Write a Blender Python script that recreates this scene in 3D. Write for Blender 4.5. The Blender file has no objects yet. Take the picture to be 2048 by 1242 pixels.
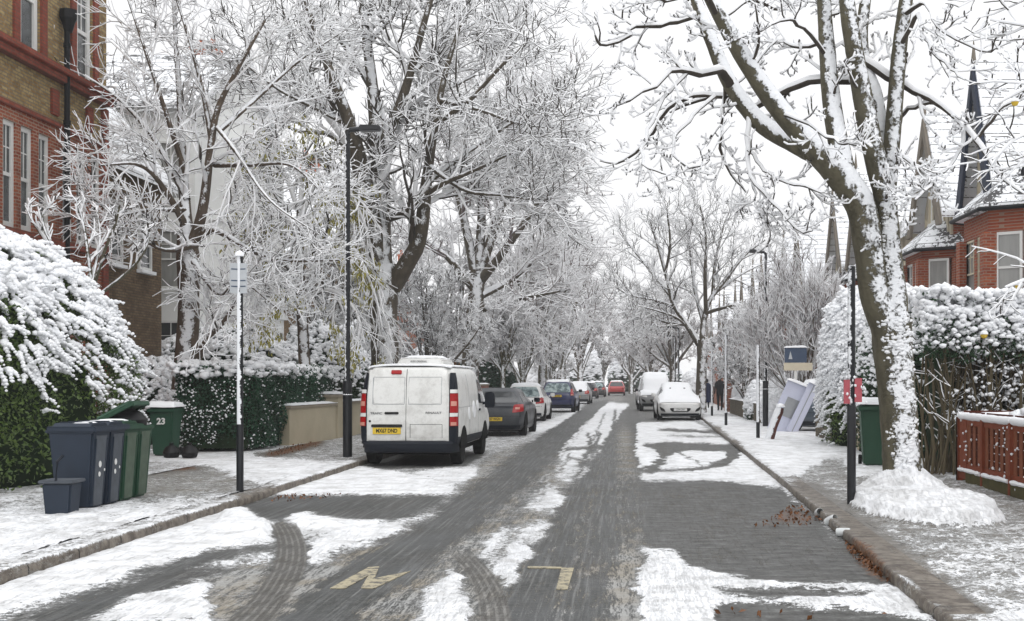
import bpy, bmesh, math, random
import numpy as np
from mathutils import Vector, Matrix, Euler
R=math.radians
random.seed(4)
C=bpy.context.scene.collection
# ------------------------------------------------------------------ camera, sky, sun, exposure
F=2400.0; CX,HZ=1240.0,761.0; EYE=1.65
cam=bpy.data.cameras.new('camera'); camo=bpy.data.objects.new('camera',cam); C.objects.link(camo)
cam.sensor_width=36; cam.lens=36*F/2048; cam.shift_x=-(CX-1024)/2048; cam.shift_y=(HZ-621)/2048
cam.clip_start=.1; cam.clip_end=3000
camo.location=(0,0,EYE); camo.rotation_euler=(R(90),0,0)
bpy.context.scene.camera=camo
W=bpy.data.worlds.new('World'); bpy.context.scene.world=W; W.use_nodes=True
wn=W.node_tree; wn.nodes.clear()
def _wn(t,**k):
    n=wn.nodes.new(t)
    for a,b in k.items(): setattr(n,a,b)
    return n
SUN_EL,SUN_AZ=R(52),R(160)
sky=_wn('ShaderNodeTexSky',sky_type='NISHITA',sun_disc=False,sun_elevation=SUN_EL,sun_rotation=SUN_AZ,air_density=1.0,dust_density=6.0)
bg1=_wn('ShaderNodeBackground'); bg1.inputs[1].default_value=.06
hs=_wn('ShaderNodeHueSaturation'); hs.inputs['Saturation'].default_value=.15
wn.links.new(sky.outputs[0],hs.inputs['Color']); wn.links.new(hs.outputs[0],bg1.inputs[0])
# the cloud layer: even pale grey that grows brighter towards the zenith, as an overcast sky does
tc=_wn('ShaderNodeTexCoord'); sp=_wn('ShaderNodeSeparateXYZ'); wn.links.new(tc.outputs['Generated'],sp.inputs[0])
rp=_wn('ShaderNodeValToRGB'); wn.links.new(sp.outputs[2],rp.inputs[0])
e=rp.color_ramp.elements; e[0].position=0; e[0].color=(.93,.93,.935,1); e[1].position=1; e[1].color=(1.4,1.42,1.45,1)
k=rp.color_ramp.elements.new(.30); k.color=(.96,.965,.98,1)
bg2=_wn('ShaderNodeBackground'); bg2.inputs[1].default_value=1.17; wn.links.new(rp.outputs[0],bg2.inputs[0])
mx=_wn('ShaderNodeMixShader'); mx.inputs[0].default_value=.93
wn.links.new(bg1.outputs[0],mx.inputs[1]); wn.links.new(bg2.outputs[0],mx.inputs[2])
wo=_wn('ShaderNodeOutputWorld'); wn.links.new(mx.outputs[0],wo.inputs[0])
sl=bpy.data.lights.new('sun','SUN'); sl.energy=.7; sl.angle=R(30); sl.color=(1,.985,.96)
so=bpy.data.objects.new('sun',sl); C.objects.link(so)
so.rotation_euler=Vector((math.sin(SUN_AZ)*math.cos(SUN_EL),math.cos(SUN_AZ)*math.cos(SUN_EL),math.sin(SUN_EL))).to_track_quat('Z','Y').to_euler()
sc=bpy.context.scene
sc.view_settings.view_transform='Standard'; sc.view_settings.look='None'; sc.view_settings.exposure=0.0; sc.view_settings.gamma=1
sc.cycles.max_bounces=5; sc.cycles.diffuse_bounces=4; sc.cycles.glossy_bounces=2; sc.cycles.transmission_bounces=2
sc.cycles.volume_bounces=1; sc.cycles.use_denoising=True
# ------------------------------------------------------------------ measuring: photo pixel -> place
def P(px,py,Y): return Vector(((px-CX)*Y/F, Y, EYE+(HZ-py)*Y/F))
def G(px,py,z=0):
    Y=F*(EYE-z)/(py-HZ); return Vector(((px-CX)*Y/F,Y,z))
# ------------------------------------------------------------------ tags and hierarchy
def tag(o,label=None,cat=None,group=None,kind=None):
    if label: o['label']=label
    if cat: o['category']=cat
    if group: o['group']=group
    if kind: o['kind']=kind
    return o
def empty(name,loc=(0,0,0),rz=0,**k):
    o=bpy.data.objects.new(name,None); C.objects.link(o); o.location=loc; o.rotation_euler=(0,0,rz); o.empty_display_size=.2
    return tag(o,**k)
def copy_tree(o,parent=None):
    c=o.copy(); C.objects.link(c); c.parent=parent
    for ch in list(o.children): copy_tree(ch,c)
    return c
# ------------------------------------------------------------------ mesh builders
def npmesh(name,V,Fc,mats,mi=None,parent=None,smooth=True,attrs=None,loc=None):
    """V (n,3), Fc list of (m,k) int arrays"""
    V=np.asarray(V,dtype=np.float32)
    if isinstance(Fc,np.ndarray): Fc=[Fc]; mi=[mi] if mi is not None else None
    m=bpy.data.meshes.new(name); m.vertices.add(len(V)); m.vertices.foreach_set('co',V.ravel())
    loops=np.concatenate([f.ravel() for f in Fc]).astype(np.int32)
    tot=np.concatenate([np.full(len(f),f.shape[1]) for f in Fc]).astype(np.int32)
    st=np.concatenate([[0],np.cumsum(tot)[:-1]]).astype(np.int32)
    m.loops.add(len(loops)); m.loops.foreach_set('vertex_index',loops)
    m.polygons.add(len(tot)); m.polygons.foreach_set('loop_start',st); m.polygons.foreach_set('loop_total',tot)
    if mi is not None:
        m.polygons.foreach_set('material_index',np.concatenate([np.broadcast_to(a,(len(f),)) for a,f in zip(mi,Fc)]).astype(np.int32))
    m.update(calc_edges=True)
    m.polygons.foreach_set('use_smooth',np.full(len(tot),bool(smooth)))
    if name in('snow_load','snow_flecks','foliage','leaves'): pass
    if attrs:
        for k,v in attrs.items():
            a=m.attributes.new(k,'FLOAT','POINT'); a.data.foreach_set('value',np.asarray(v,dtype=np.float32))
    if not isinstance(mats,(list,tuple)): mats=[mats]
    for x in mats: m.materials.append(x)
    o=bpy.data.objects.new(name,m); C.objects.link(o)
    if parent: o.parent=parent
    if loc is not None: o.location=loc
    if name in('snow_load','snow_flecks','foliage','leaves'): o['kind']='stuff'
    return o
class MB:
    def __init__(s): s.v=[]; s.f=[]; s.m=[]
    def add(s,vs,fs,m=0,T=None):
        b=len(s.v)
        for p in vs: s.v.append((T@Vector(p)) if T is not None else Vector(p))
        for q in fs: s.f.append([b+i for i in q]); s.m.append(m)
        return s
    def box(s,x0,x1,y0,y1,z0,z1,m=0,T=None):
        vs=[(x,y,z) for x in (x0,x1) for y in (y0,y1) for z in (z0,z1)]
        return s.add(vs,[(0,1,3,2),(4,6,7,5),(0,4,5,1),(2,3,7,6),(0,2,6,4),(1,5,7,3)],m,T)
    def prism(s,poly,a0,a1,axis='y',m=0,T=None):
        n=len(poly)
        def q(u,w,a): return (u,a,w) if axis=='y' else ((a,u,w) if axis=='x' else (u,w,a))
        vs=[q(u,w,a0) for u,w in poly]+[q(u,w,a1) for u,w in poly]
        fs=[tuple(range(n))[::-1],tuple(range(n,2*n))]+[(i,(i+1)%n,n+(i+1)%n,n+i) for i in range(n)]
        return s.add(vs,fs,m,T)
    def tube(s,pts,rad,n=10,m=0,T=None,cap=True):
        pts=[Vector(p) for p in pts]
        if not hasattr(rad,'__len__'): rad=[rad]*len(pts)
        vs=[]
        for i,p in enumerate(pts):
            t=(pts[min(i+1,len(pts)-1)]-pts[max(i-1,0)]).normalized()
            a=t.cross(Vector((0,0,1)) if abs(t.z)<.9 else Vector((0,1,0))).normalized(); b=t.cross(a)
            for k in range(n):
                an=2*math.pi*k/n; vs.append(p+(a*math.cos(an)+b*math.sin(an))*rad[i])
        fs=[(i*n+k,i*n+(k+1)%n,(i+1)*n+(k+1)%n,(i+1)*n+k) for i in range(len(pts)-1) for k in range(n)]
        if cap: fs+=[tuple(range(n))[::-1],tuple(range((len(pts)-1)*n,len(pts)*n))]
        return s.add(vs,fs,m,T)
    def lathe(s,prof,c=(0,0,0),n=16,m=0,T=None):
        vs=[(c[0]+r*math.cos(2*math.pi*k/n),c[1]+r*math.sin(2*math.pi*k/n),c[2]+z) for r,z in prof for k in range(n)]
        fs=[(i*n+k,i*n+(k+1)%n,(i+1)*n+(k+1)%n,(i+1)*n+k) for i in range(len(prof)-1) for k in range(n)]
        fs+=[tuple(range(n))[::-1],tuple(range((len(prof)-1)*n,len(prof)*n))]
        return s.add(vs,fs,m,T)
    def grid(s,fn,nu,nv,m=0):
        b=len(s.v)
        for i in range(nu+1):
            for j in range(nv+1): s.v.append(Vector(fn(i/nu,j/nv)))
        for i in range(nu):
            for j in range(nv):
                a=b+i*(nv+1)+j; s.f.append([a,a+1,a+nv+2,a+nv+1]); s.m.append(m)
        return s
    def shell(s,fn,nu,nv,off,m=0):
        """patch lying `off` proud of a surface; fn(u,v)->(point,normal); skirt closes it onto the surface"""
        b=len(s.v)
        pn=[fn(i/nu,j/nv) for i in range(nu+1) for j in range(nv+1)]
        for p,n in pn: s.v.append(Vector(p)+Vector(n)*off)
        for p,n in pn: s.v.append(Vector(p)-Vector(n)*.01)
        K=(nu+1)*(nv+1)
        for i in range(nu):
            for j in range(nv):
                a=b+i*(nv+1)+j; s.f.append([a,a+1,a+nv+2,a+nv+1]); s.m.append(m)
        ed=[(i,0) for i in range(nu)]+[(nu,j) for j in range(nv)]+[(i,nv) for i in range(nu,0,-1)]+[(0,j) for j in range(nv,0,-1)]
        for k in range(len(ed)):
            a=b+ed[k][0]*(nv+1)+ed[k][1]; q=ed[(k+1)%len(ed)]; c=b+q[0]*(nv+1)+q[1]
            s.f.append([a,c,c+K,a+K]); s.m.append(m)
        return s
    def build(s,name,mats,parent=None,smooth=False,bevel=0,loc=None,seg=2,**k):
        m=bpy.data.meshes.new(name); m.from_pydata([tuple(p) for p in s.v],[],s.f)
        if not isinstance(mats,(list,tuple)): mats=[mats]
        for x in mats: m.materials.append(x)
        m.polygons.foreach_set('material_index',s.m)
        bm=bmesh.new(); bm.from_mesh(m)
        bmesh.ops.recalc_face_normals(bm,faces=bm.faces[:])
        if bevel:
            eds=[e for e in bm.edges if len(e.link_faces)==2 and e.calc_face_angle(0)>R(35)]
            if eds: bmesh.ops.bevel(bm,geom=eds,offset=bevel,segments=seg,affect='EDGES',clamp_overlap=True)
        bm.to_mesh(m); bm.free()
        if smooth:
            m.polygons.foreach_set('use_smooth',[True]*len(m.polygons))
            try: m.set_sharp_from_angle(angle=R(40))
            except Exception: pass
        o=bpy.data.objects.new(name,m); C.objects.link(o)
        if parent: o.parent=parent
        if loc is not None: o.location=loc
        return tag(o,**k)
def text_obj(name,s,size,M4,mat,parent=None,depth=.002,align='CENTER',sx=1.0,bold=0):
    c=bpy.data.curves.new(name,'FONT'); c.body=s; c.size=size; c.align_x=align; c.align_y='CENTER'; c.extrude=depth; c.offset=bold
    t=bpy.data.objects.new(name+'_c',c); C.objects.link(t); bpy.context.view_layer.update()
    m=bpy.data.meshes.new_from_object(t.evaluated_get(bpy.context.evaluated_depsgraph_get())); bpy.data.objects.remove(t)
    m.transform(M4@Matrix.Diagonal((sx,1,1,1))); m.materials.clear(); m.materials.append(mat)
    o=bpy.data.objects.new(name,m); C.objects.link(o)
    if parent: o.parent=parent
    return o
# ------------------------------------------------------------------ noise on arrays (value noise)
def vnoise(x,y,seed=0,oct=3):
    x=np.asarray(x,float); y=np.asarray(y,float); out=np.zeros(np.broadcast(x,y).shape); amp=1.; tot=0
    for o in range(oct):
        xi=np.floor(x).astype(np.int64); yi=np.floor(y).astype(np.int64); fx=x-xi; fy=y-yi
        fx=fx*fx*(3-2*fx); fy=fy*fy*(3-2*fy)
        def h(a,b):
            n=(a*374761393+b*668265263+(seed+o*13)*1442695041)&0xffffffff
            n=((n^(n>>13))*1274126177)&0xffffffff; return ((n^(n>>16))&0xffff)/65535.
        out+=amp*((h(xi,yi)*(1-fx)+h(xi+1,yi)*fx)*(1-fy)+(h(xi,yi+1)*(1-fx)+h(xi+1,yi+1)*fx)*fy)
        tot+=amp; amp*=.5; x=x*2.03+5.1; y=y*2.03+1.7
    return out/tot
# ------------------------------------------------------------------ materials
class NT:
    def __init__(s,name):
        s.m=bpy.data.materials.new(name); s.m.use_nodes=True; s.t=s.m.node_tree; s.b=s.t.nodes['Principled BSDF']
    def n(s,t,ins=None,**k):
        x=s.t.nodes.new(t)
        for a,b in k.items(): setattr(x,a,b)
        if ins:
            for a,b in ins.items():
                if hasattr(b,'is_output') or isinstance(b,bpy.types.NodeSocket): s.t.links.new(b,x.inputs[a])
                else: x.inputs[a].default_value=b
        return x
    def l(s,a,b): s.t.links.new(a,b)
    def pos(s,obj=False):
        return s.n('ShaderNodeTexCoord').outputs['Object'] if obj else s.n('ShaderNodeNewGeometry').outputs['Position']
    def noise(s,scale,detail=3,vec=None,rough=.55,stretch=None):
        v=vec or s.pos()
        if stretch: v=s.n('ShaderNodeMapping',{'Vector':v,'Scale':stretch}).outputs[0]
        return s.n('ShaderNodeTexNoise',{'Vector':v,'Scale':scale,'Detail':detail,'Roughness':rough}).outputs['Fac']
    def math(s,op,a,b=0.,c=None,clamp=False):
        x=s.n('ShaderNodeMath',operation=op,use_clamp=clamp)
        for i,v in enumerate([a,b]+([c] if c is not None else [])):
            if isinstance(v,bpy.types.NodeSocket): s.l(v,x.inputs[i])
            else: x.inputs[i].default_value=v
        return x.outputs[0]
    def step(s,v,a,b):
        x=s.n('ShaderNodeMapRange',{'From Min':a,'From Max':b},interpolation_type='SMOOTHSTEP'); s.l(v,x.inputs['Value']); return x.outputs[0]
    def mix(s,f,a,b):
        x=s.n('ShaderNodeMix',data_type='RGBA')
        for i,v in ((0,f),(6,a),(7,b)):
            if isinstance(v,bpy.types.NodeSocket): s.l(v,x.inputs[i])
            elif i: x.inputs[i].default_value=(*v,1)
            else: x.inputs[i].default_value=v
        return x.outputs[2]
    def fmix(s,f,a,b):
        x=s.n('ShaderNodeMix',data_type='FLOAT')
        for i,v in ((0,f),(2,a),(3,b)):
            if isinstance(v,bpy.types.NodeSocket): s.l(v,x.inputs[i])
            else: x.inputs[i].default_value=v
        return x.outputs[0]
    def attr(s,name): return s.n('ShaderNodeAttribute',attribute_name=name).outputs['Fac']
    def bump(s,h,dist=.01,st=1.):
        x=s.n('ShaderNodeBump',{'Height':h,'Distance':dist,'Strength':st}); s.l(x.outputs[0],s.b.inputs['Normal'])
    def out(s,col=None,rough=None,spec=None,metal=None):
        for k,v in (('Base Color',col),('Roughness',rough),('Specular IOR Level',spec),('Metallic',metal)):
            if v is None: continue
            if isinstance(v,bpy.types.NodeSocket): s.l(v,s.b.inputs[k])
            else: s.b.inputs[k].default_value=(*v,1) if k=='Base Color' else v
        return s.m
SNOWC=(.86,.875,.90)
M={}
def simple(name,col,rough=.6,spec=.4,metal=0,var=.15,scale=6,bump=0,coat=0,obj=True):
    t=NT(name); f=t.noise(scale,3,t.pos(obj))
    c=t.mix(f,tuple(x*(1-var) for x in col),tuple(min(1,x*(1+var)) for x in col))
    if bump: t.bump(t.noise(scale*6,2,t.pos(obj)),bump)
    if coat: t.b.inputs['Coat Weight'].default_value=coat; t.b.inputs['Coat Roughness'].default_value=.08
    M[name]=t.out(c,rough,spec,metal); return M[name]
def snow_on(name,base,thr=.35,D=(0,-.35,.93),rough=.7,soft=.08,amt=.5,scale=9,bump=.01,var=.25,bscale=8,fine=45):
    """something with snow lying where its surface faces D"""
    t=NT(name); g=t.n('ShaderNodeNewGeometry')
    d=t.n('ShaderNodeVectorMath',operation='DOT_PRODUCT'); t.l(g.outputs['Normal'],d.inputs[0]); d.inputs[1].default_value=Vector(D).normalized()
    n1=t.noise(scale,3,rough=.65); n2=t.noise(fine,2)
    v=t.math('ADD',d.outputs['Value'],t.math('MULTIPLY',t.math('SUBTRACT',n1,.5),amt*2)); v=t.math('ADD',v,t.math('MULTIPLY',t.math('SUBTRACT',n2,.5),amt*.8))
    s=t.step(v,thr-soft,thr+soft)
    bn=t.noise(bscale,4,stretch=(1,1,.35)); bc=t.mix(t.step(bn,.3,.7),tuple(x*(1-var) for x in base),tuple(x*(1+var) for x in base))
    c=t.mix(s,bc,SNOWC)
    h=t.math('ADD',t.math('MULTIPLY',s,1.),t.math('MULTIPLY',t.noise(fine*.7,3),.5)); t.bump(h,bump*2)
    M[name]=t.out(c,t.fmix(s,rough,.55),.3); return M[name]
def mk_snow(name='snow',bscale=14,dist=.02):
    t=NT(name); h=t.noise(bscale,4); t.bump(h,dist)
    c=t.mix(t.noise(3,2),(.84,.855,.88),(.9,.905,.92)); M[name]=t.out(c,.55,.3); return M[name]
mk_snow(); mk_snow('snow_fine',40,.008)
# ------------------------------------------------------------------ ground: where snow, slush, leaves lie (marks traced on the ground plane)
RW,RH=1024,250            # raster of the ground as seen from the camera spot, 2 px cells, rows from 762
def fresh(v): return np.full((RH,RW),float(v),np.float32)
SN,SL,LF=fresh(.55),fresh(.4),fresh(0)
_yy,_xx=np.mgrid[0:RH,0:RW]; _px=_xx*2+1.; _py=_yy*2+762.
def inpoly(poly):
    ins=np.zeros((RH,RW),bool); n=len(poly)
    for i in range(n):
        x0,y0=poly[i]; x1,y1=poly[(i+1)%n]
        if y0==y1: continue
        c=((y0>_py)!=(y1>_py))&(_px<(x1-x0)*(_py-y0)/(y1-y0)+x0); ins^=c
    return ins
def paint(poly,sn=None,sl=None,lf=None):
    m=inpoly(poly)
    if sn is not None: SN[m]=sn
    if sl is not None: SL[m]=sl
    if lf is not None: LF[m]=lf
def stroke(pts,w,sn=None,sl=None,lf=None):
    """a band drawn along a line; w: width in px at each point"""
    if not hasattr(w,'__len__'): w=[w]*len(pts)
    for i in range(len(pts)-1):
        (x0,y0),(x1,y1)=pts[i],pts[i+1]; dx,dy=x1-x0,y1-y0; L=dx*dx+dy*dy
        t=np.clip(((_px-x0)*dx+(_py-y0)*dy)/L,0,1); ww=w[i]+(w[i+1]-w[i])*t
        d=np.hypot(_px-x0-t*dx,(_py-y0-t*dy)); m=d<ww/2
        if sn is not None: SN[m]=sn
        if sl is not None: SL[m]=sl
        if lf is not None: LF[m]=lf
# pavement left and right
paint([(-10,762),(1200,762),(560,990),(0,1170),(-10,1250)],.60,.5)
paint([(0,1030),(300,1028),(420,1005),(330,1048),(200,1088),(0,1162)],.76,.5)
paint([(0,1000),(300,1000),(300,1030),(0,1040)],.6,.5)
paint([(285,930),(400,922),(440,945),(300,965)],.15,.5,.7)
paint([(265,960),(470,950),(530,985),(420,1003),(270,1015)],.42,.7,.1)
paint([(300,915),(470,915),(540,922),(710,925),(715,945),(560,988),(500,975),(430,945),(300,930)],.84,.4,0)
paint([(560,900),(740,870),(745,930),(640,935),(540,925)],.52,.6)
paint([(500,920),(560,905),(640,880),(650,895),(600,912),(540,925)],.12,.4,.75)
paint([(1250,762),(1310,762),(1440,865),(1580,985),(2060,1380),(2060,762)],.72,.5)
# road
paint([(1225,775),(1290,775),(1410,845),(1580,985),(1880,1260),(0,1260),(0,1172),(560,992),(735,932)],.55,.5)
paint([(1205,785),(1300,785),(1320,840),(1380,850),(1290,1250),(560,1250)],.35,.7)
paint([(0,1172),(110,1128),(330,1058),(470,1013),(545,1050),(540,1082),(300,1130),(150,1200),(0,1245)],.92,.4)
paint([(0,1250),(150,1192),(300,1135),(545,1083),(548,1150),(430,1160),(300,1182),(160,1250)],.38,.45)
for q in ([(200,1180),(330,1148),(450,1120),(540,1105)],[(330,1150),(430,1130),(540,1118)],[(60,1250),(200,1200),(300,1170)]): stroke(q,[8,14,10,6][:len(q)],.75,.4)
for q in ([(80,1250),(220,1188),(400,1128),(545,1098)],[(120,1250),(280,1180),(430,1145)]): stroke(q,[22,16,12,8][:len(q)],.12,.2)
paint([(170,1250),(300,1188),(420,1162),(425,1250)],.86,.5)
paint([(422,1165),(545,1095),(535,1160),(470,1250),(425,1250)],.34,.95)
paint([(480,1010),(560,988),(905,988),(870,1010),(790,1036),(700,1040),(620,1028),(560,1040),(500,1028)],.03,.12,.25)
paint([(455,1015),(490,1012),(515,1035),(550,1055),(545,1075),(440,1050)],1.0,.3,0)
paint([(565,1038),(600,1024),(700,1042),(780,1038),(720,1062),(600,1068)],.97,.3,0)
paint([(600,1068),(720,1062),(820,1040),(700,1082),(600,1105)],.4,.9)
paint([(608,1090),(700,1065),(822,1046),(770,1080),(680,1085),(612,1125)],.95,.4)
paint([(480,1105),(545,1090),(548,1120),(500,1125)],.85,.4)
paint([(600,1148),(700,1108),(830,1058),(905,1035),(800,1085),(660,1165),(600,1205),(560,1250),(465,1250),(545,1170)],.22,1.0)
paint([(548,1045),(592,1045),(612,1100),(600,1160),(570,1205),(530,1250),(465,1250),(520,1190),(548,1130),(555,1085)],.08,.55)
paint([(550,990),(610,960),(700,933),(745,938),(800,947),(850,957),(895,972),(905,988),(880,992)],.93,.35)
paint([(830,945),(925,933),(960,942),(955,960),(900,966)],.88,.5)
paint([(735,938),(930,932),(975,905),(760,905)],.1,.3)
paint([(965,922),(1010,897),(1080,880),(1010,940),(950,978),(905,985),(940,960)],.4,.95)
paint([(1000,885),(1110,845),(1080,870),(1020,895)],.55,.7)
paint([(1075,850),(1150,822),(1200,806),(1190,812),(1120,850),(1060,872)],.85,.5)
# wheel lanes
paint([(540,1250),(620,1182),(700,1130),(830,1060),(960,962),(1040,900),(1120,848),(1180,808),(1218,800),(1180,845),(1120,898),(1060,958),(960,1045),(880,1110),(800,1165),(690,1250)],.02,.12)
paint([(690,1250),(800,1165),(880,1110),(960,1045),(1060,958),(1120,898),(1180,845),(1218,800),(1228,808),(1165,880),(1095,960),(1040,1030),(960,1100),(900,1160),(815,1250)],.3,.8)
paint([(1165,850),(1215,805),(1258,808),(1242,832),(1208,890),(1190,915),(1100,948),(1125,895)],.85,.5)
for q in ([(1130,900),(1180,895),(1240,893)],[(1175,868),(1185,900),(1165,925)],[(1200,866),(1192,895)],[(1140,915),(1165,925),(1195,945)]): stroke(q,[5,7,5][:len(q)],.1,.6)
paint([(1090,945),(1175,930),(1185,945),(1150,965),(1080,965)],.66,.7)
paint([(1078,975),(1090,962),(1112,975),(1124,1000),(1118,1018),(1035,1026)],.95,.4)
paint([(1040,1026),(1118,1018),(1110,1045),(1000,1060)],.38,.8)
paint([(990,1062),(1060,1045),(1106,1044),(1092,1072),(1050,1120),(1003,1190),(985,1150),(955,1105)],.84,.55)
stroke([(1035,1095),(1110,1062)],5,.1,.6)
paint([(905,1135),(938,1180),(946,1250),(812,1250),(850,1200)],.88,.55)
paint([(895,1118),(945,1105),(985,1150),(1004,1192),(992,1250),(946,1250),(938,1190),(918,1150)],.1,.75)
paint([(992,1250),(1006,1190),(1092,1078),(1125,1010),(1185,930),(1222,862),(1245,822),(1275,820),(1284,860),(1272,960),(1282,1050),(1280,1250)],.03,.38)
paint([(1190,1250),(1225,1110),(1282,1100),(1280,1250)],.24,.95)
paint([(1235,860),(1284,852),(1280,962),(1240,962)],.16,.9)
paint([(1150,1150),(1280,1050),(1280,1080),(1190,1160)],.2,.7)
# right side parking strip
paint([(1275,845),(1390,845),(1470,893),(1565,976),(1450,962),(1285,966),(1272,900)],.9,.4)
paint([(1310,856),(1440,862),(1450,868),(1320,863)],.25,.4)
paint([(1330,868),(1450,872),(1460,878),(1330,875)],.5,.5)
paint([(1315,884),(1470,890),(1485,905),(1400,902),(1330,900),(1300,893)],.1,.3)
stroke([(1290,890),(1315,895),(1330,915),(1310,935),(1280,945)],[8,14,20,12,6],.15,.7)
stroke([(1310,930),(1345,905)],16,.2,.7)
paint([(1328,915),(1360,903),(1448,904),(1440,920),(1400,934),(1330,936)],.95,.4)
stroke([(1300,944),(1400,938),(1455,924),(1468,908)],[5,7,14,22],.1,.6)
stroke([(1355,905),(1395,925),(1398,935)],4,.15,.6)
paint([(1285,964),(1450,963),(1565,980),(1640,1060),(1760,1150),(1810,1172),(1600,1160),(1400,1145),(1370,1122),(1310,1100),(1283,1080)],.1,.42,.03)
paint([(1560,960),(1590,975),(1575,985)],.9,.3)
stroke([(1575,985),(1600,1000),(1640,1030)],[8,12,8],.85,.3)
paint([(1530,1035),(1575,1010),(1625,1030),(1640,1050),(1570,1050)],.08,.2,.52)
paint([(1680,1085),(1715,1088),(1760,1130),(1815,1165),(1770,1168),(1710,1125)],.06,.2,.6)
paint([(1500,1145),(1700,1120),(1780,1165),(1560,1165)],.05,.15,.25)
paint([(1280,1100),(1345,1098),(1372,1130),(1500,1153),(1640,1168),(1810,1168),(1885,1212),(1930,1262),(1860,1240),(1700,1220),(1440,1208),(1430,1262),(1280,1262)],.88,.55)
paint([(1440,1178),(1560,1180),(1750,1186),(1700,1198),(1500,1196),(1420,1186)],.08,.3,.1)
paint([(1430,1208),(1700,1222),(1860,1243),(1900,1300),(1430,1300)],.03,.12,.2)
# right pavement
paint([(1580,985),(1640,1030),(1880,1250),(2060,1250),(2060,930),(1640,930)],.46,.5)
paint([(1400,838),(1640,850),(1700,900),(1600,960),(1568,972),(1500,912),(1440,862)],.9,.35)
paint([(1560,968),(1640,960),(1780,985),(1720,1030),(1640,1000)],.5,.5)
paint([(1580,985),(1630,975),(1720,1045),(1760,1070),(1860,1165),(1990,1262),(1890,1262),(1800,1165),(1700,1075),(1640,1028)],.2,.3,.06)
paint([(1690,925),(1760,925),(1920,930),(1930,950),(1700,965)],.82,.4)
paint([(1850,960),(1920,960),(2048,1020),(2048,1050),(1880,1000)],.5,.5)
paint([(1800,1090),(2060,1010),(2060,1090),(1880,1100)],.5,.6)
paint([(1870,1110),(2060,1090),(2060,1262),(1990,1262),(1880,1160)],.57,.5)
def blur(a,r):
    for ax in (0,1):
        k=np.ones(2*r+1)/(2*r+1); p=[(0,0),(0,0)]; p[ax]=(r,r)
        a=np.apply_along_axis(lambda q:np.convolve(q,k,'valid'),ax,np.pad(a,p,mode='edge'))
    return a
# long tyre streaks, drawn as many thin lines
_r=np.random.default_rng(77)
def along(y0,y1,xb,slope,w,sn,sl):
    ys=np.linspace(y0,y1,9); stroke([(CX+(xb)*(y-HZ)/480.+slope*0,y) for y in ys],[w*(y-HZ)/480.+1.2 for y in ys],sn,sl)
for _ in range(46):
    xb=_r.uniform(-640,60); y0=_r.uniform(800,1000); y1=y0+_r.uniform(80,320); k=_r.random()
    if -420<xb<-60 or xb>-40 or xb<-480: along(y0,min(y1,1250),xb,0,_r.uniform(3,9),None if k<.75 else .12,_r.choice([.05,.75,1.,1.1]))
for q,w in (([(905,1120),(950,1170),(985,1250)],3),([(925,1112),(975,1170),(1000,1235)],3),([(945,1108),(990,1160),(1005,1200)],2)): stroke(q,w,.6,.9)
for q,w in (([(556,1050),(566,1110),(552,1160),(500,1240)],3),([(572,1048),(588,1105),(572,1165),(520,1245)],3),([(586,1046),(604,1102),(592,1160),(545,1235)],2)): stroke(q,w,.45,1.1)
for q,w in (([(0,1235),(180,1180),(360,1120),(545,1095)],6),([(30,1250),(230,1165),(400,1110),(540,1088)],5),([(100,1250),(300,1160),(450,1118),(545,1106)],5)): stroke(q,w,.05,.2)
for _ in range(60):
    x=_r.uniform(1290,1720); y=_r.uniform(975,1150); L=_r.uniform(20,110)
    if x<1500+(y-985)*1.1-40: stroke([(x,y),(x+L,y+_r.uniform(-3,3))],_r.uniform(2,4),_r.choice([None,None,None,.3]),_r.choice([.0,.9,1.0]))
_far=blur(SN,1); _near=blur(blur(SN,4),3); _w=np.clip((_py-860)/160,0,1); SN=_far*(1-_w)+_near*_w; SL=blur(blur(SL,4),4); LF=blur(LF,4)
def fields(X,Y):
    X=np.asarray(X,float); Y=np.asarray(Y,float); Yc=np.maximum(Y,4.)
    wx=(vnoise(X*2.2,Y*2.2,3)-.5)*.22+(vnoise(X*9,Y*9,5,2)-.5)*.07; wy=(vnoise(X*2.2+40,Y*2.2,7)-.5)*.45+(vnoise(X*9,Y*9+30,9,2)-.5)*.16
    px=CX+(X+wx)*F/Yc; py=HZ+F*EYE/(Yc+wy)
    u=np.clip((px-1)/2,0,RW-1.001); v=np.clip((py-762)/2,0,RH-1.001); i=u.astype(int); j=v.astype(int); fu=u-i; fv=v-j
    def s(A): return (A[j,i]*(1-fu)+A[j,i+1]*fu)*(1-fv)+(A[j+1,i]*(1-fu)+A[j+1,i+1]*fu)*fv
    off=(px<-20)|(px>2070)|(py>1255)
    sn,sl,lf=s(SN),s(SL),s(LF)
    sn=np.where(off,.55+(vnoise(X*.7,Y*.7,11)-.5)*.9,sn)
    return sn,sl,lf
def _fit(pts):
    g=[G(x,y) for x,y in pts]; c=np.polyfit([p.y for p in g],[p.x for p in g],2); return float(c[2]),float(c[1]),float(c[0])
TREADS=[(*_fit([(566,1050),(582,1110),(562,1170),(500,1242)]),7.6,14.0,.155),(*_fit([(925,1110),(960,1150),(985,1200),(990,1242)]),7.4,11.6,.12)]
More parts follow.
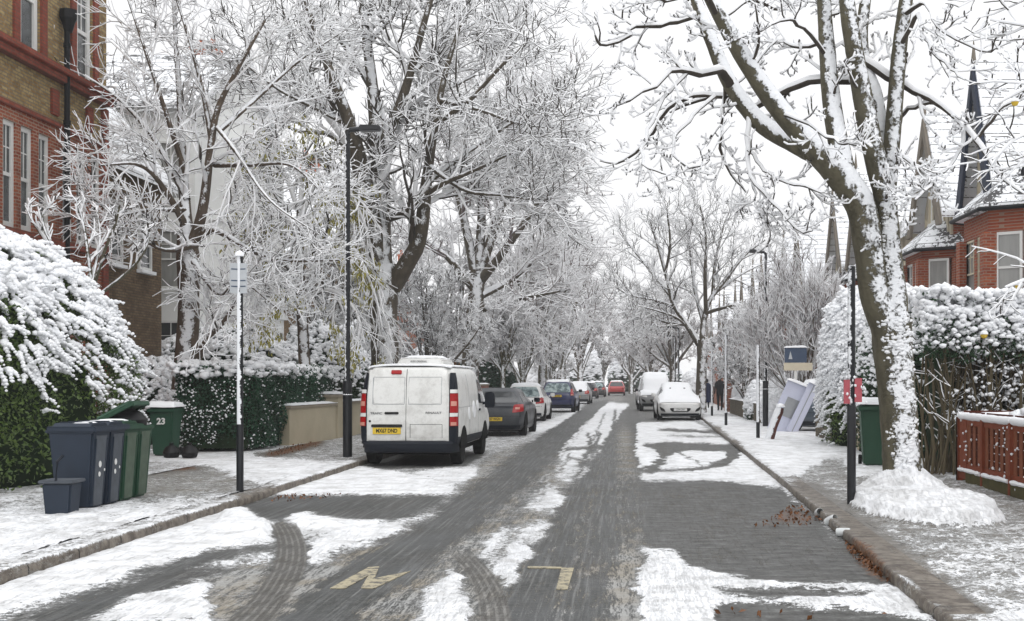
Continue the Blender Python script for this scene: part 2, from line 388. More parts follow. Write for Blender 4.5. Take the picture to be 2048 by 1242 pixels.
def ground_mat(name,basec,kind):
    t=NT(name); sn,sl,lf=t.attr('snow'),t.attr('slush'),t.attr('leaf')
    n1=t.noise(3.2,5,rough=.68); n2=t.noise(17,4,rough=.7); n3=t.noise(70,2)
    v=t.math('ADD',sn,t.math('MULTIPLY',t.math('SUBTRACT',n1,.5),.75)); v=t.math('ADD',v,t.math('MULTIPLY',t.math('SUBTRACT',n2,.5),1.15)); v=t.math('ADD',v,t.math('MULTIPLY',t.math('SUBTRACT',n3,.5),.5))
    s=t.step(v,.50,.585); thin=t.step(v,.30,.56)
    st=t.noise(6,5,stretch=(3.2,.28,1),rough=.75); st2=t.noise(22,4,stretch=(2.6,.35,1),rough=.7)
    w=t.math('ADD',sl,t.math('MULTIPLY',t.math('SUBTRACT',st,.5),2.2)); w=t.math('ADD',w,t.math('MULTIPLY',t.math('SUBTRACT',st2,.5),1.9)); w=t.math('ADD',w,t.math('MULTIPLY',t.math('SUBTRACT',t.noise(65,3,rough=.8),.5),1.6))
    slu=t.step(w,.55,.95)
    base=basec(t)
    slc=t.mix(t.step(t.noise(1.1,3),.35,.65),(.29,.255,.20),(.38,.38,.37))
    c=t.mix(t.math('MULTIPLY',slu,.85),base,slc)
    c=t.mix(t.math('MULTIPLY',thin,.6),c,(.46,.46,.455))
    if kind=='road':
        q=t.n('ShaderNodeSeparateXYZ',{'Vector':t.pos()}); X_,Y_=q.outputs[0],q.outputs[1]
        # tread prints left by turning wheels, and long streaks rubbed along both lanes
        for (a,b_,c_,y0,y1,wd) in TREADS:
            xc=t.math('ADD',t.math('ADD',a,t.math('MULTIPLY',Y_,b_)),t.math('MULTIPLY',t.math('MULTIPLY',Y_,Y_),c_)); d=t.math('SUBTRACT',X_,xc)
            band=t.math('MULTIPLY',t.step(t.math('ABSOLUTE',d),wd,wd*.86),t.math('MULTIPLY',t.step(Y_,y0,y0+.5),t.step(Y_,y1,y1-.5)))
            gr=t.step(t.math('SINE',t.math('MULTIPLY',d,105.)),.1,.8); rb=t.step(t.math('SINE',t.math('MULTIPLY',Y_,110.)),-.2,.9)
            pr=t.math('ADD',t.math('MULTIPLY',gr,.55),t.math('MULTIPLY',rb,.4)); pr=t.math('MULTIPLY',pr,t.step(t.noise(4,3),.3,.62))
            c=t.mix(t.math('MULTIPLY',band,.8),c,t.mix(pr,(.085,.080,.072),(.30,.29,.27))); s=t.math('MULTIPLY',s,t.math('SUBTRACT',1.,band))
        rub=t.step(t.noise(4.5,6,stretch=(5.5,.10,1),rough=.8),.50,.66); c=t.mix(t.math('MULTIPLY',rub,t.math('MULTIPLY',t.step(X_,.55,.2),.42)),c,(.33,.33,.32))
        bay=t.step(X_,.05,.5); bs=t.noise(3.2,6,stretch=(1.0,2.3,1),rough=.85); bc=t.mix(t.step(bs,.38,.62),(.022,.018,.015),(.14,.142,.135)); c=t.mix(t.math('MULTIPLY',bay,.6),c,bc)
        by=t.step(bs,.56,.72); c=t.mix(t.math('MULTIPLY',t.math('MULTIPLY',bay,by),.45),c,(.42,.42,.42))
    lv=t.n('ShaderNodeTexVoronoi',{'Vector':t.pos(),'Scale':26.,'Randomness':1.}); lc=t.mix(t.n('ShaderNodeSeparateColor',{'Color':lv.outputs['Color']}).outputs[0],(.05,.02,.01),(.20,.085,.03))
    lfac=t.step(t.math('ADD',lf,t.math('MULTIPLY',t.math('SUBTRACT',t.noise(30,3,rough=.7),.5),1.3)),.45,.62)
    c=t.mix(lfac,c,lc)
    sc_=t.mix(t.step(t.noise(2.6,6,rough=.75),.34,.62),(.60,.60,.60),(.87,.88,.90))
    c=t.mix(s,c,sc_)
    rg=t.fmix(s,t.fmix(slu,.48,.6),.6)
    h=t.math('ADD',t.math('MULTIPLY',s,1.3),t.math('MULTIPLY',t.noise(16,3,rough=.6),.45)); h=t.math('ADD',h,t.math('MULTIPLY',slu,.4)); t.bump(h,.012)
    M[name]=t.out(c,rg,.14); return M[name]
def asph(t):
    a=t.step(t.noise(75,3,rough=.8),.35,.65); b=t.noise(.8,4); tr=t.noise(5,4,stretch=(4,.12,1))
    m_=t.step(t.noise(9,5,stretch=(1.6,.6,1),rough=.75),.36,.66); wet=t.step(t.noise(1.3,3,stretch=(1.4,.5,1)),.42,.62)
    c=t.mix(t.math('ADD',t.math('MULTIPLY',a,.55),t.math('MULTIPLY',m_,.45)),(.008,.009,.009),(.105,.108,.102)); c=t.mix(t.math('MULTIPLY',wet,.35),c,(.06,.055,.05)); c=t.mix(t.step(b,.35,.75),c,(.075,.078,.078)); return t.mix(t.math('MULTIPLY',t.step(tr,.45,.75),.5),c,(.17,.175,.18))
def slabs(t):
    p=t.pos(); b=t.n('ShaderNodeTexBrick',{'Vector':p,'Color1':(.17,.16,.145,1),'Color2':(.22,.205,.185,1),'Mortar':(.06,.055,.05,1),'Scale':1.,'Mortar Size':.012,'Brick Width':.9,'Row Height':.6},offset=.5)
    return t.mix(t.step(t.noise(9,4),.35,.7),b.outputs['Color'],(.12,.115,.105))
def earth(t): return t.mix(t.noise(8,4),(.05,.04,.025),(.12,.1,.06))
def kstone(t):
    p=t.pos(); sp=t.n('ShaderNodeSeparateXYZ',{'Vector':p}); fr=t.math('FRACT',t.math('DIVIDE',sp.outputs[1],.92)); c=t.mix(t.step(t.noise(7,5,rough=.7),.35,.65),(.085,.07,.058),(.21,.185,.155)); return t.mix(t.step(fr,.965,.985),c,(.02,.018,.015))
ground_mat('road_surface',asph,'road'); ground_mat('paving',slabs,'pave'); ground_mat('kerbstone',kstone,'kerb'); ground_mat('earth',earth,'soil')
def kl(Y): return -4.98-0*Y
def kr(Y):
    Y=np.asarray(Y,float); b=np.where(Y<17.7,2.16+(Y-8.2)*.036,2.5+(Y-17.7)*.0283)
    return np.where(Y>60,3.7+(Y-60)*.0,b)
rows=[-14.]; 
while rows[-1]<260: rows.append(rows[-1]+(.045 if 7.8<rows[-1]<14 else .3 if rows[-1]<7.8 else max(.045,rows[-1]**2/3960*1.9)))
rows=np.array(rows)
def sheet(name,x0f,x1f,n,z,mat,snowh,rowsel=None,kind='structure',bumpf=None):
    rr=rows if rowsel is None else rowsel
    u=np.linspace(0,1,n)[None,:]; Yg=np.repeat(rr[:,None],n,1); Xg=x0f(rr)[:,None]*(1-u)+x1f(rr)[:,None]*u
    sn,sl,lf=fields(Xg,Yg)
    a=np.clip((sn+(vnoise(Xg*3.2,Yg*3.2,21)-.5)*.5+(vnoise(Xg*13,Yg*13,22,2)-.5)*.4-.45)*3.0,0,1)
    H=a*snowh*(.55+.9*vnoise(Xg*6,Yg*6,23)) 
    piles=np.clip((sn-.93)*14,0,1)*.07*(.4+vnoise(Xg*4,Yg*4,29))
    Z=z+H+piles
    if bumpf is not None: Z=Z+bumpf(Xg,Yg)
    V=np.stack([Xg,Yg,Z],-1).reshape(-1,3); i=np.arange(len(rr)-1)[:,None]*n+np.arange(n-1)[None,:]
    Fq=np.stack([i,i+1,i+n+1,i+n],-1).reshape(-1,4)
    o=npmesh(name,V,Fq,mat,attrs={'snow':sn.ravel(),'slush':sl.ravel(),'leaf':lf.ravel()}); o['kind']=kind; return o
KH=.09
f_=lambda v:(lambda Y:np.full(len(Y),float(v)))
sheet('road',lambda Y:kl(Y)+0*Y,lambda Y:kr(Y),330,0,M['road_surface'],.018)
def moundf(X,Y):
    d=np.sqrt(((X-3.66)/.80)**2+((Y-14.6)/1.9)**2); n=.75+.5*vnoise(X*2.5,Y*2.5,41)+(vnoise(X*9,Y*9,42,2)-.5)*.4
    d2=np.sqrt(((X-3.74)/.62)**2+((Y-15.75)/.75)**2)
    return np.clip(1-d*d*.9,0,1)**.8*.17*n+np.clip(1-d2,0,1)*.34*n
_of=fields
def fields(X,Y):
    sn,sl,lf=_of(X,Y); m=moundf(np.asarray(X,float),np.asarray(Y,float)); return np.where(m>.02,np.maximum(sn,np.clip(.5+m*9,0,1.0)),sn),sl,lf
sheet('pavement_right',lambda Y:kr(Y)+.30,lambda Y:np.maximum(kr(Y)+.35,5.3+0*Y),120,KH,M['paving'],.035,bumpf=moundf)
sheet('pavement_left',lambda Y:-7.8+0*Y,lambda Y:kl(Y)-.3+0*Y,120,KH,M['paving'],.035)
def kerb(name,xf,s):
    rr=rows[rows<150]; n=9; prof=[(0,0),(0,KH*.8),(.02,KH+.004),(.10,KH+.006),(.2,KH+.006),(.30,KH+.004)]
    V=[];q=[]
    X0=xf(rr)+0*rr
    wob=(vnoise(rr*.35,rr*0,51,1)-.5)*.05*(rr>9)
    for (dx,z) in prof: V.append(np.stack([X0+s*dx+(wob if dx<.25 else 0),rr,np.full(len(rr),z)],-1))
    V=np.stack(V,1); k=len(prof); sn,sl,lf=fields(V[:,:,0],V[:,:,1])
    V[:,2:,2]+=np.clip((sn[:,2:]-.5)*3,0,1)*.03
    i=np.arange(len(rr)-1)[:,None]*k+np.arange(k-1)[None]; Fq=np.stack([i,i+1,i+k+1,i+k],-1).reshape(-1,4)
    sn=sn.copy(); sn[:,0:2]-=.95; sn[:,2:]-=.12
    o=npmesh(name,V.reshape(-1,3),Fq,M['kerbstone'],attrs={'snow':sn.ravel(),'slush':sl.ravel(),'leaf':lf.ravel()}); o['kind']='structure'
kerb('kerb_right',kr,1); kerb('kerb_left',lambda Y:kl(Y)+0*Y,-1)
def coarse(name,x0,x1,nx,y0,y1,ny,z):
    X,Y=np.meshgrid(np.linspace(x0,x1,nx),np.linspace(y0,y1,ny)); sn,sl,lf=fields(X,Y); sn=np.maximum(sn,.62)
    Z=z+vnoise(X*1.2,Y*1.2,61)*.05; V=np.stack([X,Y,Z],-1).reshape(-1,3); i=np.arange(ny-1)[:,None]*nx+np.arange(nx-1)[None]
    o=npmesh(name,V,np.stack([i,i+1,i+nx+1,i+nx],-1).reshape(-1,4),M['earth'],attrs={'snow':sn.ravel(),'slush':sl.ravel(),'leaf':lf.ravel()}); o['kind']='structure'
coarse('garden_ground_left',-60,-7.75,220,-10,180,400,KH-.02)
coarse('garden_ground_right',5.25,60,220,-10,180,400,KH-.02)
# the wide snowy ground out to the horizon
b=MB(); b.box(-900,900,-40,1800,-.6,-.25); b.build('ground',M['snow'],kind='structure')
# faded cream road markings showing through the slush
t=NT('road_paint'); M['road_paint']=t.out(t.mix(t.step(t.noise(11,5,rough=.8),.46,.60),(.40,.355,.25),(.12,.115,.105)),.8,.2)
def marking(polys,label):
    b=MB()
    for poly in polys:
        g=[G(x,y) for x,y in poly]; b.prism([(p.x,p.y) for p in g],.001,.008,'z')
    o=b.build('road_marking',M['road_paint'],kind='structure'); return o
marking([[(660,1178),(738,1135),(759,1134),(749,1158),(822,1143),(748,1178),(722,1177),(737,1152),(690,1178)]],'')
marking([[(1123,1137),(1148,1137),(1135,1180),(1112,1180)],[(1055,1134),(1123,1135),(1123,1138),(1055,1137)]],'')

# ------------------------------------------------------------------ buildings
def brick_mat(name,c1,c2,mortar,scale=1.,row=.075,bw=.225,rot=None,dirt=.5):
    t=NT(name); g=t.n('ShaderNodeNewGeometry'); sp=t.n('ShaderNodeSeparateXYZ',{'Vector':g.outputs['Position']})
    u=t.math('ADD',sp.outputs[0],sp.outputs[1]); v=t.n('ShaderNodeCombineXYZ',{'X':u,'Y':sp.outputs[2]}).outputs[0]
    b=t.n('ShaderNodeTexBrick',{'Vector':v,'Color1':(*c1,1),'Color2':(*c2,1),'Mortar':(*mortar,1),'Scale':1.,'Mortar Size':.013,'Brick Width':bw,'Row Height':row,'Bias':-.1})
    n=t.noise(1.4,5,rough=.7); n2=t.noise(9,3)
    c=t.mix(t.math('MULTIPLY',t.step(n,.4,.75),dirt),b.outputs['Color'],tuple(x*.35 for x in c1)); c=t.mix(t.math('MULTIPLY',t.step(n2,.45,.8),.3),c,tuple(min(1,x*1.5) for x in c2))
    t.bump(t.math('MULTIPLY',b.outputs['Fac'],-1.),.008); M[name]=t.out(c,.85,.2); return M[name]
brick_mat('stock_brick',(.24,.14,.05),(.44,.33,.15),(.20,.17,.12))
brick_mat('red_brick',(.22,.045,.024),(.36,.11,.055),(.34,.25,.19))
brick_mat('red_trim',(.24,.052,.032),(.29,.075,.045),(.16,.07,.05))
brick_mat('brown_brick',(.12,.075,.04),(.21,.14,.075),(.09,.07,.05))
brick_mat('orange_brick',(.25,.050,.024),(.36,.095,.042),(.30,.20,.15),dirt=.2)
brick_mat('garden_brick',(.12,.10,.07),(.17,.14,.09),(.09,.08,.065))
simple('white_paint',(.70,.70,.68),.5,.4,var=.05); simple('render_white',(.80,.805,.79),.8,.2,var=.08,scale=2,bump=.004)
simple('cream_paint',(.58,.52,.40),.6,.3,var=.08); simple('render_cream',(.42,.37,.27),.85,.2,var=.2,scale=1.5,bump=.006)
simple('black_iron',(.006,.007,.009),.5,.2,var=.2); simple('navy_tile',(.02,.028,.05),.7,.3,var=.3,scale=12); simple('terracotta',(.38,.11,.05),.8,.2)
simple('curtain',(.42,.40,.36),.9,.1,var=.15,scale=14); simple('grey_timber',(.19,.165,.135),.8,.2,var=.25,scale=5)
t=NT('glass'); t.b.inputs['Coat Weight'].default_value=.0; M['glass']=t.out(t.mix(t.noise(2.2,2),(.02,.024,.027),(.07,.078,.08)),.08,.7)
t=NT('glass_net'); M['glass_net']=t.out(t.mix(t.noise(9,2,stretch=(1,1,.15)),(.20,.205,.20),(.36,.36,.34)),.15,.6)
def roof_mat(name,tile,thr,row=.16):
    """snow over tile courses: the tile edges show as thin dark lines"""
    t=NT(name); g=t.n('ShaderNodeNewGeometry'); sp=t.n('ShaderNodeSeparateXYZ',{'Vector':g.outputs['Position']})
    w=t.n('ShaderNodeMath',operation='FRACT'); t.l(t.math('DIVIDE',sp.outputs[2],row),w.inputs[0])
    ln=t.step(w.outputs[0],.86,.95); n=t.noise(1.6,4,rough=.65); n2=t.noise(14,3)
    k=t.math('MULTIPLY',ln,t.step(t.math('ADD',n,t.math('MULTIPLY',t.math('SUBTRACT',n2,.5),.5)),thr,thr+.14))
    bare=t.step(t.math('ADD',n,t.math('MULTIPLY',t.math('SUBTRACT',n2,.5),.6)),thr+.26,thr+.32)
    s=t.math('MAXIMUM',k,bare); c=t.mix(s,SNOWC,tile); t.bump(t.math('MULTIPLY',w.outputs[0],-1.),.02); M[name]=t.out(c,.6,.3); return M[name]
roof_mat('roof_snow',(.06,.058,.06),.26,.24); roof_mat('roof_snow_light',(.09,.085,.08),.36,.26)
def window(parent,c,w,h,face='x',s=1,depth=.06,fr=.07,bars=(1,2),arched=False,net=True,mat='white_paint'):
    """sash window; c centre on the wall face, face axis x (looks along s*X) or y (looks along s*Y)"""
    b=MB(); p=MB()
    def bx(m,u0,u1,v0,v1,d0,d1):
        if face=='x': a,bb=sorted((c[0]+s*d0,c[0]+s*d1)); m.box(a,bb,c[1]+u0,c[1]+u1,c[2]+v0,c[2]+v1)
        else: a,bb=sorted((c[1]+s*d0,c[1]+s*d1)); m.box(c[0]+u0,c[0]+u1,a,bb,c[2]+v0,c[2]+v1)
    W2,H2=w/2,h/2
    bx(b,-W2,-W2+fr,-H2,H2,-.04,depth); bx(b,W2-fr,W2,-H2,H2,-.04,depth); bx(b,-W2+fr,W2-fr,H2-fr,H2,-.04,depth-.004); bx(b,-W2+fr,W2-fr,-H2,-H2+fr*1.3,-.04,depth-.004)
    bx(b,-W2+fr,W2-fr,-fr*.35,fr*.35,-.02,depth*.8)
    for i in range(bars[0]):
        u=-W2+w*(i+1)/(bars[0]+1); bx(b,u-.014,u+.014,fr*.35,H2-fr,-.02,depth*.55)
    for j in range(1,bars[1]): v=H2*j/bars[1]; bx(b,-W2+fr,W2-fr,v-.012,v+.012,-.02,depth*.5)
    f=b.build('window',M[mat],parent)
    bx(p,-W2+fr*.5,W2-fr*.5,0,H2-fr*.5,-.03,.012); bx(p,-W2+fr*.5,W2-fr*.5,-H2+fr*.5,-.002,-.03,.004)
    p.build('pane',M['glass_net' if net else 'glass'],f)
    bs=MB(); bx(bs,-W2-.06,W2+.06,-H2-.09,-H2,-.02,depth+.10); bs.build('sill',M['snow' if random.random()<.3 else mat],f)
    return f
# --- near left: tall brick house with shaped gable
def house_left():
    root=empty('brick_house',(-13,27,0),label='tall yellow and red brick house at the left edge, white sash windows, black drainpipe',cat='house')
    X=-13.; ox,oy=X,27.
    def B(x0,x1,y0,y1,z0,z1,mb=None):
        mb=mb or MB(); return mb.box(x0-ox,x1-ox,y0-oy,y1-oy,z0,z1)
    win=[23.62,24.32,25.02,26.02,27.,27.0]
    pix=[(19,26),(54,26),(89,26),(136,24),(163,24),(192,24)]
    ys=[ -X*F/(CX-x) for x,_ in pix]
    zt,zb=7.2,4.9
    # wall with real openings: piers between the windows
    w=MB(); trim=MB(); yel=MB()
    edges=[19.0]
    for y in ys: edges+= [y-.27,y+.27]
    edges.append(30.42)
    for i in range(0,len(edges),2): B(X-.6,X,edges[i],edges[i+1],zb,zt,w)
    B(X-.6,X,19,30.42,0,zb,w); B(X-.6,X,19,30.42,zt,7.55,w)
    B(X-8,X-.6,30.2,30.42,0,11.2,w); 
    w.build('wall',M['red_brick'],root)
    y2=MB(); B(X-.6,X-.02,19,30.42,7.55,8.55,y2)
    Y2=[-X*F/(CX-61),-X*F/(CX-170)]
    eg=[19.0,Y2[0]-.45,Y2[0]+.45,Y2[1]-.42,Y2[1]+.42,30.42]
    for i in (0,2,4): B(X-.6,X-.02,eg[i],eg[i+1],8.85,11.35,y2)
    B(X-.6,X-.02,19,30.42,11.35,12.6,y2)
    B(X-.45,X-.35,19,30.42,zb,11.4,y2)
    y2.build('upper_wall',M['stock_brick'],root)
    tr=MB(); B(X-.1,X+.16,19,30.45,8.55,8.72,tr); B(X-.1,X+.26,19,30.47,8.72,8.86,tr); B(X-.1,X+.07,19,30.44,7.48,7.6,tr); B(X-.1,X+.12,19,30.45,4.72,4.9,tr)
    for y in Y2:
        for s in (-1,1): B(X-.1,X+.03,min(y+s*.47,y+s*.75),max(y+s*.47,y+s*.75),8.86,11.5,tr)
    for yy in (24.6,27.6,29.4): B(X-.1,X+.035,yy-.18,yy+.18,7.75,8.35,tr)
    for yy in (22.7,30.25): B(X-.1,X+.05,yy-.17,yy+.17,0,8.5,tr)
    tr.build('moulding',M['red_trim'],root,bevel=.015)
    for y in ys:
        window(root,(X-.10-ox,y-oy,(zt+zb)/2),.54,zt-zb,'x',1,bars=(1,2),net=False,fr=.11,depth=.05)
    for y,ww in zip(Y2,(.86,.8)): window(root,(X-.12-ox,y-oy,10.1),ww,2.5,'x',1,bars=(1,3),net=False,fr=.14,depth=.06)
    # shaped gables, snow on their copings
    for (y0,y1,top) in ((21.6,27.3,14.2),(27.9,30.42,13.2)):
        pr=[]
        for i in range(25):
            a=i/24; y=y0+(y1-y0)*a; s=abs(2*a-1); z=12.4+(top-12.4)*(1-s**1.7)
            pr.append((y-oy,z))
        g=MB(); g.prism([(y0-oy,11.3)]+pr+[(y1-oy,11.3)],X-.5-ox,X-.06-ox,'x'); g.build('gable',M['stock_brick'],root)
        cp=MB(); cp.prism(pr+[(y,z+.16) for y,z in pr[::-1]],X-.6-ox,X+.1-ox,'x'); cp.build('coping',M['red_trim'],root)
    # snow in the valley between gables above the hopper
    v=MB(); v.lathe([(.02,-.45),(.12,-.4),(.24,-.1),(.26,.1),(.05,.2)],(X+.05-ox,27.9-oy,10.95),10); v.build('snow_patch',M['snow'],root)
    yp=-X*F/(CX-123)
    d=MB(); d.tube([(X+.13-ox,yp-oy,0),(X+.13-ox,yp-oy,9.9)],.065,10)
    for z in (1,3.2,5.4,7.6,9.4): d.tube([(X+.13-ox,yp-oy,z),(X+.13-ox,yp-oy,z+.1)],.085,10)
    d.build('drainpipe',M['black_iron'],root,smooth=True)
    h=MB(); h.lathe([(.09,-.2),(.16,.05),(.2,.12),(.2,.32)],(X+.16-ox,yp-oy,9.95),8); h.build('hopper',M['black_iron'],root)
    rf=MB(); rf.prism([(X-.3-ox,12.4),(X-5.5-ox,16.6),(X-10-ox,12.4)],19-oy,30.3-oy,'y'); rf.build('roof',M['roof_snow'],root)
house_left()
# --- the other left houses
def gable_house(base,sx,sy,h,rh,wall,label,ridge='y',windows=(),chim=None,bay=None,trim='white_paint',group=None,roofm='roof_snow_light',face_w='y'):
    root=empty('house',base,label=label,cat='house'); b=MB(); x2,y2=sx/2,sy/2
    b.box(-x2,x2,-y2,y2,0,h)
    r=MB(); e=.35
    if ridge=='y':
        b.prism([(-x2,h),(0,h+rh),(x2,h)],-y2,y2,'y'); 
        for s in (-1,1):
            r.prism([(s*(x2+e),h-rh*e/x2+.02),(0,h+rh+.02),(0,h+rh+.22),(s*(x2+e),h-rh*e/x2+.2)],-y2-e,y2+e,'y')
    else:
        b.prism([(-y2,h),(0,h+rh),(y2,h)],-x2,x2,'x')
        for s in (-1,1):
            r.prism([(s*(y2+e),h-rh*e/y2+.02),(0,h+rh+.02),(0,h+rh+.22),(s*(y2+e),h-rh*e/y2+.2)],-x2-e,x2+e,'x')
    b.build('wall',M[wall],root); rf=r.build('roof',M[roofm],root)
    if chim:
        c=MB(); c.box(chim[0]-.45,chim[0]+.45,chim[1]-.35,chim[1]+.35,h,h+rh+.5); c.box(chim[0]-.52,chim[0]+.52,chim[1]-.42,chim[1]+.42,h+rh+.5,h+rh+.65)
        for q in (-.22,.22): c.lathe([(.12,0),(.1,.4)],(chim[0]+q,chim[1],h+rh+.65),8)
        c.build('chimney',M['terracotta'],rf)
    for (fx,fs,u,z,w,hh) in windows:
        c=((x2 if fs>0 else -x2),u,z) if fx=='x' else (u,(y2 if fs>0 else -y2),z)
        window(root,c,w,hh,fx,fs,net=random.random()<.5)
    return root
gable_house((-16.75,32.9,0),6.6,4.6,7.6,4.2,'brown_brick','brown brick gabled house with snowy roof between the corner house and the white house','y',
  windows=[('x',1,-1,5.6,.9,1.7),('x',1,1.,5.6,.9,1.7)],chim=(-1,1))
wh=gable_house((-17.0,42.6,0),7.0,9,10.4,2.6,'render_white','white rendered house with a bay of tall windows seen through the frosted branches','x',roofm='roof_snow',
  windows=[('y',-1,2.75,8.3,.75,1.9),('y',-1,2.75,5.5,.75,1.9),('y',-1,2.75,2.6,.75,1.9),('y',-1,1.1,8.3,.7,1.9)],chim=(2,1))
b=MB(); b.prism([(3.4,-3.2),(4.9,-2.2),(4.9,.6),(3.4,1.6)],0,9.6,'z'); bay=b.build('bay',M['render_white'],wh)
for z in (2.4,5.4,8.2):
    for y in (-1.5,-.1): window(wh,(4.9,y,z),.85,2.,'x',1,net=False)
for z in (3.9,7.): 
    b=MB(); b.prism([(3.35,-3.3),(5.0,-2.3),(5.0,.7),(3.35,1.7)],z-.08,z+.1,'z'); b.build('string_course',M['render_white'],wh)
gable_house((-18.5,62,0),9,9,8,4.5,'brown_brick','dark brick house beyond the white house, half hidden by yellow leaved branches','x',windows=[('y',-1,2.8,6,1.2,1.8),('y',-1,.8,6,1.2,1.8),('x',1,-2,6,1.2,1.8)],chim=(2.5,0))
gable_house((-19.5,79,0),9,10,7.5,5,'red_brick','red brick house far up the left side behind the great tree','y',windows=[('y',-1,2.,5.6,1.2,1.8),('x',1,0,5.6,1.2,1.8)],chim=(2.5,0))
gable_house((-20.5,100,0),9,12,7,4.5,'red_brick','far red brick house on the left with snowy roof behind the row of crowns','y',windows=[('y',-1,2.,5.,1.2,1.8)],chim=(2.5,0))
# brown timber summer house behind the hatchback, low brick wall
simple('ochre_timber',(.23,.115,.03),.8,.2,var=.3,scale=9)
sh=empty('summer_house',(-8.6,56,0),label='small ochre timber garden house behind the dark hatchback, snow on its roof',cat='garden house')
b=MB(); b.box(-1.,1.,-1.,1.,0,2.6)
for i in range(9): b.box(-1+.25*i-.02,-1+.25*i+.02,-1.03,-1.0,.1,2.5)
for z in (.6,1.2,1.8,2.4): b.box(-1.04,1.04,-1.05,-1.0,z-.03,z+.03)
b.build('wall',M['ochre_timber'],sh)
b=MB(); b.lathe([(1.7,2.5),(1.75,2.62),(.9,3.2),(.1,3.6)],(0,0,0),8); b.build('roof',M['snow'],sh)
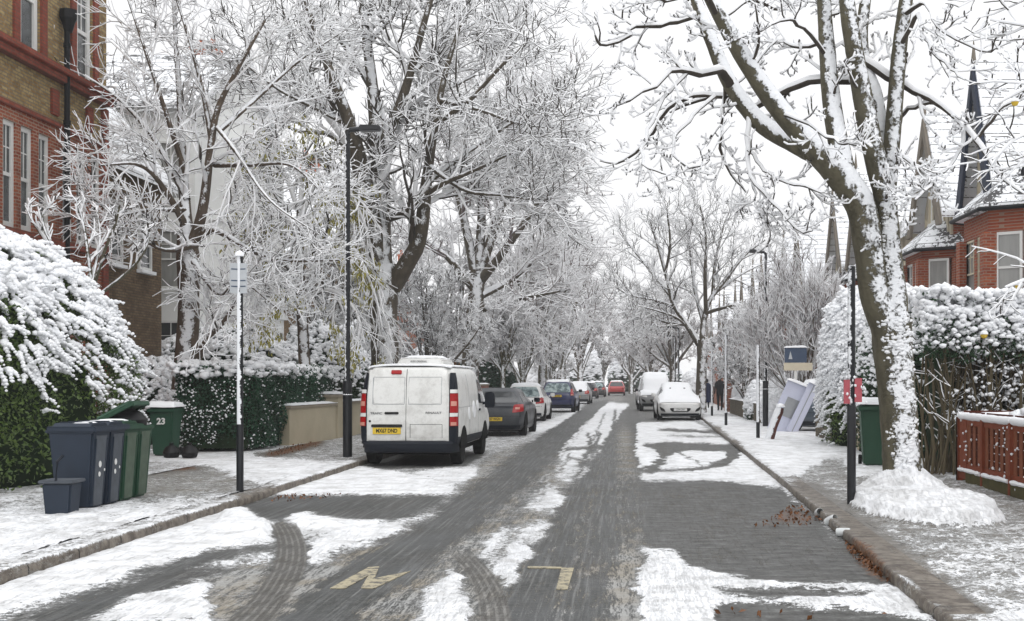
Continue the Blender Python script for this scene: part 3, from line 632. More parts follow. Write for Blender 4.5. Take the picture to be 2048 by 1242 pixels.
# --- right side: terrace of paired houses with spiky gables
def right_pair(Y0,label,first=False):
    X0=10.45; root=empty('semi_detached_house',(X0,Y0,0),label=label,cat='house'); root['group']='terrace of gabled brick houses on the right'
    b=MB(); b.box(.0,9,-8,8,0,5.9); b.build('wall',M['orange_brick'],root); b=MB(); b.box(.003,9,-7.997,7.997,5.9,7.0); b.prism([(.003,7.0),(4.5,10.0),(9,7.0)],-7.997,7.997,'y')
    for i in range(14): yy=-7.6+i*1.17; b.box(-.03,.003,yy-.05,yy+.05,5.9,6.9)
    b.box(-.04,.003,-8,8,5.85,5.97); b.build('upper_wall',M['cream_paint'],root)
    r=MB()
    for pl in ([(-.4,6.75),(4.5,10.02),(4.5,10.2),(-.4,6.93)],[(9.4,6.75),(4.5,10.02),(4.5,10.2),(9.4,6.93)]): r.prism(pl,-8.05,8.05,'y')
    rf=r.build('roof',M['roof_snow'],root)
    c=MB(); c.box(4.0,5.0,-.6,.6,8.6,10.9); c.box(3.9,5.1,-.7,.7,10.9,11.05)
    for q in (-.4,0,.4): c.lathe([(.13,0),(.11,.5)],(4.5,q,11.05),8)
    c.build('chimney',M['terracotta'],rf)
    for k,yc in enumerate((-2.6,2.6)):
        # gabled wing standing forward
        hw=1.3 if (k==0 and first) else 1.75; zt=10.0 if k==0 else 9.75; zb=5.9
        g=MB(); g.box(-.55,4.2,yc-hw+.2,yc+hw-.2,0,6.9); g.build('wing',M['orange_brick'],root)
        u=MB(); u.prism([(yc-hw+.22,6.0),(yc-hw+.22,6.95),(yc,zt-.25),(yc+hw-.22,6.95),(yc+hw-.22,6.0)],-.62,4.2,'x'); 
        for i in range(7): yy=yc-hw+.45+i*(2*hw-.9)/6; u.box(-.66,-.60,yy-.05,yy+.05,6.05,zt-.5-abs(yy-yc)*1.9)
        u.build('gable',M['cream_paint'],root)
        w=window(root,(-.62,yc,7.1),1.0,1.1,'x',-1,bars=(1,2),net=False)
        gr=MB()
        for s in (-1,1):
            gr.prism([(yc+s*(hw+.25),6.45),(yc,zt),(yc,zt+.2),(yc+s*(hw+.25),6.62)],-1.0,4.4,'x')
        gr.build('gable_roof',M['roof_snow_light'],rf)
        bb=MB()
        for s in (-1,1):
            bb.prism([(yc+s*(hw+.3),6.25),(yc+s*.02,zt+.02),(yc+s*.02,zt-.55),(yc+s*(hw-.15),6.25)],-1.09,-1.0,'x')
        bb.build('bargeboard',M['navy_tile' if (k==0 and first) else 'grey_timber'],root)
        if k==0 and first:
            nn=MB(); nn.prism([(yc-hw-.1,6.3),(yc,zt-.1),(yc-.25,zt-.5),(yc-hw+.4,6.3)],-1.0,-.2,'x'); nn.build('gable_cladding',M['navy_tile'],root)
        fin=MB(); fin.lathe([(.05,0),(.07,.1),(.02,.55),(.0,.7)],(-1.02,yc,zt+.1),6); fin.build('finial',M['grey_timber'],root)
        # two storey bay with hipped roof
        dz=.3 if (k==0 and first) else 0; yc=yc-1.3 if (k==0 and first) else yc
        pl=[(-.5,yc-1.7),(-1.35,yc-1.05),(-1.35,yc+1.05),(-.5,yc+1.7)]
        m=MB(); m.prism(pl,0,2.9,'z'); m.prism([(x*(1 if x>-1 else 1),y) for x,y in pl],2.9,3.55,'z'); m.prism(pl,5.3,5.55+dz,'z')
        for (x,y) in pl: 
            m.box(x-.16 if x<-1 else x-.1,x+.16,y-.17,y+.17,3.55,5.3)
        m.box(-1.36,-1.2,yc-.1,yc+.1,3.55,5.3)
        m.build('bay',M['orange_brick'],root)
        for dy in (-.52,.52): window(root,(-1.27,yc+dy,4.42),.84,1.74,'x',-1,bars=(2,2),net=True,fr=.06,mat='white_paint' if k else 'cream_paint')
        # angled side lights of the bay
        for s in (-1,1):
            p0=Vector((-1.27,yc+s*1.1,0)); p1=Vector((-.58,yc+s*1.62,0)); d=(p1-p0); L=d.length; T=Matrix.Translation(Vector(((p0.x+p1.x)/2,(p0.y+p1.y)/2,4.42)))@Matrix.Rotation(math.atan2(d.y,d.x),4,'Z')
            q=MB()
            for u0,u1,v0,v1 in ((-L/2+.1,-L/2+.17,-.87,.87),(L/2-.17,L/2-.1,-.87,.87),(-L/2+.17,L/2-.17,.8,.87),(-L/2+.17,L/2-.17,-.87,-.78),(-L/2+.17,L/2-.17,-.03,.03)): q.box(u0,u1,-.05,.05,v0,v1,T=T)
            f=q.build('window',M['white_paint'],root); q=MB(); q.box(-L/2+.14,L/2-.14,-.015,.015,-.83,.83,T=T); q.build('pane',M['glass_net'],f)
        h=MB(); o=.28; ev=[(-.3,yc-1.95-o*.3),(-1.6,yc-1.2),(-1.6,yc+1.2),(-.3,yc+1.95+o*.3)]
        bq=[(x,y,5.55+dz) for x,y in ev]; tq=[(x,y,5.68+dz) for x,y in ev]; ap=[(-.5,yc-.7,6.75+dz),(-.5,yc+.7,6.75+dz)]
        h.add(bq+tq+ap,[(0,1,2,3),(0,4,5,1),(1,5,6,2),(2,6,7,3),(4,8,5),(5,8,9,6),(6,9,7),(4,7,9,8),(0,3,7,4)]); h.build('bay_roof',M['roof_snow'],root)
        gt=MB(); gt.tube([(-.35,yc-2.05,5.56+dz),(-1.64,yc-1.23,5.56+dz),(-1.64,yc+1.23,5.56+dz),(-.35,yc+2.05,5.56+dz)],.055,8); gt.build('gutter',M['black_iron'],root)
    # lower roof between the wings and outer bays
    for yy in (-6.2,6.2):
        window(root,(.0,yy,4.5),1.,1.7,'x',-1,bars=(1,2),net=False); 
    d=MB(); d.box(-.06,.0,-.9,.0,.1,2.2); d.build('door',M['navy_tile'],root)
    return root
lab=['nearest of the gabled brick houses on the right, dark blue gable front and satellite dish','second pair of gabled brick houses on the right, seen just left of the forked tree',
 'third pair of gabled brick houses on the right, its gables rising above the thicket tree','fourth pair of gabled houses on the right, two thin dark gable points','fifth pair of gabled houses on the right, behind the round bare tree',
 'sixth pair of gabled houses far up the right side','seventh and farthest pair of gabled houses on the right']
r0=right_pair(34.6,lab[0],True)
# satellite dish belongs to the nearest house
dish=MB(); dish.lathe([(.0,.0),(.2,.015),(.36,.06),(.38,.07)],(0,0,0),20); do=dish.build('satellite_dish',M['black_iron'],r0,smooth=True)
do.location=(-.2,-5.1,6.8); do.rotation_euler=(R(70),0,R(-40))
r1=right_pair(50.6,lab[1])
for i in range(2,7):
    c=copy_tree(r1); c.location.y=34.6+16*i; c.location.x=10.45+(.3 if i>3 else 0); c['label']=lab[i]
# ------------------------------------------------------------------ trees
snow_on('bark_snow',(.085,.07,.05),thr=.64,D=(.25,-.68,.69),amt=.42,scale=4.5,bump=.012,fine=26)
snow_on('bark_snow_light',(.095,.07,.05),thr=.66,D=(.25,-.70,.66),amt=.5,scale=4,bump=.012,fine=26)
snow_on('bark_heavy',(.095,.085,.055),thr=.60,D=(.10,-.70,.71),amt=.42,scale=6,bump=.022,fine=24)
t=NT('twig_bark'); M['twig_bark']=t.out(t.mix(t.noise(5,2),(.045,.038,.032),(.10,.085,.07)),.85,.1)
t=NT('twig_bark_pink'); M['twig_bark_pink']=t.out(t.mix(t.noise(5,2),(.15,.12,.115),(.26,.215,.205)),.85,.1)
t=NT('twig_snow'); M['twig_snow']=t.out((.90,.905,.92),.6,.1)
def unit(v): return v/np.maximum(np.linalg.norm(v,axis=-1,keepdims=True),1e-9)
def resample(pts,rad,K):
    pts=np.array(pts,float); rad=np.array(rad,float); n=len(pts)
    # Catmull-Rom through traced points
    ext=np.vstack([2*pts[0]-pts[1],pts,2*pts[-1]-pts[-2]]); u=np.linspace(0,n-1-1e-6,K); i=u.astype(int); f=(u-i)[:,None]
    a,b,c,d=ext[i],ext[i+1],ext[i+2],ext[i+3]
    q=.5*((2*b)+(-a+c)*f+(2*a-5*b+4*c-d)*f**2+(-a+3*b-3*c+d)*f**3)
    return q,np.interp(u,range(n),rad)
def grow(rng,Pp,Rp,n,lr,ang,trop=.05,wig=.15,tmin=.2,tmax=.98,K=6,rr=.55,rmin=.006,taper=.35,L0=None,droop=0.,flat=0.,lj=.35,shrink=.45):
    N,Kp,_=Pp.shape; seg=np.linalg.norm(np.diff(Pp,axis=1),axis=2).sum(1)
    t=tmin+(tmax-tmin)*((np.arange(n)[None]+rng.random((N,n)))/n); t=np.clip(t,0,.999); u=t*(Kp-1); i=u.astype(int); f=(u-i)[...,None]; ar=np.arange(N)[:,None]
    p=Pp[ar,i]*(1-f)+Pp[ar,i+1]*f; tg=unit(Pp[ar,i+1]-Pp[ar,i]); r0=(Rp[ar,i]*(1-f[...,0])+Rp[ar,i+1]*f[...,0])*rr
    L=(seg[:,None] if L0 is None else L0)*lr*(1-shrink*t)*(1+lj*(rng.random((N,n))*2-1))
    rnd=rng.normal(size=(N,n,3)); rnd[...,2]*=(1-flat); per=unit(np.cross(tg,np.cross(rnd,tg)))
    a=np.radians(ang)*(1+.35*(rng.random((N,n,1))*2-1)); d=unit(tg*np.cos(a)+per*np.sin(a))
    p=p.reshape(-1,3); d=d.reshape(-1,3); L=L.reshape(-1); r0=np.maximum(r0.reshape(-1),rmin)
    out=np.zeros((len(p),K,3)); out[:,0]=p; st=(L/(K-1))[:,None]
    for k in range(1,K):
        d=d+rng.normal(size=d.shape)*wig; d[:,2]+=trop-droop*k/K; d=unit(d); out[:,k]=out[:,k-1]+d*st
    rad=r0[:,None]*(1-(1-taper)*np.linspace(0,1,K)[None]); rad=np.maximum(rad,rmin*.8)
    return out,rad
def tubes(Pp,Rp,S,sn=.0,D=(0,-.35,.94),endr=.5):
    """tubes with the snow lying on the side facing D; returns V, F, material index (0 bark, 1 snow)"""
    N,K,_=Pp.shape; D=np.array(D)/np.linalg.norm(D); T=np.gradient(Pp,axis=1); T=unit(T)
    side=np.cross(T,D); w=np.linalg.norm(side,axis=2,keepdims=True); side=np.where(w<.05,np.array([1.,0,0]),side/np.maximum(w,1e-6)); up=np.cross(side,T)
    R2=Rp.copy(); R2[:,-1]*=endr
    a=np.arange(S)*2*np.pi/S; ca=np.cos(a)[None,None,:,None]; sa=np.sin(a)[None,None,:,None]
    h=np.clip(w,.25,1)[:,:,None,:]*sn*np.clip(ca+.15,0,1)
    V=Pp[:,:,None,:]+up[:,:,None,:]*(ca*R2[:,:,None,None]+h)+side[:,:,None,:]*sa*(R2[:,:,None,None]+sn*.4)
    base=(np.arange(N)*K*S)[:,None,None]+(np.arange(K-1)*S)[None,:,None]; s=np.arange(S)[None,None]; s2=(s+1)%S
    Fq=np.stack([base+s,base+s2,base+S+s2,base+S+s],-1).reshape(-1,4)
    mid=np.cos(a+np.pi/S); mi=np.broadcast_to((mid>-.05)[None,None],(N,K-1,S)).reshape(-1)
    return V.reshape(-1,3),Fq,mi.astype(int)
def tree_mesh(name,sets,mats,parent,**k):
    V=[];Fs=[];mi=[];b=0
    for (Pp,Rp,S,sn,D) in sets:
        v,f,m=tubes(Pp,Rp,S,sn,D); V.append(v); Fs.append(f+b); mi.append(m); b+=len(v)
    return npmesh(name,np.concatenate(V),np.concatenate(Fs),mats,np.concatenate(mi),parent)
def limb_mesh(name,limbs,mat,parent,S=14,flare=True,K=26,lump=.05):
    """thick limbs traced as lists of (x,y,z,r)"""
    V=[];Fs=[];b=0; out=[]
    rng=np.random.default_rng(5)
    for L in limbs:
        L=np.array(L,float); q,r=resample(L[:,:3],L[:,3],K); T=unit(np.gradient(q,axis=0)); a0=np.cross(T,[0,1,.01]); a0=unit(a0); b0=np.cross(T,a0)
        th=np.arange(S)*2*np.pi/S; rr=r[:,None]*(1+lump*(vnoise(th[None]*1.3+np.zeros((K,1)),np.arange(K)[:,None]*.45+b*.01,7)-.5)*2)
        v=q[:,None]+a0[:,None]*(np.cos(th)[None,:,None]*rr[...,None])+b0[:,None]*(np.sin(th)[None,:,None]*rr[...,None])
        base=b+(np.arange(K-1)*S)[:,None]; s=np.arange(S)[None]; Fs.append(np.stack([base+s,base+(s+1)%S,base+S+(s+1)%S,base+S+s],-1).reshape(-1,4)); V.append(v.reshape(-1,3)); b+=K*S
        out.append((q,r))
    npmesh(name,np.concatenate(V),np.concatenate(Fs),mat,parent=parent)
    return out
def to_set(limbs,K):
    A=[resample(np.array(L,float)[:,:3],np.array(L,float)[:,3],K) for L in limbs]
    return np.stack([a for a,_ in A]),np.stack([r for _,r in A])
def L_(pts,Y0=None):
    """traced limb: (px,py,depth,width px) -> x,y,z,r"""
    o=[]
    for (px,py,Y,w) in pts:
        p=P(px,py,Y); o.append((p.x,p.y,p.z,w*.5*Y/F))
    return o
DC=(.12,-.42,.90)
# ---- the big foreground tree on the right pavement
def tree_right():
    rng=np.random.default_rng(11); Y=15.75
    root=empty('street_tree',(3.74,Y,.12),label='big forked tree in the right foreground, snow caked on its trunk and round its foot',cat='tree')
    inv=np.array([3.74,Y,.12])
    T=[(1812,1030,Y,96),(1808,985,Y,80),(1802,900,Y,75),(1795,800,Y,74),(1786,700,Y,76),(1782,640,Y,84)]
    A=[(1790,700,Y,58),(1752,600,Y-.05,60),(1737,500,Y-.1,58),(1722,415,Y-.15,60),(1688,360,Y-.2,60),(1640,305,Y-.3,56)]
    A1=[(1645,310,Y-.3,48),(1570,232,Y-.4,42),(1500,135,Y-.5,36),(1440,30,Y-.6,31),(1395,-60,Y-.7,26),(1340,-170,Y-.8,20)]
    A2=[(1640,310,Y-.1,46),(1590,285,Y+.1,42),(1522,246,Y+.3,37),(1462,170,Y+.5,32),(1425,85,Y+.6,28),(1400,20,Y+.7,25),(1372,-60,Y+.8,20)]
    B=[(1700,385,Y-.2,46),(1680,300,Y-.2,42),(1664,210,Y-.1,38),(1655,110,Y,34),(1648,10,Y,28),(1640,-100,Y,22)]
    Rt=[(1788,680,Y,60),(1786,600,Y,58),(1776,500,Y,52),(1770,400,Y,48),(1766,370,Y,44)]
    R1=[(1772,400,Y-.05,44),(1754,330,Y-.1,45),(1734,240,Y-.2,42),(1714,130,Y-.3,37),(1697,30,Y-.4,33),(1688,-80,Y-.4,26)]
    R2=[(1772,390,Y+.1,36),(1764,290,Y+.2,36),(1748,190,Y+.3,33),(1728,130,Y+.4,30),(1724,60,Y+.4,25),(1740,-60,Y+.5,20)]
    R3=[(1774,390,Y,36),(1784,280,Y,33),(1792,180,Y,32),(1800,90,Y,30),(1812,0,Y,28),(1825,-90,Y,22)]
    thick=[L_(x) for x in (T,A,A1,A2,B,Rt,R1,R2,R3)]
    shift=lambda L:[(x-inv[0],y-inv[1],z-inv[2],r) for x,y,z,r in L]
    limb_mesh('trunk',[shift(thick[0])],M['bark_heavy'],root,S=20,K=30,lump=.10)
    limb_mesh('limb',[shift(x) for x in thick[1:]],M['bark_heavy'],root,S=16,K=36,lump=.07)
    br=[ # traced boughs
     [(1725,120,Y+.3,20),(1790,160,Y+.2,19),(1860,195,Y,17),(1920,238,Y-.3,14),(1962,290,Y-.6,11),(2000,350,Y-.9,8),(2060,395,Y-1.2,5)],
     [(1700,160,Y,19),(1640,160,Y+.2,18),(1590,172,Y+.4,17),(1550,192,Y+.6,15),(1500,215,Y+.9,11),(1470,192,Y+1.1,9),(1400,198,Y+1.3,8),(1340,225,Y+1.6,6)],
     [(1463,178,Y+.5,19),(1440,140,Y+.2,18),(1400,148,Y-.2,15),(1350,140,Y-.4,12),(1310,172,Y-.7,10),(1240,205,Y-1,8),(1180,232,Y-1.2,5)],
     [(1475,192,Y+.5,13),(1420,190,Y+.9,11),(1370,196,Y+1.1,10),(1330,225,Y+1.3,9),(1290,290,Y+1.5,8),(1240,325,Y+1.7,6),(1200,322,Y+1.8,4)],
     [(1395,28,Y+.7,14),(1360,40,Y+.6,13),(1320,48,Y+.5,12),(1262,55,Y+.3,9),(1258,75,Y+.3,9),(1205,92,Y+.1,7),(1190,70,Y,5)],
     [(1498,235,Y+.3,10),(1494,285,Y+.2,9),(1496,330,Y,8),(1520,380,Y-.2,7),(1560,420,Y-.4,6),(1600,462,Y-.6,5),(1625,462,Y-.7,4)],
     [(1448,140,Y+.5,8),(1446,220,Y+.6,7),(1440,290,Y+.7,6),(1458,340,Y+.8,5),(1492,385,Y+.9,4)],
     [(1430,192,Y-.2,8),(1385,232,Y-.4,7),(1350,270,Y-.6,6),(1345,310,Y-.7,5),(1390,335,Y-.8,5),(1420,320,Y-.8,3)],
     [(1375,145,Y-.3,8),(1330,195,Y-.5,7),(1292,270,Y-.7,6),(1290,330,Y-.8,5),(1340,350,Y-.9,4)],
     [(1496,300,Y+.1,7),(1540,350,Y-.1,6),(1600,372,Y-.3,5),(1650,385,Y-.4,4)],
     [(1506,345,Y,6),(1510,400,Y,5),(1530,440,Y,4),(1545,458,Y,3)],
     [(1560,225,Y-.4,10),(1620,250,Y-1,8),(1680,285,Y-1.4,6),(1720,290,Y-1.6,4)],
     [(1660,120,Y,9),(1610,60,Y-.3,8),(1570,40,Y-.5,6),(1500,70,Y-.8,5),(1440,92,Y-1,4)],
     [(1655,80,Y,9),(1600,95,Y+.5,8),(1560,80,Y+.7,6),(1530,110,Y+1,4)],
     [(1648,40,Y,9),(1690,10,Y+.4,7),(1620,-10,Y+.8,5)],
     [(1800,100,Y,10),(1835,30,Y-.4,8),(1850,80,Y-.8,7),(1890,130,Y-1,5),(1930,160,Y-1.2,4)],
     [(1808,30,Y,10),(1850,10,Y-.6,8),(1880,60,Y-1,7),(1960,100,Y-1.4,5),(2000,98,Y-1.6,4)],
     [(1785,300,Y,9),(1830,330,Y-.4,7),(1870,355,Y-.7,5),(1830,400,Y-1,4)],
     [(1870,205,Y,9),(1810,225,Y+.3,8),(1790,280,Y+.6,6),(1780,330,Y+.8,5)],
     [(1930,250,Y-.4,8),(1910,320,Y-.5,6),(1850,370,Y-.6,5),(1790,400,Y-.6,4)],
     [(1950,280,Y-.5,7),(1990,230,Y-.8,6),(2040,190,Y-1,5),(2060,160,Y-1,3)],
     [(1440,30,Y-.6,12),(1400,-10,Y-1,9),(1330,0,Y-1.6,7),(1250,-20,Y-2,5)],
     [(1440,40,Y+.7,12),(1500,0,Y+1.2,9),(1560,20,Y+1.6,6),(1600,-10,Y+2,4)],
    ]
    bl=[shift(L_(x)) for x in br]; Pb,Rb=to_set(bl,16)
    Pb[:,1:-1]+=rng.normal(size=Pb[:,1:-1].shape)*.012
    sets=[(Pb,Rb,8,.012,(0,-.18,.98))]
    P2,R2_=grow(rng,Pb,Rb,8,.22,42,.02,.16,tmin=.25,K=7,rr=.5,rmin=.008,L0=np.full((len(Pb),1),2.3),shrink=.2); sets.append((P2,R2_,6,.009,(0,-.2,.97)))
    Pt,Rt_=grow(rng,np.array([resample([p[:3] for p in shift(x)],[p[3] for p in shift(x)],12)[0] for x in thick[2:]]),np.full((len(thick)-2,12),.05),5,.25,60,.05,.15,tmin=.35,K=7,rr=.5,rmin=.01,L0=np.full((len(thick)-2,1),3.4)); sets.append((Pt,Rt_,6,.009,(0,-.2,.97)))
    PP=np.concatenate([P2,Pt]); RR=np.concatenate([R2_,Rt_])
    P3,R3_=grow(rng,PP,RR,4,.40,48,.10,.14,tmin=.3,K=5,rr=.75,rmin=.006,taper=.8,L0=np.full((len(PP),1),.7)); sets.append((P3,R3_,6,.013,(0,-.45,.9)))
    P4,R4=grow(rng,P3,R3_,3,.2,55,.12,.1,tmin=.35,K=4,rr=1.,rmin=.005,taper=1.0,L0=np.full((len(P3),1),.45)); sets.append((P4,R4,6,.015,(0,-.5,.87)))
    tree_mesh('branches',sets,[M['twig_bark'],M['twig_snow']],root)
    # snow plastered in scallops on the windward side of trunk and limbs
    Cc=[];Rr=[]
    for q in (thick[0],thick[5]):
        q=np.array(shift(q)); pts,rad=resample(q[:,:3],q[:,3],60); T=unit(np.gradient(pts,axis=0)); L=np.linalg.norm(np.diff(pts,axis=0),axis=1).sum(); n=int(L*210*rad.mean()/.2)
        u=rng.random(n)*58.9; i=u.astype(int); f=(u-i)[:,None]; p=pts[i]*(1-f)+pts[i+1]*f; r=rad[i]; t_=T[i]
        D=unit(np.array([.08,-.75,.66])); d=unit(D-t_*(t_@D)[:,None]); s=np.cross(t_,d); a=rng.normal(size=n)*.52
        nr=d*np.cos(a)[:,None]+s*np.sin(a)[:,None]; w=vnoise(p[:,2]*2.2+a*1.2,a*2+p[:,0]*3,19); k=(w>.46)&(np.abs(a)<1.1)
        sz=.023*(.55+.9*rng.random(n))*(r/.2)**.35; Cc.append((p+nr*(r-.012)[:,None])[k]); Rr.append(np.stack([sz*1.35,sz*.8,sz*.8],1)[k])
    Cc=np.concatenate(Cc); Rr=np.concatenate(Rr); V0,F0=ico_(1); n=len(Cc)
    V=np.broadcast_to(V0[None],(n,)+V0.shape)*(1+.25*(rng.random((n,len(V0),1))-.5)*2)*Rr[:,None]+Cc[:,None]; npmesh('snow_load',V.reshape(-1,3),(F0[None]+(np.arange(n)*len(V0))[:,None,None]).reshape(-1,3),M['snow_fine'],parent=root)
def ico_(sub):
    bm=bmesh.new(); bmesh.ops.create_icosphere(bm,subdivisions=sub,radius=1); V=np.array([v.co[:] for v in bm.verts]); Fc=np.array([[v.index for v in f.verts] for f in bm.faces]); bm.free(); return V,Fc
tree_right()
# ---- generic crown over traced main limbs
def tree(name,label,base,limbs,trunk_mat,seed,lv,D=(0,-.4,.92),sn=.009,rmin=.009,group=None,bark='twig_bark',cat='tree',K0=14,trunk_n=1,S0=14):
    rng=np.random.default_rng(seed); root=empty(name,base,label=label,cat=cat)
    if group: root['group']=group
    bx=np.array(base); sh=lambda L:[(x-bx[0],y-bx[1],z-bx[2],r) for x,y,z,r in L]
    ls=[sh(L_(x)) for x in limbs]
    limb_mesh('trunk',ls[:trunk_n],trunk_mat,root,S=S0,K=26,lump=.07)
    if len(ls)>trunk_n: limb_mesh('limb',ls[trunk_n:],trunk_mat,root,S=10,K=22,lump=.07)
    Pp,Rp=to_set(ls[trunk_n:] or ls,K0); sets=[]; allp=[]
    for i,q in enumerate(lv):
        n,L,ang,trop,wig,Kk,S,rr=q[:8]; kw=q[8] if len(q)>8 else {}
        Pp,Rp=grow(rng,Pp,Rp,n,1.,ang,trop,wig,K=Kk,rr=rr,rmin=rmin,L0=np.full((len(Pp),1),L),**kw)
        sets.append((Pp,Rp,S,sn,D))
    tree_mesh('branches',sets,[M[bark],M['twig_snow']],root)
    return root
# left pavement: slim several-stemmed tree by the hedge
Y=27.5
tree('small_tree','slim tree behind the trimmed hedge, its fine white coated branches before the white house',(P(378,760,Y).x,Y,.05),[
 [(368,780,Y,50),(374,690,Y,44),(378,600,Y,40),(376,510,Y,46),(372,470,Y,34)],
 [(378,500,Y,30),(372,440,Y,26),(366,330,Y+.3,16),(360,210,Y+.5,12),(352,90,Y+.6,9),(345,-40,Y+.8,6)],
 [(382,500,Y,26),(405,420,Y-.3,20),(420,310,Y-.5,16),(435,220,Y-.6,12),(480,130,Y-.8,8),(530,40,Y-1,5)],
 [(390,480,Y,20),(430,460,Y-.5,14),(500,500,Y-1.1,10),(570,520,Y-1.6,7),(680,520,Y-2,4)],
 [(376,460,Y,16),(330,380,Y-.6,11),(280,330,Y-1.2,8),(200,330,Y-1.8,5)],
 [(375,400,Y,14),(310,280,Y+.6,10),(240,200,Y+1,7),(170,150,Y+1.2,4)],
 [(372,350,Y,12),(330,220,Y-.6,9),(290,100,Y-1,6),(250,-20,Y-1.2,4)],
 [(425,290,Y-.4,12),(400,160,Y-.6,8),(360,20,Y-.9,5),(330,-60,Y-1,3)],
 [(430,330,Y-.4,12),(500,330,Y-1,9),(580,330,Y-1.4,6),(640,380,Y-1.6,3)],
 [(440,260,Y-.4,12),(520,190,Y+.4,9),(600,120,Y+.9,6),(690,60,Y+1.2,3)],
 [(385,490,Y-.1,18),(330,500,Y-1,8),(270,470,Y-1.6,5)],
 [(385,520,Y-.1,14),(440,590,Y-1.2,8),(480,560,Y-1.6,6),(560,620,Y-2,4)],
 [(390,740,Y-.1,16),(410,685,Y-.4,12),(450,640,Y-.6,9),(470,600,Y-.8,5)],
 [(372,420,Y,12),(300,420,Y-1,8),(230,430,Y-1.6,5),(190,400,Y-2,3)],
 [(430,250,Y-.4,10),(470,300,Y-1.6,8),(540,400,Y-2.2,5),(640,470,Y-2.6,3)]],
 M['bark_snow_light'],21,[(8,1.9,42,.0,.13,8,6,.5,dict(droop=.03)),(6,1.0,42,.0,.14,6,5,.6,dict(droop=.06)),(5,.5,40,.02,.14,5,4,.8)],D=(.1,-.75,.65),sn=.012,rmin=.007)
# the great tree behind the van
Y=34.
tree('street_tree','tall broad tree rising directly behind the white van, dark trunk forking high up',(P(770,770,Y).x,Y,.05),[
 [(768,790,Y,64),(770,720,Y,56),(768,640,Y,54),(764,560,Y,62),(762,530,Y,60)],
 [(760,560,Y,40),(750,480,Y-.2,38),(736,400,Y-.5,38),(720,330,Y-.8,34),(700,250,Y-1.3,27),(670,170,Y-1.8,20),(640,90,Y-2.2,13),(610,0,Y-2.6,8)],
 [(766,545,Y,42),(762,450,Y,40),(764,360,Y,32),(756,280,Y,30),(745,180,Y,24),(735,90,Y+.2,19),(725,0,Y+.3,14),(720,-90,Y+.4,10)],
 [(785,575,Y,36),(812,530,Y-.2,36),(838,480,Y-.4,30),(850,390,Y-.6,25),(856,340,Y-.7,20),(870,250,Y-.9,15),(890,150,Y-1.1,11),(920,50,Y-1.3,7)],
 [(762,300,Y,24),(800,210,Y-.3,20),(825,130,Y-.6,16),(850,40,Y-.9,12),(880,-60,Y-1,8)],
 [(775,438,Y-.1,16),(810,425,Y-.5,15),(840,400,Y-1,13),(880,370,Y-1.6,11),(950,340,Y-2,8),(1010,312,Y-2.4,5),(1065,290,Y-2.6,3)],
 [(850,370,Y-.6,14),(900,330,Y-.2,11),(970,280,Y+.4,9),(1040,235,Y+.8,6),(1100,210,Y+1,3)],
 [(830,140,Y-.6,13),(880,90,Y-.2,11),(960,40,Y+.4,8),(1040,-10,Y+.8,5)],
 [(870,250,Y-.9,12),(940,200,Y-1.6,9),(1000,135,Y-2.2,7),(1060,80,Y-2.5,4)],
 [(700,250,Y-1.3,14),(640,220,Y-1.6,10),(560,180,Y-2,7),(480,120,Y-2.3,4)],
 [(720,320,Y-.8,14),(660,270,Y,10),(590,260,Y+.8,7),(520,220,Y+1.2,4)],
 [(745,180,Y,14),(690,90,Y+.8,10),(630,10,Y+1.3,7),(570,-60,Y+1.6,4)],
 [(735,90,Y,12),(790,20,Y+.8,9),(830,-80,Y+1.2,6)],
 [(758,300,Y,14),(790,260,Y+1.4,10),(860,200,Y+2.2,8),(950,150,Y+2.8,5)],
 [(740,390,Y-.4,12),(700,370,Y-1.8,9),(640,380,Y-2.6,6),(590,420,Y-3,3)],
 [(856,330,Y-.7,12),(930,380,Y-1.8,8),(1000,390,Y-2.4,6),(1080,400,Y-2.8,4)],
 [(880,200,Y-1,11),(960,220,Y-2,8),(1030,245,Y-2.6,6),(1090,255,Y-3,3)]],
 M['bark_snow'],31,[(8,2.6,42,.03,.13,8,6,.5),(6,1.4,44,.03,.14,6,5,.6),(5,.75,42,.05,.14,5,4,.8),(2,.35,45,.05,.1,3,4,.9)],sn=.016,rmin=.0085)
# next trees along the left, further off
Y=50.
tree('street_tree','second tall tree on the left, above the slate hatchback, crown reaching over the road',(P(942,780,Y).x,Y,.05),[
 [(938,800,Y,40),(942,720,Y,36),(950,620,Y,32),(955,540,Y,30)],
 [(953,560,Y,22),(935,470,Y,18),(915,380,Y,14),(890,280,Y,10),(870,190,Y,7)],
 [(955,560,Y,22),(962,460,Y,18),(965,360,Y,14),(970,250,Y,10),(975,150,Y,6)],
 [(958,550,Y,22),(985,470,Y,18),(1010,390,Y,14),(1040,300,Y,10),(1070,220,Y,6)],
 [(962,560,Y,20),(1010,500,Y-1,15),(1060,430,Y-1.6,11),(1095,380,Y-2,8),(1135,345,Y-2,4)],
 [(962,590,Y,18),(1020,560,Y+1,12),(1075,515,Y+2,9),(1125,485,Y+3,5)],
 [(950,580,Y,18),(900,520,Y-1,12),(850,480,Y-1.6,8),(800,470,Y-2,4)],
 [(960,620,Y,16),(1020,600,Y-2,11),(1070,592,Y-3,8),(1120,582,Y-4,4)],
 [(1000,420,Y,14),(1060,330,Y+1,10),(1090,260,Y+2,7),(1120,200,Y+3,4)],
 [(965,400,Y,12),(1010,300,Y+1,9),(1050,180,Y+1.6,5)]],
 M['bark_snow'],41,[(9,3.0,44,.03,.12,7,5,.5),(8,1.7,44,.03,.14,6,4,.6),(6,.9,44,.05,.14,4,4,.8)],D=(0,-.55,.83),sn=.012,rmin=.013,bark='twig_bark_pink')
Y=72.
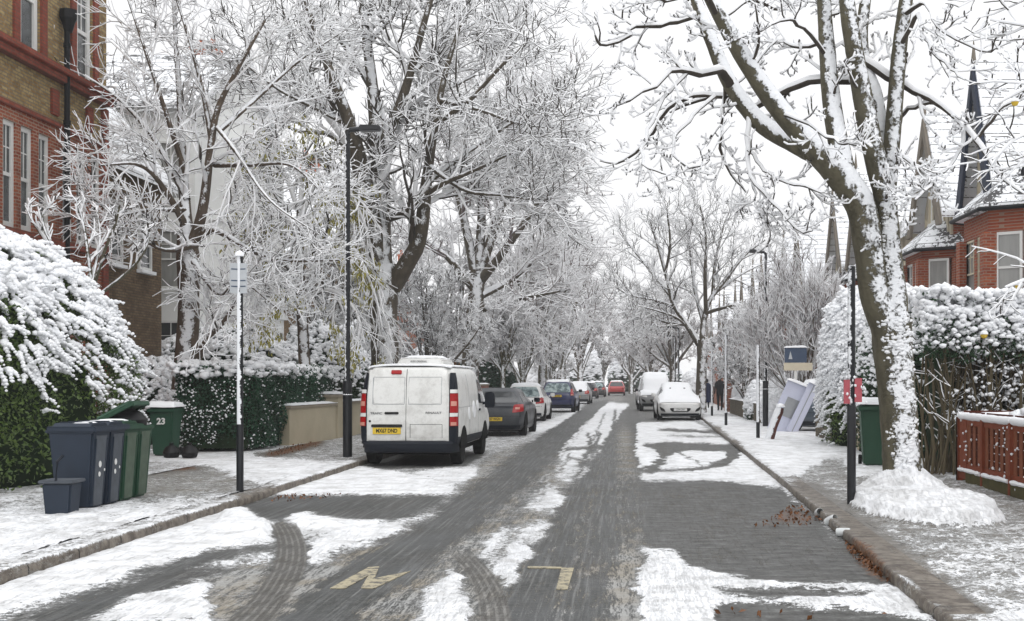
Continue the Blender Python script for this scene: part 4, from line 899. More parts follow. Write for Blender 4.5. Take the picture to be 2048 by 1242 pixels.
def midtree(px,Y,base_py,top_py,wl,wr,seed,label,group=None,th=28,lv=None,D=(0,-.5,.86),rmin=.018,lean=0,fork=.38,nl=9,bark='twig_bark_pink',cat='tree',name='street_tree',tmat='bark_snow'):
    rng=np.random.default_rng(seed+900); H=base_py-top_py; fy=base_py-H*fork
    L=[[(px,base_py+12,Y,th),(px+lean*.3,base_py-H*fork*.5,Y,th*.85),(px+lean,fy,Y,th*.8)]]
    for i in range(nl):
        u=(i+.5)/nl*2-1; u+=rng.uniform(-.08,.08); ex=(wl if u<0 else wr)*abs(u)*(1 if u>0 else -1); ty=top_py+ (abs(u)**2.2)*H*.45+rng.uniform(0,.06)*H
        dY=rng.uniform(-.5,.5)*(wl+wr)*.5*Y/F*1.2
        sx=px+lean; y0=fy+rng.uniform(-.02,.12)*H
        L.append([(sx,y0,Y,th*.55),(sx+ex*.35,y0-(y0-ty)*.30,Y+dY*.3,th*.42),(sx+ex*.72+rng.uniform(-8,8),y0-(y0-ty)*.64,Y+dY*.7,th*.25),(sx+ex*.98,ty+10,Y+dY,th*.09)])
    lv=lv or [(9,(wl+wr)*.5*Y/F*.55,44,.03,.12,6,5,.5),(8,(wl+wr)*.5*Y/F*.28,44,.04,.14,5,4,.65),(6,(wl+wr)*.5*Y/F*.14,44,.04,.14,4,4,.8)]
    return tree(name,label,(P(px,base_py,Y).x,Y,.05),L,M[tmat],seed,lv,D=D,sn=rmin*.9,rmin=rmin,group=group,bark=bark,cat=cat,S0=10)
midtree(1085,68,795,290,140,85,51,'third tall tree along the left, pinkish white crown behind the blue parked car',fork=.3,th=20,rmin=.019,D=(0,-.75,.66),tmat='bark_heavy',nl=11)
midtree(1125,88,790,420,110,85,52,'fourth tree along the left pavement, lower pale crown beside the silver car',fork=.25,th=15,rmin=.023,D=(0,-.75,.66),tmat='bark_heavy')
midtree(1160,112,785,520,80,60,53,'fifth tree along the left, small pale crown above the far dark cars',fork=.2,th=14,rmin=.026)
# right row
Y=58.
tree('street_tree','bare round crowned tree on the right pavement beside the buried hatchback, open against the sky',(P(1402,830,Y).x,Y,.05),[
 [(1402,842,Y,24),(1402,780,Y,21),(1404,720,Y,20),(1404,680,Y,22)],
 [(1400,690,Y,14),(1375,650,Y,11),(1348,610,Y,10),(1335,560,Y,8),(1318,500,Y,6),(1300,440,Y,3)],
 [(1404,685,Y,14),(1408,640,Y,11),(1420,600,Y,9),(1450,560,Y,8),(1490,510,Y,5),(1530,480,Y,3)],
 [(1348,612,Y,7),(1310,600,Y,5),(1260,590,Y-1,4),(1225,570,Y-1.5,2)],
 [(1340,590,Y,8),(1300,540,Y+1,6),(1260,490,Y+1.6,4),(1235,450,Y+2,2)],
 [(1408,650,Y,9),(1390,580,Y+1,7),(1380,500,Y+1.6,5),(1370,430,Y+2,3)],
 [(1412,630,Y,9),(1410,550,Y-1,7),(1412,480,Y-1.4,5),(1400,410,Y-1.8,3)],
 [(1425,600,Y,8),(1430,530,Y,6),(1445,460,Y,4),(1460,420,Y,2)],
 [(1415,625,Y,8),(1460,612,Y-1,6),(1500,605,Y-1.5,4),(1540,590,Y-2,2)],
 [(1372,650,Y,7),(1320,640,Y+1,5),(1270,600,Y+1.5,4),(1230,560,Y+2,2)],
 [(1395,690,Y,7),(1360,640,Y-1.5,5),(1310,620,Y-2.5,4),(1270,610,Y-3,2)],
 [(1430,585,Y,7),(1480,550,Y+1.4,5),(1520,530,Y+2,3),(1550,520,Y+2.4,2)],
 [(1330,550,Y,6),(1340,490,Y-1,5),(1335,430,Y-1.5,3)]],
 M['bark_snow'],61,[(9,2.2,42,.05,.12,6,5,.5),(7,1.15,42,.06,.14,5,4,.65),(4,.6,42,.06,.14,4,4,.8)],D=(0,-.45,.89),sn=.010,rmin=.012)
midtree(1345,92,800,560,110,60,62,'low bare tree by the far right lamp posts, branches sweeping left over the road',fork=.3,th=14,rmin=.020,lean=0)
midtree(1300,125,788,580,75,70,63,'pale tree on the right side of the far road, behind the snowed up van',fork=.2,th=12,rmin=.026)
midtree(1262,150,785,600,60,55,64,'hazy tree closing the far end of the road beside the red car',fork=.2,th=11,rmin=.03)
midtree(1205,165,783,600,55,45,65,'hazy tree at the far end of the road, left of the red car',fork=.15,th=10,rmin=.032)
# garden trees
midtree(860,44,800,520,120,110,71,'low bushy garden tree behind the van, dense white twigs',fork=.15,th=14,rmin=.012,cat='tree',name='garden_tree',bark='twig_bark')
midtree(640,50,790,400,90,90,72,'garden tree behind the long hedge on the left, seen through the leafy branches',fork=.2,th=20,rmin=.014,name='garden_tree',bark='twig_bark')
midtree(905,56,800,440,95,95,74,'white crowned garden tree between the great tree and the second tall one',fork=.2,th=14,nl=12,rmin=.016,D=(0,-.8,.6),tmat='bark_heavy',name='garden_tree')
midtree(1045,66,800,470,80,85,75,'bright snow laden garden tree low beside the third tall tree on the left',fork=.15,th=12,nl=12,rmin=.018,D=(0,-.8,.6),tmat='bark_heavy',name='garden_tree')
midtree(1105,80,795,560,70,60,76,'bushy white tree low behind the blue and silver cars',fork=.1,th=10,nl=10,rmin=.021,D=(0,-.8,.6),tmat='bark_heavy',name='garden_tree')
Y=47.
midtree(1006,47,770+20,590,60,58,73,'young tree with thin white trunk and thickly coated twigs above the white parked car',fork=.30,th=11,nl=11,rmin=.015,D=(0,-.9,.45),tmat='bark_heavy',name='young_tree',bark='twig_bark_pink')
midtree(1600,40,840,545,100,100,81,'bare thicket like garden tree with pinkish twigs in front of the spiky gables',fork=.1,th=12,nl=12,rmin=.010,name='garden_tree',lv=[(9,1.6,30,.12,.1,6,5,.6),(8,.9,32,.1,.12,5,4,.7),(5,.5,35,.1,.12,4,4,.9)])
midtree(1500,52,830,600,80,80,82,'shrubby garden tree behind the street name sign on the right',fork=.1,th=12,nl=10,rmin=.013,name='garden_tree',bark='twig_bark')
midtree(1545,75,800,560,80,60,83,'snowy garden tree further up the right side, under the row of gables',fork=.1,th=12,nl=9,rmin=.018,name='garden_tree')
midtree(1470,80,800,600,60,60,84,'small snowy tree on the right behind the walking people',fork=.1,th=10,nl=9,rmin=.018,name='garden_tree')
# frosted branches reaching in at the top right corner
Y=9.5
def corner():
    rng=np.random.default_rng(91); b0=P(2330,420,Y)
    root=empty('garden_shrub',(b0.x,b0.y,.1),label='snow coated rose branches reaching in at the top right corner of the picture',cat='shrub')
    o=np.array([b0.x,b0.y,.1])
    Ls=[[(2330,1300,Y,16),(2330,700,Y,14),(2310,350,Y,12),(2200,220,Y,10),(2080,170,Y,8),(1990,210,Y,6)],
        [(2310,350,Y,10),(2180,120,Y+.3,8),(2080,60,Y+.4,7),(1980,40,Y+.5,4)],
        [(2320,400,Y,9),(2150,300,Y-.3,7),(2050,270,Y-.4,6),(1985,320,Y-.5,4)],
        [(2310,350,Y,10),(2160,20,Y+.4,8),(2060,-20,Y+.5,6),(1960,-10,Y+.6,4)],
        [(2200,220,Y,8),(2100,330,Y+.4,6),(2040,330,Y+.5,4)],
        [(2330,700,Y,10),(2200,520,Y+.2,8),(2080,550,Y+.3,6),(2010,575,Y+.3,5)]]
    ls=[[(x-o[0],y-o[1],z-o[2],r) for x,y,z,r in L_(q)] for q in Ls]; Pp,Rp=to_set(ls,14); S=[(Pp,Rp,7,.009,(0,-.5,.86))]
    a,b=grow(rng,Pp,Rp,5,1,42,.0,.14,tmin=.45,K=6,rr=.7,rmin=.004,L0=np.full((len(Pp),1),.7)); S.append((a,b,6,.007,(0,-.5,.86)))
    a,b=grow(rng,a,b,4,1,45,.0,.14,tmin=.2,K=5,rr=.8,rmin=.004,L0=np.full((len(a),1),.2)); S.append((a,b,5,.007,(0,-.5,.86)))
    tree_mesh('branches',S,[M['twig_bark'],M['twig_snow']],root)
corner()
# ------------------------------------------------------------------ bushes and hedges
def leafmat(name,a,b,c=None):
    t=NT(name); f=t.noise(7,3,rough=.7); r=t.n('ShaderNodeNewGeometry').outputs['Random Per Island']
    col=t.mix(t.math('ADD',t.math('MULTIPLY',f,.5),t.math('MULTIPLY',r,.5)),a,b); M[name]=t.out(col,.45,.35); return M[name]
leafmat('leaf_dark',(.010,.030,.014),(.035,.085,.03)); leafmat('leaf_green',(.022,.055,.012),(.13,.19,.04)); leafmat('leaf_ivy',(.006,.035,.018),(.02,.085,.035)); leafmat('leaf_yellow',(.20,.19,.03),(.45,.40,.10)); leafmat('leaf_brown',(.06,.025,.012),(.24,.095,.03))
t=NT('core_dark'); M['core_dark']=t.out(t.mix(t.noise(6,3),(.008,.016,.008),(.02,.035,.015)),.95,.05)  # very dark green, stands for the shade inside bushes and hedges
simple('stem',(.105,.085,.05),.8,.2,var=.3,scale=5)
def ico(sub):
    bm=bmesh.new(); bmesh.ops.create_icosphere(bm,subdivisions=sub,radius=1); V=np.array([v.co[:] for v in bm.verts]); Fc=np.array([[v.index for v in f.verts] for f in bm.faces]); bm.free(); return V,Fc
ICO1,ICO2=ico(1),ico(2)
def blobs(name,Cc,Rr,mat,parent,rng,sub=1,lump=.28,squash=None):
    """snow lumps: Cc (n,3), Rr (n,3) radii"""
    V0,F0=ICO1 if sub==1 else ICO2; n=len(Cc); a=rng.random(n)*6.283
    V=np.broadcast_to(V0[None],(n,)+V0.shape).copy(); V*=1+lump*(rng.random((n,len(V0),1))-.5)*2
    V*=Rr[:,None,:]; c,s=np.cos(a)[:,None],np.sin(a)[:,None]; x=V[...,0]*c-V[...,1]*s; y=V[...,0]*s+V[...,1]*c; V[...,0]=x; V[...,1]=y
    V+=Cc[:,None]; Fq=(F0[None]+(np.arange(n)*len(V0))[:,None,None]).reshape(-1,3)
    return npmesh(name,V.reshape(-1,3),Fq,mat,parent=parent)
def leaves(name,Cc,size,mat,parent,rng,nrm=None,tilt=1.,asp=.5,hang=0):
    n=len(Cc); d=rng.normal(size=(n,3)); 
    if hang: d=d*.35; d[:,2]-=hang
    d=unit(d); up=rng.normal(size=(n,3))*tilt+(nrm if nrm is not None else np.array([0,0,1.])); s=unit(np.cross(d,up)); nn=np.cross(s,d)
    L=(size*(.7+.6*rng.random(n)))[:,None]; Wd=L*asp
    p=Cc; V=np.stack([p-d*L*.5,p+s*Wd*.5+nn*L*.08,p+d*L*.5,p-s*Wd*.5+nn*L*.08],1).reshape(-1,3); Fq=np.arange(n*4).reshape(n,4)
    return npmesh(name,V,Fq,mat,parent=parent,smooth=False)
def mound_surface(rng,n,cx,cy,rx,ry,h,e=2.6,ez=2.2,amp=.12,seed=1,front=True,taper=0.0,zmin=.02):
    """points and outward normals over a lumpy superellipsoid mound"""
    th=rng.random(n)*2*np.pi; ph=np.arcsin(rng.random(n)**.75)
    f=lambda t,p:np.sign(t)*np.abs(t)**(2/p)
    x=f(np.cos(th),e)*f(np.cos(ph),ez); y=f(np.sin(th),e)*f(np.cos(ph),ez); z=f(np.sin(ph),ez)
    wob=1+amp*(vnoise(x*2.3+9+z*2,y*2.3+5,seed)-.5)*2+amp*.5*(vnoise(x*7,z*7+y*5,seed+1)-.5)*2
    tp=1-taper*(1-z)
    p=np.stack([x*rx*wob*tp,y*ry*wob*tp,np.maximum(z*h*wob,zmin)],1); nr=unit(np.stack([x/rx,y/ry,z/h],1)); p[:,0]+=cx; p[:,1]+=cy
    return p,nr,z
def bush(name,label,cx,cy,rx,ry,h,seed,nl=26000,ns=3500,snow_h=.45,leaf='leaf_dark',lsize=.085,srad=(.05,.035),spray=0,e=2.6,ez=2.2,amp=.12,taper=0.,cat='bush',group=None,grid=0,snowp=1.,sub=1,spray_len=6,zlift=0.,scat=.04,core=.86):
    rng=np.random.default_rng(seed); root=empty(name,(cx,cy,KH*.5+zlift),label=label,cat=cat)
    if group: root['group']=group
    # added solid dark shell for the shaded inside, blocks the view through the leaves
    V0,F0=ICO2; f=lambda t,p:np.sign(t)*np.abs(t)**(2/p)
    bm=bmesh.new(); bmesh.ops.create_icosphere(bm,subdivisions=4,radius=1); V=np.array([v.co[:] for v in bm.verts]); Fi=np.array([[v.index for v in q.verts] for q in bm.faces]); bm.free()
    th=np.arctan2(V[:,1],V[:,0]); ph=np.arcsin(np.clip(V[:,2],-1,1)); x=f(np.cos(th),e)*f(np.cos(ph),ez); y=f(np.sin(th),e)*f(np.cos(ph),ez); z=np.maximum(f(np.sin(ph),ez),0)
    tp=1-taper*(1-z); wob=1+amp*(vnoise(x*2.3+9+z*2,y*2.3+5,seed)-.5)*2
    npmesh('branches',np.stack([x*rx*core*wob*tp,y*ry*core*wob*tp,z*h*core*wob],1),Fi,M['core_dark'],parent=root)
    p,nr,z=mound_surface(rng,nl,0,0,rx,ry,h,e,ez,amp,seed,taper=taper); p+=nr*(rng.random((nl,1))-.75)*.28
    leaves('foliage',p,np.full(nl,lsize),M[leaf],root,rng,nrm=nr)
    p,nr,z=mound_surface(rng,ns,0,0,rx,ry,h,e,ez,amp,seed,taper=taper); 
    pr=np.clip((z-snow_h)*2.6+(vnoise(p[:,0]*1.7+p[:,2],p[:,1]*1.7-p[:,2],seed+5)-.5)*1.5+.25,scat,1)*snowp; k=rng.random(ns)<pr; p,nr,z=p[k],nr[k],z[k]
    sc_=.55+.9*np.clip((z-snow_h)*1.2+.3,0,1)
    if spray:
        n=len(p); st=spray_len; d=unit(nr*np.array([1,1,.1])+rng.normal(size=(n,3))*.35+np.array([0,0,-.35])); P_=[p+nr*.06]; 
        for j in range(1,st): d=unit(d+np.array([0,0,-.16])); P_.append(P_[-1]+d*spray*(.8+.4*rng.random((n,1))))
        P_=np.stack(P_,1); sz=np.linspace(1.15,.55,st)[None,:]*sc_[:,None]*(.7+.6*rng.random((n,st)))
        rr=np.stack([sz*srad[0],sz*srad[0],sz*srad[1]],-1); blobs('snow_load',P_.reshape(-1,3),rr.reshape(-1,3),M['snow_fine'],root,rng,sub)
    else:
        sz=sc_*(.6+.8*rng.random(len(p))); blobs('snow_load',p+nr*.02,np.stack([sz*srad[0],sz*srad[0],sz*srad[1]],-1),M['snow_fine'],root,rng,sub)
    return root
# huge snow laden shrub on the left
bush('garden_bush','huge rounded evergreen bush behind the row of bins, top half buried in snow',-12.1,18.4,4.35,3.9,4.2,101,nl=60000,ns=5400,snow_h=.38,spray=.062,srad=(.052,.042),leaf='leaf_green',lsize=.075,e=2.7,ez=2.4,amp=.10,spray_len=6,taper=.06,scat=.05)
tree('frosted_sapling','frosted twiggy sapling sticking up behind the top of the huge left bush',(P(190,560,23).x,23,.1),[
 [(185,900,23,12),(185,600,23,10),(185,560,23,9)],
 [(185,580,23,8),(175,500,23,7),(165,440,23,5),(150,395,23,3)],[(185,580,23,8),(210,500,22.8,6),(230,450,22.6,5),(240,410,22.4,3)],
 [(185,600,23,8),(120,520,23,6),(70,450,23,5),(50,410,23,3)],[(185,600,23,8),(110,500,22.6,6),(85,440,22.6,4),(95,410,22.6,3)],
 [(185,600,23,8),(260,540,22.8,6),(290,500,22.6,4),(300,470,22.6,3)],[(185,560,23,7),(200,480,23.4,5),(195,420,23.5,3)]],
 M['bark_heavy'],111,[(5,.55,36,.06,.10,6,6,.6),(4,.25,40,.05,.1,4,5,.9)],D=(.1,-.7,.7),sn=.018,rmin=.012)
# trimmed hedge
def box_hedge(name,label,x0,x1,y0,y1,h,seed,nl=22000,nsn=1500,leaf='leaf_ivy',rx=.25,top=.09,sprinkle=1500,cat='hedge',lsize=.06,taper=.25):
    rng=np.random.default_rng(seed); cx,cy=(x0+x1)/2,(y0+y1)/2; root=empty(name,(cx,cy,KH*.5),label=label,cat=cat); hx,hy=(x1-x0)/2,(y1-y0)/2
    b=MB(); b.box(-hx+.22,hx-.22,-hy+.22,hy-.22,.12,h-.15); b.build('branches',M['core_dark'],root)  # added dark filler box, the hedge's inner shade put in as colour
    def surf(n):
        A=[2*hx*h,2*hx*h,2*hy*h,2*hy*h,4*hx*hy]; f=rng.choice(5,n,p=np.array(A)/sum(A)); u=rng.random(n)*2-1; v=rng.random(n)
        X=np.where(f==2,-hx,np.where(f==3,hx,u*hx)); Yv=np.where(f==0,-hy,np.where(f==1,hy,np.where(f==4,(v*2-1)*hy,u*hy))); Z=np.where(f==4,h,.1+v*(h-.1))
        # rounded plan and lumpy
        r=np.sqrt((X/hx)**8+(Yv/hy)**8)**(1/4); X=X/np.maximum(r,1)**.5; Yv=Yv/np.maximum(r,1)**.5
        tp=1-taper*np.clip(.55-Z/h,0,1)**1.3; X*=tp; Yv*=tp
        nr=np.stack([(f==3)*1.-(f==2)*1.,(f==1)*1.-(f==0)*1.,(f==4)*1.],1)
        w=(vnoise(X*1.8+Yv*1.8,Z*1.8+Yv,seed)-.5)*.28; p=np.stack([X,Yv,Z],1)+nr*w[:,None]
        return p,nr,f
    p,nr,f=surf(nl); p+=nr*(rng.random((nl,1))-.7)*.16; leaves('foliage',p,np.full(nl,lsize),M[leaf],root,rng,nrm=nr,asp=.7)
    n=nsn; X=(rng.random(n)*2-1)*hx*1.02; Yv=(rng.random(n)*2-1)*hy*1.02; Z=h+.02+(vnoise(X*1.8+Yv*1.8,Yv,seed)-.5)*.2
    edge=np.minimum(hx-np.abs(X),hy-np.abs(Yv)); drop=np.where(edge<.12,rng.random(n)*.22*(rng.random(n)<.8),0)
    r=top*(.6+.8*rng.random(n)); P_=np.stack([X,Yv,Z-drop],1); blobs('snow_load',P_,np.stack([r*1.1,r*1.1,r*.7],1),M['snow_fine'],root,rng,1)
    p,nr,f=surf(sprinkle); k=(f!=4)&(vnoise(p[:,0]*1.5+p[:,1]*1.5,p[:,2]*1.5,seed+3)>.40)&((f!=3)|(rng.random(len(f))<.15)); p=p[k]+nr[k]*.03; r=.015*(.5+rng.random(len(p)))
    blobs('snow_flecks',p,np.stack([r*1.2,r*1.2,r],1),M['snow_fine'],root,rng,1)
    return root
box_hedge('trimmed_hedge','square trimmed dark green hedge capped with snow, right of the bin marked 23',-9.75,-7.95,26.0,33.6,1.92,121,nl=45000,nsn=2600,top=.085,sprinkle=8500)
bush('garden_bush','dark evergreen bush dusted with snow behind the trimmed hedge on the left',-12.2,37.5,3.2,3.,3.1,131,nl=16000,ns=9000,snow_h=.1,lsize=.09,srad=(.06,.04),snowp=.75,scat=.35)
bush('garden_bush','dark bush speckled with snow behind the cream wall and the lamp post',-9.9,40,1.9,2.4,3.3,132,nl=14000,ns=6500,snow_h=.25,lsize=.09,srad=(.06,.04),snowp=.6,scat=.2)
bush('garden_bush','shrub dusted with snow behind the cream wall close to the left side of the van',-10.1,46,2.3,2.5,3.5,133,nl=9000,ns=6000,snow_h=.2,lsize=.1,srad=(.07,.05),snowp=.7,scat=.35)
bush('conifer','dark green rounded conifer behind the white parked car on the left',-7.9,70,2.0,2.0,3.3,134,nl=12000,ns=700,snow_h=.6,lsize=.14,srad=(.1,.06),scat=.03,leaf='leaf_ivy',cat='conifer')
bush('conifer','tall dark conifer rising behind the white house',-11.4,52,1.2,1.3,6.6,135,nl=12000,ns=5000,snow_h=.15,lsize=.12,srad=(.08,.05),scat=.35,leaf='leaf_dark',cat='conifer',snowp=.7)
bush('garden_bush','low snowed over shrub in the driveway gap behind the 23 bin',-11.6,30.5,1.5,1.5,2.2,136,nl=8000,ns=3500,snow_h=.2,srad=(.05,.035),scat=.3)
# right side
def stem_hedge():
    x0,x1,y0,y1=5.15,9.8,19.5,22.2; rng=np.random.default_rng(141); cx,cy=(x0+x1)/2,(y0+y1)/2; root=empty('overgrown_hedge',(cx,cy,KH),label='tall overgrown hedge behind the brown fence, snow heaped on top, bare upright stems below',cat='hedge')
    hx,hy=(x1-x0)/2,(y1-y0)/2; b=MB(); b.box(-hx+.5,hx+1.5,-hy+.9,hy,0,2.35); b.build('branches',M['core_dark'],root)  # dark block added behind the stems as the hedge's shaded depth
    n=210; px=(rng.random(n)*2-1)*hx; py=-hy+.1+rng.random(n)*.8; Ls=np.zeros((n,7,3)); z=np.linspace(0,2.6,7)
    Ls[:,:,0]=px[:,None]+np.cumsum(rng.normal(size=(n,7))*.045,1)+rng.normal(size=(n,1))*.1*z; Ls[:,:,1]=py[:,None]+np.cumsum(rng.normal(size=(n,7))*.04,1); Ls[:,:,2]=z*(.75+.3*rng.random((n,1)))
    Rr=np.linspace(1,.5,7)[None]*(.016+.02*rng.random((n,1))**2); v,f,m=tubes(Ls,Rr,6,0); npmesh('stem',v,f,M['stem'],parent=root)['kind']='stuff'
    a,bb=grow(rng,Ls,Rr,3,1,55,.05,.2,tmin=.2,K=5,rr=.5,rmin=.007,L0=np.full((n,1),.5)); tree_mesh('twigs',[(a,bb,5,.012,(0,-.4,.9))],[M['stem'],M['twig_snow']],root)['kind']='stuff'
    def top(nn,zs,spread):
        X=(rng.random(nn)*2-1)*(hx+.25); Yv=-hy-.1+rng.random(nn)*(2*hy+.2); zt=2.95+.25*(vnoise(X*.9,Yv*.9,7)-.5)-.25*np.clip((X-.4)/hx,0,1)
        d=rng.random(nn)**1.6; Z=zt-d*spread*(.6+.9*vnoise(X*1.3,X*0,9)); Yv=np.where(d>.25,-hy-.05+rng.random(nn)*.6,Yv); return np.stack([X,Yv,Z],1),d
    p,d=top(14000,0,1.15); leaves('foliage',p,np.full(len(p),.075),M['leaf_dark'],root,rng)
    p,d=top(16000,0,1.0); k=rng.random(len(p))<(1-d*.75); p,d=p[k],d[k]; r=(.058*(.5+rng.random(len(p))))*(1-.35*d); blobs('snow_load',p+np.array([0,-.03,.05]),np.stack([r*1.1,r*1.1,r*.8],1),M['snow_fine'],root,rng)
    n2=5200; p=np.stack([(rng.random(n2)**.6*2-1)*hx+.2,-hy+rng.random(n2)*.7,.6+rng.random(n2)*1.9],1); k=vnoise(p[:,0]*1.6,p[:,2]*1.6,8)>.5; p=p[k]; r=.026*(.5+rng.random(len(p))); blobs('snow_flecks',p,np.stack([r*1.2,r,r*.9],1),M['snow_fine'],root,rng)
stem_hedge()
bush('ivy_bush','ivy bush bowed under snow above the low garden wall behind the red sign pole',6.1,28.6,1.25,1.5,3.75,151,nl=26000,ns=5600,snow_h=.2,spray=.06,srad=(.055,.04),leaf='leaf_green',lsize=.08,scat=.28,snowp=.8,ez=2.6,spray_len=5,taper=.1)
bush('garden_bush','dark leafy bush between the forked trunk and the red sign pole, flecked with snow',5.95,25.4,.95,1.5,3.3,152,nl=18000,ns=5200,snow_h=.3,srad=(.05,.035),leaf='leaf_dark',scat=.28,snowp=.8,ez=2.8)
bush('garden_bush','round white shrub behind the leaning white boards on the right',6.5,43,1.3,1.6,1.9,153,nl=5000,ns=3800,snow_h=-.2,srad=(.10,.07),scat=.4)
bush('garden_bush','big smooth dome of snow over a clipped shrub under the street name sign',7.15,60,1.15,2.2,2.75,154,nl=3000,ns=5200,snow_h=-.25,srad=(.26,.2),scat=.5,amp=.05)
bush('garden_bush','dark shrub topped with snow left of the white boards on the right pavement edge',5.6,47,.7,1.5,1.5,155,nl=6000,ns=1900,snow_h=.2,srad=(.08,.05),scat=.25)
bush('garden_bush','snowy bush spilling over the garden wall beside the brick gate pier',6.1,54,.7,1.8,1.35,156,nl=4000,ns=1500,snow_h=.1,srad=(.09,.06),scat=.2)
bush('garden_bush','snow heaped bush behind the two walking people on the right',7.2,68,1.3,3,2.6,157,nl=7000,ns=3600,snow_h=.1,srad=(.12,.08),scat=.35)
bush('garden_bush','dark snowy shrub beyond the walking people beside the right pavement',5.6,85,1.2,3,2.4,158,nl=5000,ns=2600,snow_h=.1,srad=(.14,.09),scat=.3)
bush('garden_bush','snowy shrubs low behind the far dark cars on the left',-7.3,95,1.6,5,2.6,159,nl=6000,ns=3000,snow_h=.1,srad=(.14,.1),scat=.4)
bush('conifer','dark spreading conifer with white tiers at the far left end of the road',-5.6,160,3.0,3,6.5,160,nl=9000,ns=2600,snow_h=.2,lsize=.35,srad=(.3,.1),scat=.35,cat='conifer')
bush('garden_bush','dark hedge mass at the far end of the road right of the red car',3.6,175,5.5,3,7,161,nl=6000,ns=3000,snow_h=.3,lsize=.4,srad=(.3,.15),scat=.3)
# leafy drooping branches, last yellow green leaves hanging on
def leafy():
    Y=33.; rng=np.random.default_rng(171); b0=P(610,790,Y); base=(b0.x,Y,.05); root=empty('leafy_tree',base,label='small drooping tree with yellow green leaves, left of the lamp post near the van',cat='tree')
    Ls=[[(612,800,Y,26),(605,640,Y,22),(598,500,Y,18),(600,420,Y,14)],
     [(600,440,Y,12),(640,350,Y-.3,9),(690,370,Y-.6,7),(730,450,Y-.8,5),(750,540,Y-1,4)],
     [(600,460,Y,12),(650,400,Y+.4,9),(700,440,Y+.6,7),(745,540,Y+.4,5),(770,640,Y,4),(792,705,Y-.2,3)],
     [(602,520,Y,12),(660,480,Y-.6,9),(710,500,Y-1,6),(750,590,Y-1.2,4),(765,660,Y-1.2,3)],
     [(600,420,Y,10),(610,330,Y+.5,8),(650,300,Y+.8,6),(700,340,Y+1,4),(720,400,Y+1,3)],
     [(600,480,Y,10),(560,430,Y-.5,8),(530,450,Y-.8,6),(520,520,Y-1,4)],
     [(602,560,Y,10),(560,540,Y-.8,8),(530,580,Y-1.2,5),(520,640,Y-1.4,3)],
     [(604,600,Y,10),(660,580,Y-.8,8),(710,620,Y-1.4,5),(730,690,Y-1.6,3)],
     [(600,430,Y,10),(570,350,Y,8),(540,330,Y-.4,6),(510,370,Y-.6,4)],
     [(600,560,Y,10),(650,520,Y+.8,7),(690,560,Y+1.2,5),(700,640,Y+1.4,3)]]
    o=np.array(base); ls=[[(x-o[0],y-o[1],z-o[2],r) for x,y,z,r in L_(q)] for q in Ls]
    limb_mesh('trunk',ls[:1],M['bark_snow_light'],root,S=10); Pp,Rp=to_set(ls[1:],14); S=[(Pp,Rp,7,.012,(0,-.6,.8))]
    a,b=grow(rng,Pp,Rp,12,1,40,-.10,.12,tmin=.1,K=7,rr=.5,rmin=.007,L0=np.full((len(Pp),1),1.5)); S.append((a,b,5,.012,(0,-.6,.8)))
    c,d=grow(rng,a,b,8,1,38,-.12,.12,tmin=.1,K=5,rr=.8,rmin=.007,L0=np.full((len(a),1),.7)); S.append((c,d,4,.012,(0,-.6,.8)))
    tree_mesh('branches',S,[M['twig_bark'],M['twig_snow']],root)
    tips=c[:,2:].reshape(-1,3); w=vnoise(tips[:,0]*1.1,tips[:,2]*1.1,5); k=(w>.47); tips=tips[k]; tips=np.repeat(tips,3,0)+rng.normal(size=(len(tips)*3,3))*.06
    leaves('leaves',tips,np.full(len(tips),.15),M['leaf_yellow'],root,rng,asp=.32,hang=1.2)
    k=rng.random(len(tips))<.10; t2=tips[k]; r=.035*(.6+.7*rng.random(len(t2))); blobs('snow_load',t2+np.array([0,0,.05]),np.stack([r,r,r*.8],1),M['snow_fine'],root,rng)
leafy()
# ------------------------------------------------------------------ vehicles: stacked rounded-rectangle slices
def paint_mat(name,col,rough=.25,dirt=.25,coat=.6):
    t=NT(name); n=t.noise(3,5,t.pos(True),rough=.7); n2=t.noise(18,3,t.pos(True)); sp=t.n('ShaderNodeSeparateXYZ',{'Vector':t.pos(True)})
    low=t.step(sp.outputs[2],.95,.25); d=t.math('MULTIPLY',t.math('ADD',t.math('MULTIPLY',t.step(n,.42,.7),.6),t.math('MULTIPLY',low,.6)),dirt,clamp=True)
    c=t.mix(d,col,(.22,.20,.17)); c=t.mix(t.math('MULTIPLY',t.step(n2,.5,.75),dirt*.3),c,(.3,.28,.24)); t.b.inputs['Coat Weight'].default_value=coat; t.b.inputs['Coat Roughness'].default_value=.12
    M[name]=t.out(c,t.fmix(d,rough,.6),.5); return M[name]
paint_mat('van_white',(.76,.76,.735),.35,.5,.3); paint_mat('car_white',(.78,.78,.77),.3,.2); paint_mat('car_slate',(.012,.017,.026),.35,.12,.2); paint_mat('car_blue',(.006,.014,.085),.35,.12,.3); paint_mat('car_silver',(.30,.31,.32),.3,.3); paint_mat('car_black',(.02,.021,.024)); paint_mat('car_red',(.50,.012,.012),.3,.1); paint_mat('car_teal',(.04,.07,.10))
simple('black_plastic',(.010,.013,.020),.6,.2,var=.2,scale=8); simple('rubber',(.010,.010,.010),.85,.2,var=.3,scale=20); simple('alloy',(.28,.28,.28),.4,.5,.7,var=.2); simple('chrome_grey',(.35,.36,.37),.3,.5,.6)
simple('lamp_red',(.36,.003,.005),.3,.3,coat=.2,var=.2,scale=20); simple('lamp_white',(.75,.74,.72),.15,.7,coat=.8); simple('lamp_pink',(.62,.28,.22),.2,.6)
simple('plate_yellow',(.72,.50,.04),.4,.4,var=.06); simple('plate_white',(.72,.72,.70),.4,.4,var=.04); simple('ink',(.012,.012,.012),.5,.3)
